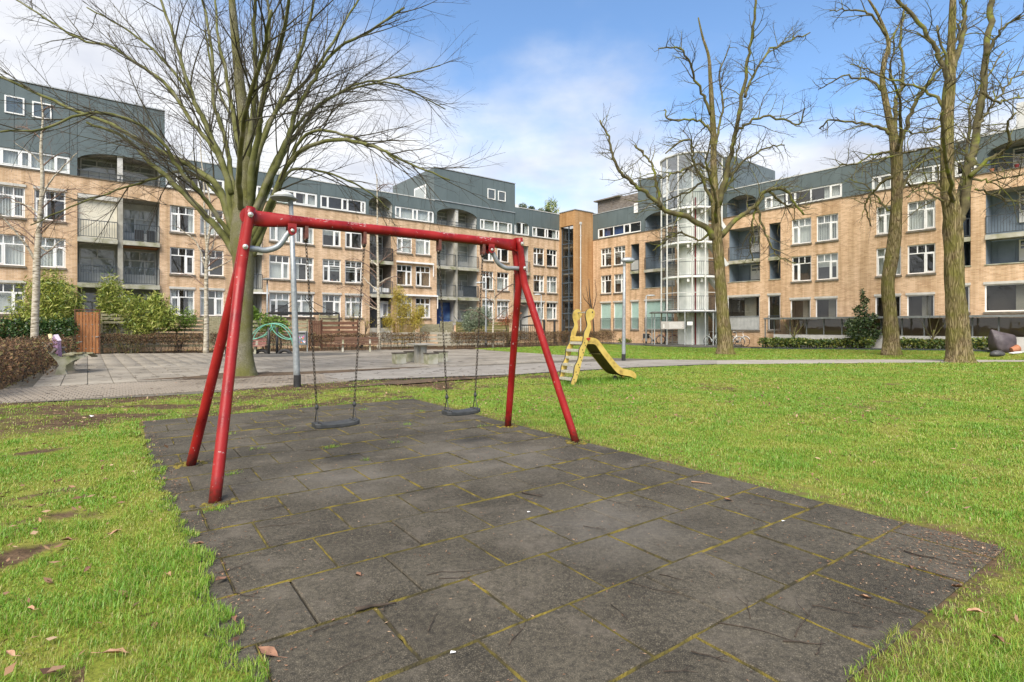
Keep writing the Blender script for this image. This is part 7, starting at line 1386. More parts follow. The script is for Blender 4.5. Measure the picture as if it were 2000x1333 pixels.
# ------------------------------------------------------------------ swing frame and swings
def swing():
    fl1, fl2, fr1, fr2 = g(417, 991), g(369, 914), g(1129, 868), g(991, 837)
    mL, mR = (fl1 + fl2) / 2, (fr1 + fr2) / 2; d = (mR - mL); d.z = 0; d.normalize(); n = Vector((d.y, -d.x, 0))       # n: horizontal, to the viewer's side
    def on(px, base=mL):                       # point of the bar's vertical plane at picture column px
        k = (px - CX) / F; t = (k * base.y - base.x) / (d.x - k * d.y); return base + d * t
    tl, tr = on(488), on(1009, mR); zl = H + (CY - 417) / F * tl.y; zr = H + (CY - 483) / F * tr.y; zb = (zl + zr) / 2; zk = 1.93
    O = Vector(((mL.x + mR.x) / 2, (mL.y + mR.y) / 2, 0)); t = thing('swing_set', 'red tubular metal swing frame standing on the dark rubber pad', 'swing frame', O)
    def P(p, z): return Vector((p.x - O.x, p.y - O.y, z))
    for top, mid, feet, sd in ((tl, mL, (fl1, fl2), 1), (tr, mR, (fr1, fr2), -1)):
        for s, ft in zip((1, -1), feet):
            f = zk / zb; kn = mid.lerp(top, f) ; k2 = P(kn, zk) + n * (s * .062); tp = P(top, zb + .075) + n * (s * .058); foot = P(ft, -.05); mb = MB()
            pts = polyline([foot, foot.lerp(k2, .5), foot.lerp(k2, .93), k2 + (tp - k2) * .06, k2.lerp(tp, .5), tp], 20); rad = [.0455 if i < 13 else .0455 - .004 * min(1, (i - 13) / 3) for i in range(21)]
            mb.tube(pts, rad, 14, squash=1.0); leg = mb.build('leg', 'red_leg', t, smooth=True)
            for z in (zb, 2.12):
                b = MB(); q = k2.lerp(tp, (z - zk) / (zb + .075 - zk)) + n * (s * .046); b.lathe([(.024, 0), (.024, .004), (.015, .006), (.015, .016), (.008, .020)], 10, M=Matrix.Translation(q) @ n.to_track_quat('Z', 'Y').to_matrix().to_4x4() @ Matrix.Rotation(0 if s > 0 else math.pi, 4, 'X')); b.build('bolt', 'steel', leg, smooth=False)
            mm = MB(); fp = P(ft, 0)
            for k in range(26):
                a = rnd.uniform(0, 6.28); r_ = rnd.uniform(.03, .15); mm.lathe([(.03, 0), (.02, .012), (.004, .018)], 6, (fp.x + r_ * math.cos(a), fp.y + r_ * math.sin(a), .024))
            mo = mm.build('foot_moss', 'moss', t, smooth=True); mo['kind'] = 'stuff'
    # crossbar, flattened to plates at both ends
    A, B = P(tl, zb), P(tr, zb); L_ = (B - A).length; dd = (B - A).normalized(); mb = MB(); m = 28; N_ = 18; o = 0; vs = []; fs = []
    ts = [0, .03, .08, .14, .22, .34, .5] + [.5 + (L_ - 1.0) * k / 12 for k in range(1, 12)] + [L_ - .5, L_ - .34, L_ - .22, L_ - .14, L_ - .08, L_ - .03, L_]
    for s in ts:
        e = min(s, L_ - s); k = ss(.06, .5, e); rz = .074 * (1 - k) + .0530 * k; rn = .022 * (1 - k) + .0530 * k; c_ = A + dd * s; c_.z += -.012 * (1 - k)
        for j in range(N_): a = 2 * math.pi * j / N_; vs.append(c_ + Vector((0, 0, 1)) * (rz * math.sin(a)) + n * (rn * math.cos(a)))
    for i in range(len(ts) - 1):
        for j in range(N_): fs.append((i * N_ + j, i * N_ + (j + 1) % N_, (i + 1) * N_ + (j + 1) % N_, (i + 1) * N_ + j))
    fs.append(tuple(range(N_))); fs.append(tuple((len(ts) - 1) * N_ + j for j in range(N_))); mb.add(vs, fs); bar = mb.build('top_bar', 'red_bar', t, smooth=True)
    for e in (A - dd * .0, B): b = MB(); b.lathe([(.085, -.014), (.085, .014)], 20, M=Matrix.Translation(e) @ n.to_track_quat('Z', 'Y').to_matrix().to_4x4()); b.build('end_plate', 'red_paint', bar)
    # scuffed paint on the crossbar
    wm = MB(); q = random.Random(4)
    for c_ in ((623, .16), (700, .20), (868, .14), (945, .10)):
        s0 = (on(c_[0]) - tl).length
        for k in range(46):
            s = s0 + q.gauss(0, c_[1] * .45); a = q.gauss(1.05, .42); e = .0045 + q.random() * .009; w = .004 + q.random() * .007
            def sp(s_, a_): return A + dd * s_ + Vector((0, 0, 1)) * (.0545 * math.sin(a_)) + n * (.0545 * math.cos(a_))
            pts = [sp(s + e * 1.5 * math.cos(x) * q.uniform(.6, 1.2), a + w * 9 * math.sin(x) * q.uniform(.6, 1.2) * .7) for x in (0, 1.05, 2.1, 3.14, 4.2, 5.2)]; wm.add(pts, [tuple(range(6))])
    o = wm.build('bare_scuffs', 'scuff', bar, normals=False); o['kind'] = 'stuff'
    # curved galvanised braces with their lugs
    for px, top, mid, sg in ((569, tl, mL, 1), (957, tr, mR, -1)):
        bp = on(px); s = (bp - top).length * sg; C_ = (A if sg > 0 else B) + dd * s; leg_in = mid.lerp(top, 2.12 / zb); S_ = P(leg_in, 2.12); mb = MB(); w = abs((C_ - S_).dot(dd))
        pts = polyline([S_ - dd * (.03 * sg), S_ + dd * (.10 * sg), S_ + dd * (w * .45 * sg) + Vector((0, 0, -.005)), S_ + dd * (w * .72 * sg) + Vector((0, 0, .045)), S_ + dd * (w * .90 * sg) + Vector((0, 0, .16)), C_ + Vector((0, 0, -.105))], 22); mb.tube(pts, .0275, 12); br = mb.build('brace', 'galvanised', t, smooth=True)
        lg = MB(); Mx = Matrix.Translation(C_ + Vector((0, 0, -.10))) @ n.to_track_quat('Z', 'Y').to_matrix().to_4x4()
        for y in (-.036, .036): lg.lathe([(.040, y - .005), (.040, y + .005)], 16, M=Mx)
        lg.box(-.04, .04, -.041, -.031, 0, .07, Matrix.Translation(C_ + Vector((0, 0, -.10))) @ Matrix(((dd.x, n.x, 0, 0), (dd.y, n.y, 0, 0), (0, 0, 1, 0), (0, 0, 0, 1)))); lg.box(-.04, .04, .031, .041, 0, .07, Matrix.Translation(C_ + Vector((0, 0, -.10))) @ Matrix(((dd.x, n.x, 0, 0), (dd.y, n.y, 0, 0), (0, 0, 1, 0), (0, 0, 0, 1))))
        lg.build('lug', 'red_paint', t); b = MB(); b.lathe([(.017, 0.03), (.017, .055), (.008, .06)], 10, M=Mx); b.build('bolt', 'steel', br)
    # swings
    for idx, (pa, pb, qa, qb, ysd) in enumerate(((597.5, 711, 614.5, 698, 826), (857, 942.5, 866, 928, 803))):
        ha, hb = on(pa), on(pb); ca = (ha + hb) / 2; zs = H + (CY - ysd) / F * ca.y
        sw = thing('swing', ['swing with black rubber seat on long chains, the nearer one beside the left red legs', 'swing with black rubber seat on long chains, the farther one beside the right red legs'][idx], 'swing', (ca.x, ca.y, 0), math.atan2(d.y, d.x), 'swings hanging from the red frame')
        xa, xb = -(ca - ha).length, (hb - ca).length; sl = .445; mb = MB(); nn = 16; vs = []; fs = []
        prof = [(-.085, -.02), (-.085, .012), (-.075, .022), (.075, .022), (.085, .012), (.085, -.02), (.075, -.026), (-.075, -.026)]
        for k in range(nn + 1):
            x = -sl / 2 + sl * k / nn; e = abs(2 * k / nn - 1); wd = 1 - .22 * max(0, e - .82) / .18; sag = -.016 * (1 - e * e); th = 1.0
            for y, z in prof: vs.append((x, y * wd, zs + sag + z * th))
        m = len(prof)
        for k in range(nn):
            for j in range(m): fs.append((k * m + j, k * m + (j + 1) % m, (k + 1) * m + (j + 1) % m, (k + 1) * m + j))
        fs.append(tuple(reversed(range(m)))); fs.append(tuple(nn * m + j for j in range(m))); mb.add(vs, fs); seat = mb.build('seat', 'rubber', sw, smooth=False, bevel=.004)
        b = MB()
        for x in (-.165, .165): b.box(x - .004, x + .004, -.083, .083, zs + .012, zs + .0235)
        b.build('seat_rib', 'rubber', seat)
        for sx, hx in ((-1, xa), (1, xb)):
            bx = sx * .19; kz = zs + .175; kx = bx - sx * .002
            hm = MB(); zt = zb - .05
            for y in (-.032, .032): hm.box(hx - .016, hx + .016, y - .005, y + .005, zt - .115, zt + .01)
            hm.tube([(hx, -.045, zt - .095), (hx, .045, zt - .095)], .011, 8); hm.build('hanger', 'hanger_brown', sw)
            bm_ = MB(); bm_.lathe([(.006, -.022), (.018, -.014), (.022, 0), (.018, .014), (.006, .022)], 10, (hx, 0, zt - .125)); bm_.build('swivel', 'chain_metal', sw, smooth=True)
            a, e = Vector((hx, 0, zt - .14)), Vector((kx, 0, kz)); L2 = (e - a).length; pit = .0345; nl = int(L2 / pit); cm = MB(); dv = (e - a).normalized(); s1 = dv.orthogonal().normalized(); s2 = dv.cross(s1)
            hl, hw, wr = .0225, .0095, .0042
            loop = [(hl * c1, hw * c2) for c1, c2 in ((-1, 0), (-.8, .8), (-.4, 1), (.4, 1), (.8, .8), (1, 0), (.8, -.8), (.4, -1), (-.4, -1), (-.8, -.8))]
            for k in range(nl):
                c_ = a + dv * ((k + .5) * L2 / nl); sd = (s1 + s2 * .35).normalized() if k % 2 else (s2 - s1 * .35).normalized(); nb = dv.cross(sd); nlp = len(loop); vs = []; fs = []
                for i, (lx, ly) in enumerate(loop):
                    pc = c_ + dv * lx + sd * ly; tg = (dv * (loop[(i + 1) % nlp][0] - loop[i - 1][0]) + sd * (loop[(i + 1) % nlp][1] - loop[i - 1][1])).normalized(); ou = tg.cross(nb)
                    for aa in range(4): vs.append(pc + ou * (wr * math.cos(aa * math.pi / 2)) + nb * (wr * math.sin(aa * math.pi / 2)))
                for i in range(nlp):
                    for aa in range(4): fs.append((i * 4 + aa, i * 4 + (aa + 1) % 4, ((i + 1) % nlp) * 4 + (aa + 1) % 4, ((i + 1) % nlp) * 4 + aa))
                cm.add(vs, fs)
            co = cm.build('chain', 'chain_metal', sw, smooth=True, normals=False)
            km = MB(); km.lathe([(.006, -.03), (.018, -.016), (.020, 0), (.014, .018), (.006, .026)], 10, (kx, 0, kz)); km.build('knob', 'rubber', sw, smooth=True)
            vm = MB()
            for y in (-.052, .052): vm.tube([(kx, 0, kz - .015), (bx, y, zs + .02)], .0048, 6)
            vm.build('seat_hanger', 'dark_metal', sw)
pm('scuff', [(0.42, 0.16, 0.15), (0.60, 0.52, 0.50)], scale=60, rough=0.6)
pm('hanger_brown', [(0.09, 0.03, 0.022), (0.18, 0.07, 0.05)], scale=30, rough=0.6)
def red_mats():
    for nm, algae in (('red_leg', 0.6), ('red_bar', 1.0)):
        m = pm(nm, [(0.15, 0.007, 0.007), (0.26, 0.009, 0.009), (0.30, 0.013, 0.012)], scale=7, rough=0.42, rvar=0.16, bump=0.10, bscale=50, spec=0.35, stretch=(1, 1, .5)); nt = m.node_tree; N = nt.nodes.new; L = nt.links.new
        p = nt.nodes['Principled BSDF']; src = p.inputs['Base Color'].links[0].from_socket; geo = N('ShaderNodeNewGeometry'); sp = N('ShaderNodeSeparateXYZ')
        if nm == 'red_bar': L(geo.outputs['Normal'], sp.inputs[0]); lo, hi = -.35, -.95            # algae grows on the wet underside
        else: L(geo.outputs['Position'], sp.inputs[0]); lo, hi = .42, .02                           # splashed earth at the foot
        mr = N('ShaderNodeMapRange'); mr.inputs['From Min'].default_value = lo; mr.inputs['From Max'].default_value = hi; L(sp.outputs['Z'], mr.inputs['Value'])
        nz = N('ShaderNodeTexNoise'); nz.inputs['Scale'].default_value = 26; nz.inputs['Detail'].default_value = 5; L(geo.outputs['Position'], nz.inputs[0])
        ml = N('ShaderNodeMath'); ml.operation = 'MULTIPLY'; L(mr.outputs[0], ml.inputs[0]); L(nz.outputs[0], ml.inputs[1]); r2 = N('ShaderNodeMapRange'); r2.inputs['From Min'].default_value = .22; r2.inputs['From Max'].default_value = .55; r2.inputs['To Max'].default_value = .85; L(ml.outputs[0], r2.inputs['Value'])
        mx = N('ShaderNodeMix'); mx.data_type = 'RGBA'; L(r2.outputs[0], mx.inputs['Factor']); L(src, mx.inputs['A']); mx.inputs['B'].default_value = (0.045, 0.030, 0.010, 1) if nm == 'red_bar' else (0.05, 0.02, 0.014, 1); L(mx.outputs['Result'], p.inputs['Base Color'])
        n3 = N('ShaderNodeTexNoise'); n3.inputs['Scale'].default_value = 34; n3.inputs['Detail'].default_value = 3; L(geo.outputs['Position'], n3.inputs[0]); r3 = N('ShaderNodeMapRange'); r3.inputs['From Min'].default_value = .69; r3.inputs['From Max'].default_value = .72; r3.inputs['To Max'].default_value = .85; L(n3.outputs[0], r3.inputs['Value'])
        m3 = N('ShaderNodeMix'); m3.data_type = 'RGBA'; L(r3.outputs[0], m3.inputs['Factor']); L(mx.outputs['Result'], m3.inputs['A']); m3.inputs['B'].default_value = (0.40, 0.27, 0.25, 1); L(m3.outputs['Result'], p.inputs['Base Color'])
red_mats(); swing()

# ------------------------------------------------------------------ yellow slide
def slide():
    f0 = g(1117, 753.5); d = Vector((uU.x, uU.y, 0)); n = Vector((vV.x, vV.y, 0))            # near panel through f0, along d
    def pl(zx, zy):                                                                         # enlarged picture coordinates -> (along, up)
        px, py = 1070 + zx / 7.405, 590 + zy / 7.405; k = (px - CX) / F; t = (k * f0.y - f0.x) / (d.x - k * d.y); Y = f0.y + d.y * t; return Vector((t, H + (CY - py) / F * Y))
    W_ = .47; t = thing('slide', 'yellow playground slide with snake shaped ladder sides and metal steps', 'slide', (f0.x, f0.y, 0), ANG_U)
    out = [(345, 1218), (380, 1190), (408, 1150), (425, 1080), (452, 1000), (480, 880), (518, 745), (548, 645), (570, 590), (583, 500), (598, 440), (618, 385), (620, 345), (610, 300), (610, 272), (640, 252), (668, 205), (675, 155), (652, 112), (605, 98), (562, 120), (541, 178), (545, 240), (560, 300), (564, 342), (545, 390), (525, 430), (513, 500), (505, 560), (490, 612), (460, 662), (446, 712), (443, 772), (430, 842), (400, 902), (382, 942), (375, 1002), (365, 1072), (345, 1122), (330, 1182)]
    def rounded(ps, m=3):
        n_ = len(ps); o_ = []
        for i in range(n_):
            a_, b_, c_, d_ = (ps[(i + k) % n_] for k in (-1, 0, 1, 2))
            for s in range(m): f = s / m; o_.append(0.5 * (2 * b_ + (c_ - a_) * f + (2 * a_ - 5 * b_ + 4 * c_ - d_) * f * f + (3 * b_ - a_ - 3 * c_ + d_) * f ** 3))
        return o_
    poly = [pl(*p) for p in out]; poly[0].y = -.04; poly[1].y = max(poly[1].y, .0); poly = rounded(poly)
    for y0, y1, lab in ((-.018, .018, 0), (W_ - .018, W_ + .018, 1)):
        mb = MB(); mb.prism(poly, lambda p, e: (p[0], e, p[1]), y0, y1); o = mb.build('side_panel', ['yellow_paint', 'black_edge'], t)
        me = o.data; me.polygons.foreach_set('material_index', [0 if len(p.vertices) > 8 else 1 for p in me.polygons])
        if y0 < 0:
            dm = MB()
            for a in [(522, 592), (535, 632), (492, 695), (505, 735), (462, 800), (475, 841), (431, 907), (446, 946), (400, 1014), (414, 1054), (370, 1122), (384, 1160)]:
                q = pl(*a); dm.lathe([(.013, 0), (.013, .008), (.006, .011)], 8, M=Matrix.Translation((q.x, y0, q.y)) @ Matrix.Rotation(math.pi / 2, 4, 'X'))
            dm.build('bolts', 'dark_metal', o)
            q = pl(637, 150); em = MB(); em.lathe([(.022, 0), (.022, .004)], 12, M=Matrix.Translation((q.x, y0, q.y)) @ Matrix.Rotation(math.pi / 2, 4, 'X')); em.build('eye', 'dark_metal', o)
            q = pl(637, 205); em = MB(); em.tube([(q.x - .016, y0 - .002, q.y + .004), (q.x, y0 - .002, q.y - .006), (q.x + .016, y0 - .002, q.y + .004)], .0028, 5); em.build('mouth', 'dark_metal', o)
            tri = [pl(545, 530), pl(570, 518), pl(606, 518), pl(603, 540), pl(578, 566)]; em = MB(); em.prism(tri, lambda p, e: (p[0], e, p[1]), y0 - .008, y0 - .001); em.build('emblem', 'red_plastic', o)
    q = pl(620, 152); mb = MB(); mb.tube([(q.x, .018, q.y), (q.x, W_ - .018, q.y)], .017, 10); mb.build('hand_bar', 'steel', t, smooth=True)
    for a in [(500, 582), (448, 690), (440, 795), (390, 900), (372, 1000), (345, 1105)]:
        p = pl(*a); mb = MB(); mb.box(p.x - .005, p.x + .13, .02, W_ - .02, p.y - .06, p.y); o = mb.build('step', 'alu_step', t, bevel=.004)
        tm = MB(); tm.box(p.x + .005, p.x + .12, .03, W_ - .03, p.y + .0005, p.y + .004); tm.build('tread', 'steel', o)
    p0, p1 = pl(503, 568), pl(503, 515); mb = MB(); mb.box(p0.x - .0, p0.x + .03, .02, W_ - .02, p0.y, p1.y + .02); mb.build('entry_board', 'yellow_paint', t, bevel=.01)
    top = [(555, 522), (620, 514), (690, 526), (735, 552), (790, 618), (850, 702), (930, 805), (1010, 900), (1080, 958), (1150, 978), (1225, 996), (1270, 1030), (1292, 1075), (1270, 1116)]
    bot = [(1238, 1096), (1190, 1076), (1070, 1056), (1000, 1012), (930, 930), (850, 828), (770, 722), (705, 628), (660, 610), (560, 602)]
    wall_ = rounded([pl(*p) for p in top + bot])
    for y0, y1 in ((.02, .045), (W_ - .045, W_ - .02)): mb = MB(); mb.prism(wall_, lambda p, e: (p[0], e, p[1]), y0, y1); mb.build('chute_wall', 'yellow_paint', t)
    bl = [pl(*p) for p in reversed(bot)]; bl = polyline([(p.x, 0, p.y) for p in bl], 28)
    for nm, dz0, dz1, m_ in (('chute_bed', .0325, .045, 'steel'), ('chute_underside', .005, .032, 'chute_under')):
        mb = MB(); mb.cur = 0
        for a, b in zip(bl[:-1], bl[1:]): vs = [(p.x, y, p.z + dz) for p in (a, b) for y in (.046, W_ - .046) for dz in (dz0, dz1)]; mb.add(vs, [(0, 4, 6, 2), (1, 3, 7, 5), (0, 1, 5, 4), (2, 6, 7, 3)])
        mb.build(nm, m_, t, normals=False)
    q = pl(790, 752); mb = MB(); mb.beam((q.x - .02, .05, q.y + .0), (q.x - .02, W_ - .05, q.y + .0), .06, .03); mb.build('cross_rib', 'chute_under', t)
    q = pl(1045, 1090); mb = MB(); mb.box(q.x - .03, q.x + .03, .14, .20, -.05, q.y + .03); mb.build('support_foot', 'dark_metal', t)
    r = np.random.default_rng(3); n_ = 3500; x = r.uniform(-.3, 2.6, n_); y = r.uniform(-.25, .8, n_); hh = r.uniform(.05, .15, n_) * np.clip(1.1 - np.abs(y - .25) * 1.4, .3, 1); az = r.uniform(0, 6.28, n_); px = f0.x + d.x * x - n.x * y; py = f0.y + d.y * x - n.y * y
    a = np.c_[px - .006 * np.sin(az), py + .006 * np.cos(az), 0 * x]; b = np.c_[px + .006 * np.sin(az), py - .006 * np.cos(az), 0 * x]; c_ = np.c_[px + .4 * hh * np.cos(az), py + .4 * hh * np.sin(az), hh]
    tag(np_mesh('long_grass', np.stack([a, b, c_], 1).reshape(-1, 3), np.arange(3 * n_).reshape(-1, 3), 'blade', np.repeat(r.uniform(.5, .85, n_), 3)), 'longer uncut grass growing under the yellow slide', 'grass', kind='stuff')
pm('black_edge', [(0.03, 0.03, 0.03), (0.06, 0.055, 0.04)], rough=0.6)
slide()

# ------------------------------------------------------------------ lamp posts
def lamp(label, px, py, top, Y=None, kind='arm', side=1, r=.055, lean=0.0, hw=.5):
    b = g(px, py) if Y is None else at(px, py, Y); Y = b.y; b.z = zg(b.x, b.y); zt = H + (CY - top) / F * Y; t = thing('lamp_post', label, 'lamp post', (b.x, b.y, b.z), 0, 'grey lamp posts of the courtyard'); mb = MB()
    mb.tube([(0, 0, -.1), (lean * .1, 0, zt * .1), (lean * .5, 0, zt * .5), (lean, 0, zt - .05)], [r * 1.12, r * 1.1, r * .95, r * .7], 14); mb.build('pole', 'galvanised', t, smooth=True)
    cm = MB(); cm.lathe([(r * 1.22, -.1), (r * 1.22, .28), (r * 1.16, .29)], 14); cm.build('base_sleeve', 'dark_metal', t)
    if kind == 'disc':
        hm = MB(); cx = lean - .155; z = zt - .10
        hm.lathe([(.03, -.05), (.16, -.045), (.27, -.02), (.295, .0), (.285, .02), (.24, .035), (.1, .04)], 24, (cx, 0, z)); hm.build('lamp_head', 'metal_dark_grey', t, smooth=False)
        rm = MB(); rm.lathe([(.235, .0), (.21, .055), (.14, .10), (.05, .118), (.0, .12)], 20, (cx, 0, z + .036)); rm.build('dome', 'lamp_dome', t, smooth=True)
        jm = MB(); jm.lathe([(.055, -.16), (.055, .05), (.05, .06)], 14, (lean, 0, z)); jm.build('socket', 'metal_dark_grey', t)
        um = MB(); um.lathe([(.13, -.09), (.20, -.05), (.2, -.046)], 18, (cx - .02, 0, z - .0)); um.build('lens', 'glass_clear', t)
    elif kind == 'oval':
        hm = MB(); M = Matrix.Translation((lean + side * .14, 0, zt)) @ Matrix.Diagonal((1.75, .85, 1, 1)); hm.lathe([(.02, -.07), (.10, -.06), (.155, -.02), (.165, .02), (.150, .075), (.10, .125), (.02, .142)], 18, M=M); hm.build('lamp_head', 'galvanised', t, smooth=True)
        lm = MB(); M2 = Matrix.Translation((lean + side * .17, 0, zt - .035)) @ Matrix.Diagonal((1.6, .75, 1, 1)); lm.lathe([(.03, -.065), (.10, -.045), (.115, -.018)], 16, M=M2); lm.build('lens', 'lens_olive', t, smooth=True)
        nm = MB(); nm.tube([(lean, 0, zt - .2), (lean, 0, zt - .02)], r * .95, 10); nm.build('socket', 'metal_dark_grey', t)
    elif kind == 'tee':
        hm = MB(); M = Matrix.Translation((lean, 0, zt)) @ Matrix.Diagonal((1, 1, 1, 1)); hm.lathe([(.06, -.10), (.32, -.06), (.33, -.02), (.16, .03), (.03, .06)], 18, M=M); hm.build('lamp_head', 'galvanised', t)
    else:
        am = MB(); am.tube(polyline([(lean, 0, zt - .3), (lean, 0, zt - .06), (lean + side * .12, 0, zt + .03), (lean + side * .35, 0, zt + .02)], 8), r * .62, 8); am.build('arm', 'galvanised', t, smooth=True)
        hm = MB(); M = Matrix.Translation((lean + side * hw, 0, zt + .0)) @ Matrix.Diagonal((2.4, 1, 1, 1)); hm.lathe([(.03, -.05), (.12, -.03), (.13, .0), (.10, .06), (.03, .085)], 14, M=M); hm.build('lamp_head', 'metal_grey', t, smooth=True)
    return t
pm('lamp_dome', [(0.42, 0.43, 0.41), (0.60, 0.61, 0.58)], scale=12, rough=0.35)
pm('lens_olive', [(0.16, 0.16, 0.05), (0.24, 0.23, 0.09)], scale=10, rough=0.3)
lamp('big grey lamp post with round flat head behind the red crossbar', 580.5, 757, 380, kind='disc', r=.066, lean=-.15)
lamp('grey lamp post with oval head right of the yellow slide', 1218, 706, 510, kind='oval', r=.068, side=1, lean=.03)
lamp('thin grey lamp post with curved arm behind the olive bush', 949, 678, 553, kind='arm', side=-1, r=.07, hw=.42)
lamp('far lamp post with tee shaped head before the long block windows', 522, 680, 545, Y=32.6, kind='tee', r=.06)
lamp('lamp post with small tilted head beside the round stair tower', 1262, 675, 578, kind='arm', side=1, r=.06, hw=.38)
lamp('far lamp post with small head seen between the right red legs', 1057, 670, 576, Y=44, kind='arm', side=-1, r=.055, hw=.3)

# ------------------------------------------------------------------ concrete picnic table and stools
def picnic():
    C_ = Vector((-3.45, 20.4, 0)); t = thing('picnic_table', 'grey concrete picnic table with square top on the plaza', 'table', C_, ANG_U); mb = MB(); mb.box(-.40, .40, -.40, .40, .70, .755); mb.build('table_top', 'concrete', t, bevel=.012)
    mb = MB(); mb.box(-.22, .22, -.14, .14, .66, .70); mb.box(-.14, .14, -.22, .22, .655, .699); mb.build('top_support', 'concrete_mossy', t); mb = MB(); mb.box(-.22, .22, -.09, .09, 0, .66); mb.build('leg', 'concrete', t, bevel=.01); mb = MB(); mb.box(-.09, .09, .092, .22, 0, .655); mb.box(-.09, .09, -.22, -.092, 0, .655); mb.build('leg', 'concrete', t)
    labs = ['concrete stool with slatted dark top, leftmost of the four at the picnic table', 'concrete stool with slatted dark top, nearest the viewer at the picnic table', 'concrete stool with slatted dark top, rightmost of the four at the picnic table', 'concrete stool half hidden behind the picnic table leg']
    for (s, ax), lab in zip(((-1, 0), (1, 1), (1, 0), (-1, 1)), labs):
        p = C_ + (Vector((uU.x, uU.y, 0)) if ax == 0 else Vector((vV.x, vV.y, 0))) * (s * .86); st = thing('concrete_stool', lab, 'stool', p, ANG_U, 'stools round the picnic table'); mb = MB(); mb.box(-.2, .2, -.2, .2, .03, .40); mb.build('base', 'concrete_mossy', st, bevel=.012); mb = MB(); mb.box(-.16, .16, -.16, .16, 0, .03); mb.build('foot', 'concrete', st)
        for k in range(6): mb = MB(); y = -.205 + k * .07; mb.box(-.22, .22, y, y + .058, .402, .437); mb.build('slat', 'wood_slat', st)
pm('wood_slat', [(0.05, 0.042, 0.032), (0.12, 0.10, 0.08)], scale=6, rough=0.85, stretch=(.6, 5, 5))
picnic()
# ------------------------------------------------------------------ benches
def bench(label, pa, pb, mat, back=.82, seat=.45, leg='concrete_mossy', group='park benches on the plaza'):
    pa, pb = Vector(pa[:2]), Vector(pb[:2]); L_ = (pb - pa).length; t = thing('park_bench', label, 'bench', (pa.x, pa.y, 0), math.atan2(pb.y - pa.y, pb.x - pa.x), group)
    for k in range(3): mb = MB(); mb.box(0, L_, -.42 + k * .14, -.30 + k * .14, seat - .05, seat); mb.build('seat_plank', mat, t, bevel=.006)
    for k in range(2): mb = MB(); z = back - .16 - k * .19; mb.box(.03, L_ - .03, .055 + .02 * (1 - k), .10 + .02 * (1 - k), z, z + .15); mb.build('back_plank', mat, t, bevel=.006)
    for x in (L_ * .2, L_ * .8): mb = MB(); mb.prism([Vector(p) for p in [(-.36, -.05), (-.12, -.05), (-.12, seat - .2), (-.02, seat - .052), (.1, seat + .1), (.16, back - .02), (.10 + .02, back), (.02, seat + .02), (-.40, seat - .052), (-.30, seat - .2)]], lambda p, e: (e, p[0], p[1]), x - .05, x + .05); mb.build('leg', leg, t)
def benches():
    bench('brown plank bench between the bin and the slim birch', g(652, 688), g(740, 687), 'wood_bench'); bench('reddish plank bench half hidden by the big trunk', g(420, 693), g(521, 692), 'wood_pink')
    # broken bench at the left edge of the plaza, seen end on
    b = g(121, 733); ax = math.atan2(eR.y, eR.x) - .10; t = thing('broken_bench', 'mossy broken bench with snapped back planks seen end on at left', 'bench', (b.x, b.y, 0), ax)       # x: away, +y: to the left (its back)
    prof = [(-.16, -.05), (.18, -.05), (.12, .16), (.06, .28), (.10, .38), (.33, .70), (.46, .92), (.40, .97), (.24, .74), (.10, .56), (.02, .52), (-.30, .55), (-.50, .58), (-.52, .50), (-.28, .42), (-.10, .28), (-.08, .14)]
    for x in (0, 1.55): mb = MB(); mb.prism([Vector(p) for p in prof], lambda p, e: (e, p[0], p[1]), x - .05, x + .05); mb.build('support', 'concrete_mossy', t)
    for k, (y, z, x0, x1, tl) in enumerate([(-.22, .585, -.12, 1.75, .02), (-.40, .615, -.10, 1.0, .03), (-.58, .66, .55, 1.85, .12), (-.06, .57, .1, 1.7, 0)]):
        mb = MB(); M = Matrix.Translation((0, y, z)) @ Matrix.Rotation(tl, 4, 'Y'); mb.box(x0, x1, -.075, .075, -.025, .025, M); mb.build('seat_plank', 'wood_mossy', t, bevel=.006)
    for k, (y, z, x0, x1) in enumerate([(.30, .86, -.12, .25), (.19, .70, -.10, .30), (.30, .86, 1.25, 1.70), (.19, .70, 1.15, 1.70)]):
        mb = MB(); M = Matrix.Translation((0, y, z)) @ Matrix.Rotation(-.92 if 1 else 0, 4, 'X'); mb.box(x0, x1, -.075, .075, -.03, .03, M); mb.build('back_plank', 'wood_grey', t, bevel=.006)
    o = MB(); pent = [(-.15, 0), (.12, 0), (.18, .52), (.02, .68), (-.15, .55)]; o.prism([Vector(p) for p in pent], lambda p, e: (p[0], e, p[1]), -.05, .05); ob = o.build('painted_board', 'purple_paint', None, bevel=.01); q = at(114, 700, 16.3); ob.location = (q.x, q.y, .46); ob.rotation_euler = (.12, .06, -.5); tag(ob, 'lilac house shaped board stuck between the planks of the broken bench', 'board')
    m2 = MB(); pm_ = [(-.155, .548), (.02, .675), (.185, .515), (.19, .535), (.02, .705), (-.165, .57)]; m2.prism([Vector(p) for p in pm_], lambda p, e: (p[0], e, p[1]), -.053, .053); r_ = m2.build('roof_trim', 'lilac_pale', ob)
    o = MB(); o.tube([(0, 0, 0), (-.03, 0, .22), (-.10, .02, .44)], [.045, .05, .055], 8); ob = o.build('wooden_post', 'cream_paint', None, smooth=True); q = at(103, 676, 16.6); ob.location = (q.x, q.y, .72); tag(ob, 'cream painted stick poking up behind the lilac board', 'stick')
pm('wood_mossy', [(0.10, 0.095, 0.045), (0.24, 0.22, 0.13), (0.36, 0.34, 0.25)], scale=5, rough=0.95, stretch=(.6, 4, 4), bump=.2)
pm('lilac_pale', [(0.48, 0.40, 0.50), (0.56, 0.48, 0.57)], rough=.6)
benches()
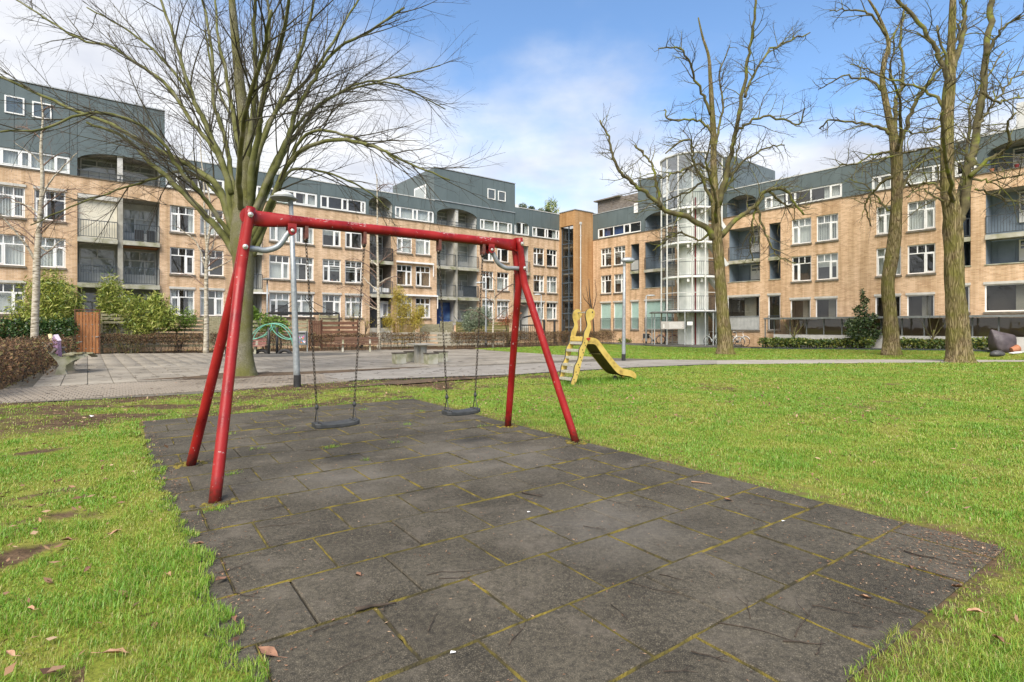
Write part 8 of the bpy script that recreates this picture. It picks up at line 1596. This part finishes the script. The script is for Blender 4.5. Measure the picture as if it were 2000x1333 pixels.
# ------------------------------------------------------------------ green spring seesaw, bin, bicycles, covered scooter
def seesaw():
    Y = 27.2; c0 = g(532, 692.4); o = Vector((c0.x, c0.y, 0)); t = thing('seesaw', 'green arched pipe seesaw between black posts with half tyres', 'seesaw', o)
    def W(px, py, dy): p = at(px, py, c0.y); return Vector((p.x - o.x, dy, p.z))
    A = [(490, 678), (491, 665), (499, 648), (514, 636), (533, 632), (551, 635), (565, 648), (572, 662), (574.5, 676)]; B1 = [(490.5, 662), (500, 661.5), (513, 657), (525, 648), (532, 638), (533, 633)]; B2 = [(533, 633), (535, 642), (542, 651), (553, 659), (564, 662), (573, 661.5)]
    for dy in (-.16, .16):
        for P in (A, B1, B2): mb = MB(); mb.tube(polyline([W(x, y + (1.2 if dy < 0 else 0), dy) for x, y in P], 22), .023, 8); mb.build('pipe', 'green_paint', t, smooth=True)
    mb = MB()
    for x in (490.5, 573, 533): mb.tube([W(x, 662 if x != 533 else 633, -.16), W(x, 662 if x != 533 else 633, .16)], .026, 8)
    mb.build('handle', 'green_paint', t)
    for px, dy in ((527.3, -.14), (538.6, .14)): mb = MB(); p = W(px, 640, dy); mb.tube([(p.x, dy, -.1), (p.x, dy, p.z)], .065, 10); mb.build('post', 'dark_metal', t, smooth=True)
    for px in (511, 556): mb = MB(); p = W(px, 690, 0); R_ = .30; mb.tube([(p.x + R_ * math.cos(a), 0, R_ * .80 * math.sin(a) - .04) for a in [math.pi * k / 14 for k in range(15)]], .085, 10); mb.build('tyre', 'tyre', t, smooth=True)
    sh = [g(424, 697), g(435, 693), g(560, 690.6), g(640, 690.2), g(705, 692.2), g(660, 694.8), g(560, 698), g(470, 700)]; mb = MB(); mb.add([(p.x, p.y, .030) for p in sh], [tuple(range(len(sh)))]); tag(mb.build('rubber_mat', 'asphalt', None), 'dark rubber safety surface round the green seesaw', kind='structure')
seesaw()
def bin_():
    b = g(591, 689.0); t = thing('litter_bin', 'grey litter bin covered with graffiti stickers beside the plaza hedge', 'bin', (b.x, b.y, 0), .12); mb = MB(); mb.box(-.21, .21, -.15, .15, .40, 1.12); mb.build('body', 'metal_dark_grey', t, bevel=.03); mb = MB(); mb.box(-.17, .17, -.153, -.149, .98, 1.06); mb.build('slot', 'dark_metal', t)
    mb = MB(); mb.box(-.22, .22, -.16, .16, 1.12, 1.15); mb.build('lid', 'grey_white', t, bevel=.01); mb = MB(); mb.box(.225, .265, -.02, .02, -.05, 1.12); mb.build('post', 'galvanised', t); q = random.Random(6)
    for k in range(16):
        x, z = q.uniform(-.16, .16), q.uniform(.52, .94); mb = MB(); n = q.randint(5, 8); r = q.uniform(.025, .065); mb.prism([Vector((x + r * q.uniform(.5, 1.2) * math.cos(6.283 * i / n), z + r * q.uniform(.5, 1.2) * math.sin(6.283 * i / n))) for i in range(n)], lambda p, e: (p[0], e, p[1]), -.152 - .0006 * k, -.1505 - .0006 * k); mb.build('sticker', ['st_pink', 'st_orange', 'st_blue', 'paper', 'st_black', 'st_purple'][k % 6], t)
for nm, c_ in (('st_pink', (.55, .10, .28)), ('st_orange', (.62, .20, .03)), ('st_blue', (.10, .22, .52)), ('st_black', (.02, .02, .02)), ('st_purple', (.26, .12, .42))): pm(nm, [c_, tuple(v * 1.15 for v in c_)], scale=9, rough=.5)
bin_()
def bike(label, px, py, rot, mat, Y=None, basket=False):
    b = g(px, py) if Y is None else at(px, py, Y); b.z = zg(b.x, b.y) + .012; t = thing('bicycle', label, 'bicycle', b, rot, 'bicycles parked by the right block'); r = .34
    for x in (-.53, .53):
        mb = MB(); mb.tube([(x + r * math.cos(a), 0, r + .01 + r * math.sin(a)) for a in [2 * math.pi * k / 20 for k in range(21)]], .021, 6, caps=False); w = mb.build('wheel', 'tyre', t, smooth=True); mb = MB()
        for k in range(10): a = math.pi * k / 5; mb.tube([(x, 0, r + .01), (x + (r - .02) * math.cos(a), 0, r + .01 + (r - .02) * math.sin(a))], .0035, 3, caps=False)
        mb.tube([(x, -.05, r + .01), (x, .05, r + .01)], .02, 6); mb.build('spokes', 'steel', w); mb = MB(); mb.tube([(x + (r + .035) * math.cos(a), 0, r + .01 + (r + .035) * math.sin(a)) for a in [math.pi * (.15 + .85 * k / 9) for k in range(10)]], .022, 5); mb.build('mudguard', mat, t)
    mb = MB(); S_, Hd, B_ = (-.18, 0, .80), (.36, 0, .88), (-.06, 0, .33); mb.tube([B_, S_], .018, 6); mb.tube([B_, (.40, 0, .72)], .022, 6); mb.tube([(-.53, 0, r + .01), B_], .013, 6); mb.tube([(-.53, 0, r + .01), (-.17, 0, .72)], .011, 6); mb.tube([(.53, 0, r + .01), (.40, 0, .72), Hd], .016, 6); mb.build('frame', mat, t, smooth=True)
    mb = MB(); mb.tube([(.36, 0, .88), (.33, 0, 1.02)], .014, 6); mb.tube(polyline([(.18, -.28, 1.02), (.30, -.22, 1.04), (.34, 0, 1.02), (.30, .22, 1.04), (.18, .28, 1.02)], 10), .012, 6); mb.build('handlebar', 'steel', t)
    mb = MB(); mb.tube([S_, (-.20, 0, .92)], .012, 6); mb.tube([(-.34, 0, .94), (-.22, 0, .95), (-.06, 0, .94)], [.075, .06, .025], 8, squash=.5); mb.build('saddle', 'rail_dark', t, smooth=True); mb = MB(); mb.box(-.78, -.34, -.06, .06, .74, .76); mb.beam((-.70, .05, .74), (-.53, .05, .36), .012, .012); mb.beam((-.70, -.05, .74), (-.53, -.05, .36), .012, .012); mb.build('carrier', 'steel', t)
    mb = MB(); mb.tube([(-.06, -.06, .33), (-.06, .06, .33)], .09, 10); mb.tube([(-.06, .07, .33), (.06, .10, .22)], .012, 5); mb.build('crank', 'dark_metal', t)
    if basket: mb = MB(); mb.box(-.80, -.40, -.20, .20, .48, .85); mb.build('panniers', 'bag', t, bevel=.03)
bike('white bicycle with black panniers left of the round stair tower', 1277, 674.5, ANG_R + .25, 'grey_white', basket=True)
bike('silver bicycle parked right of the round stair tower', 1393, 678.5, ANG_R + 2.9, 'white_paint'); bike('dark bicycle partly hidden beside the silver one', 1407, 677, ANG_R + 2.75, 'rail_dark', basket=True)
bike('white bicycle leaning by the wall right of the nearest stair side tree', 1442, 677.5, ANG_R - .1, 'white_paint'); bike('white bicycle half hidden behind the crooked tree trunk', 1427, 679, ANG_R + .35, 'grey_white')
bike('red bicycle standing under the stair tower canopy', 1303, 673, ANG_R + .3, 'red_plastic')
def scooter():
    b = at(1956, 684.5, 24.6); b.z = zg(b.x, b.y); t = MB(); n = 40; q = random.Random(5); rows = [(0, -.26, .34, .26), (.06, -.34, .40, .31), (.2, -.43, .46, .34), (.4, -.47, .53, .33), (.6, -.49, .56, .30), (.74, -.49, .55, .26), (.80, -.49, .50, .22), (.84, -.49, .36, .19), (.89, -.49, .14, .15), (.95, -.49, -.12, .11), (1.01, -.48, -.32, .07), (1.05, -.47, -.42, .03)]; vs = []; fs = []
    for i, (z, xl, xr, ry) in enumerate(rows):
        for k in range(n):
            a = 2 * math.pi * k / n; ca, sa = math.cos(a), math.sin(a); sq = lambda v: math.copysign(abs(v) ** .62, v); w = 1 + .045 * math.sin(a * 7 + z * 3) * (1 - z * .5) + .03 * math.sin(a * 13 - z * 9)
            vs.append(((xl + xr) / 2 + (xr - xl) / 2 * sq(ca) * (1 + (w - 1) * .4), ry * sq(sa) * w, z + .02 * math.sin(a * 4 + 1) * (.1 < z < .8)))
    for i in range(len(rows) - 1):
        for k in range(n): fs.append((i * n + k, i * n + (k + 1) % n, (i + 1) * n + (k + 1) % n, (i + 1) * n + k))
    fs.append(tuple((len(rows) - 1) * n + k for k in range(n))); t.add(vs, fs); o = t.build('covered_scooter', 'cover', None, smooth=True); o.location = b; tag(o, 'scooter under a dark grey rain cover at the far right by the gallery wall', 'scooter')
    p = at(1948, 687.5, 24.0); mb = MB(); mb.lathe([(.20, 0), (.25, .06), (.22, .16), (.12, .24), (.04, .26)], 14, M=Matrix.Diagonal((1.3, .8, 1, 1))); o = mb.build('rubbish_bag', 'bag', None, smooth=True); o.location = (p.x, p.y, zg(p.x, p.y)); tag(o, 'black rubbish bag lying in front of the covered scooter', 'bag')
    p = at(1975, 683.5, 24.2); mb = MB(); mb.lathe([(.10, 0), (.15, .26), (.165, .27), (.165, .31)], 14, M=Matrix.Rotation(1.3, 4, 'Y')); o = mb.build('flower_pot', 'terracotta', None); o.location = (p.x, p.y, zg(p.x, p.y) + .15); tag(o, 'terracotta flower pot tipped over beside the black bag', 'flower pot')
    p = at(1988, 686, 24.0)
    for k, (dx, dz, rz, m_) in enumerate([(0, .05, .2, 'white_paint'), (.3, .09, -.1, 'grey_white')]): mb = MB(); mb.box(-.4, .4, -.08, .08, -.015, .015); o = mb.build('plank', m_, None); o.location = (p.x + dx, p.y, zg(p.x, p.y) + dz); o.rotation_euler = (.1, -.06, rz); tag(o, ['white board dumped on the grass beside the flower pot', 'pale grey board lying across the white board at far right'][k], 'board')
scooter()
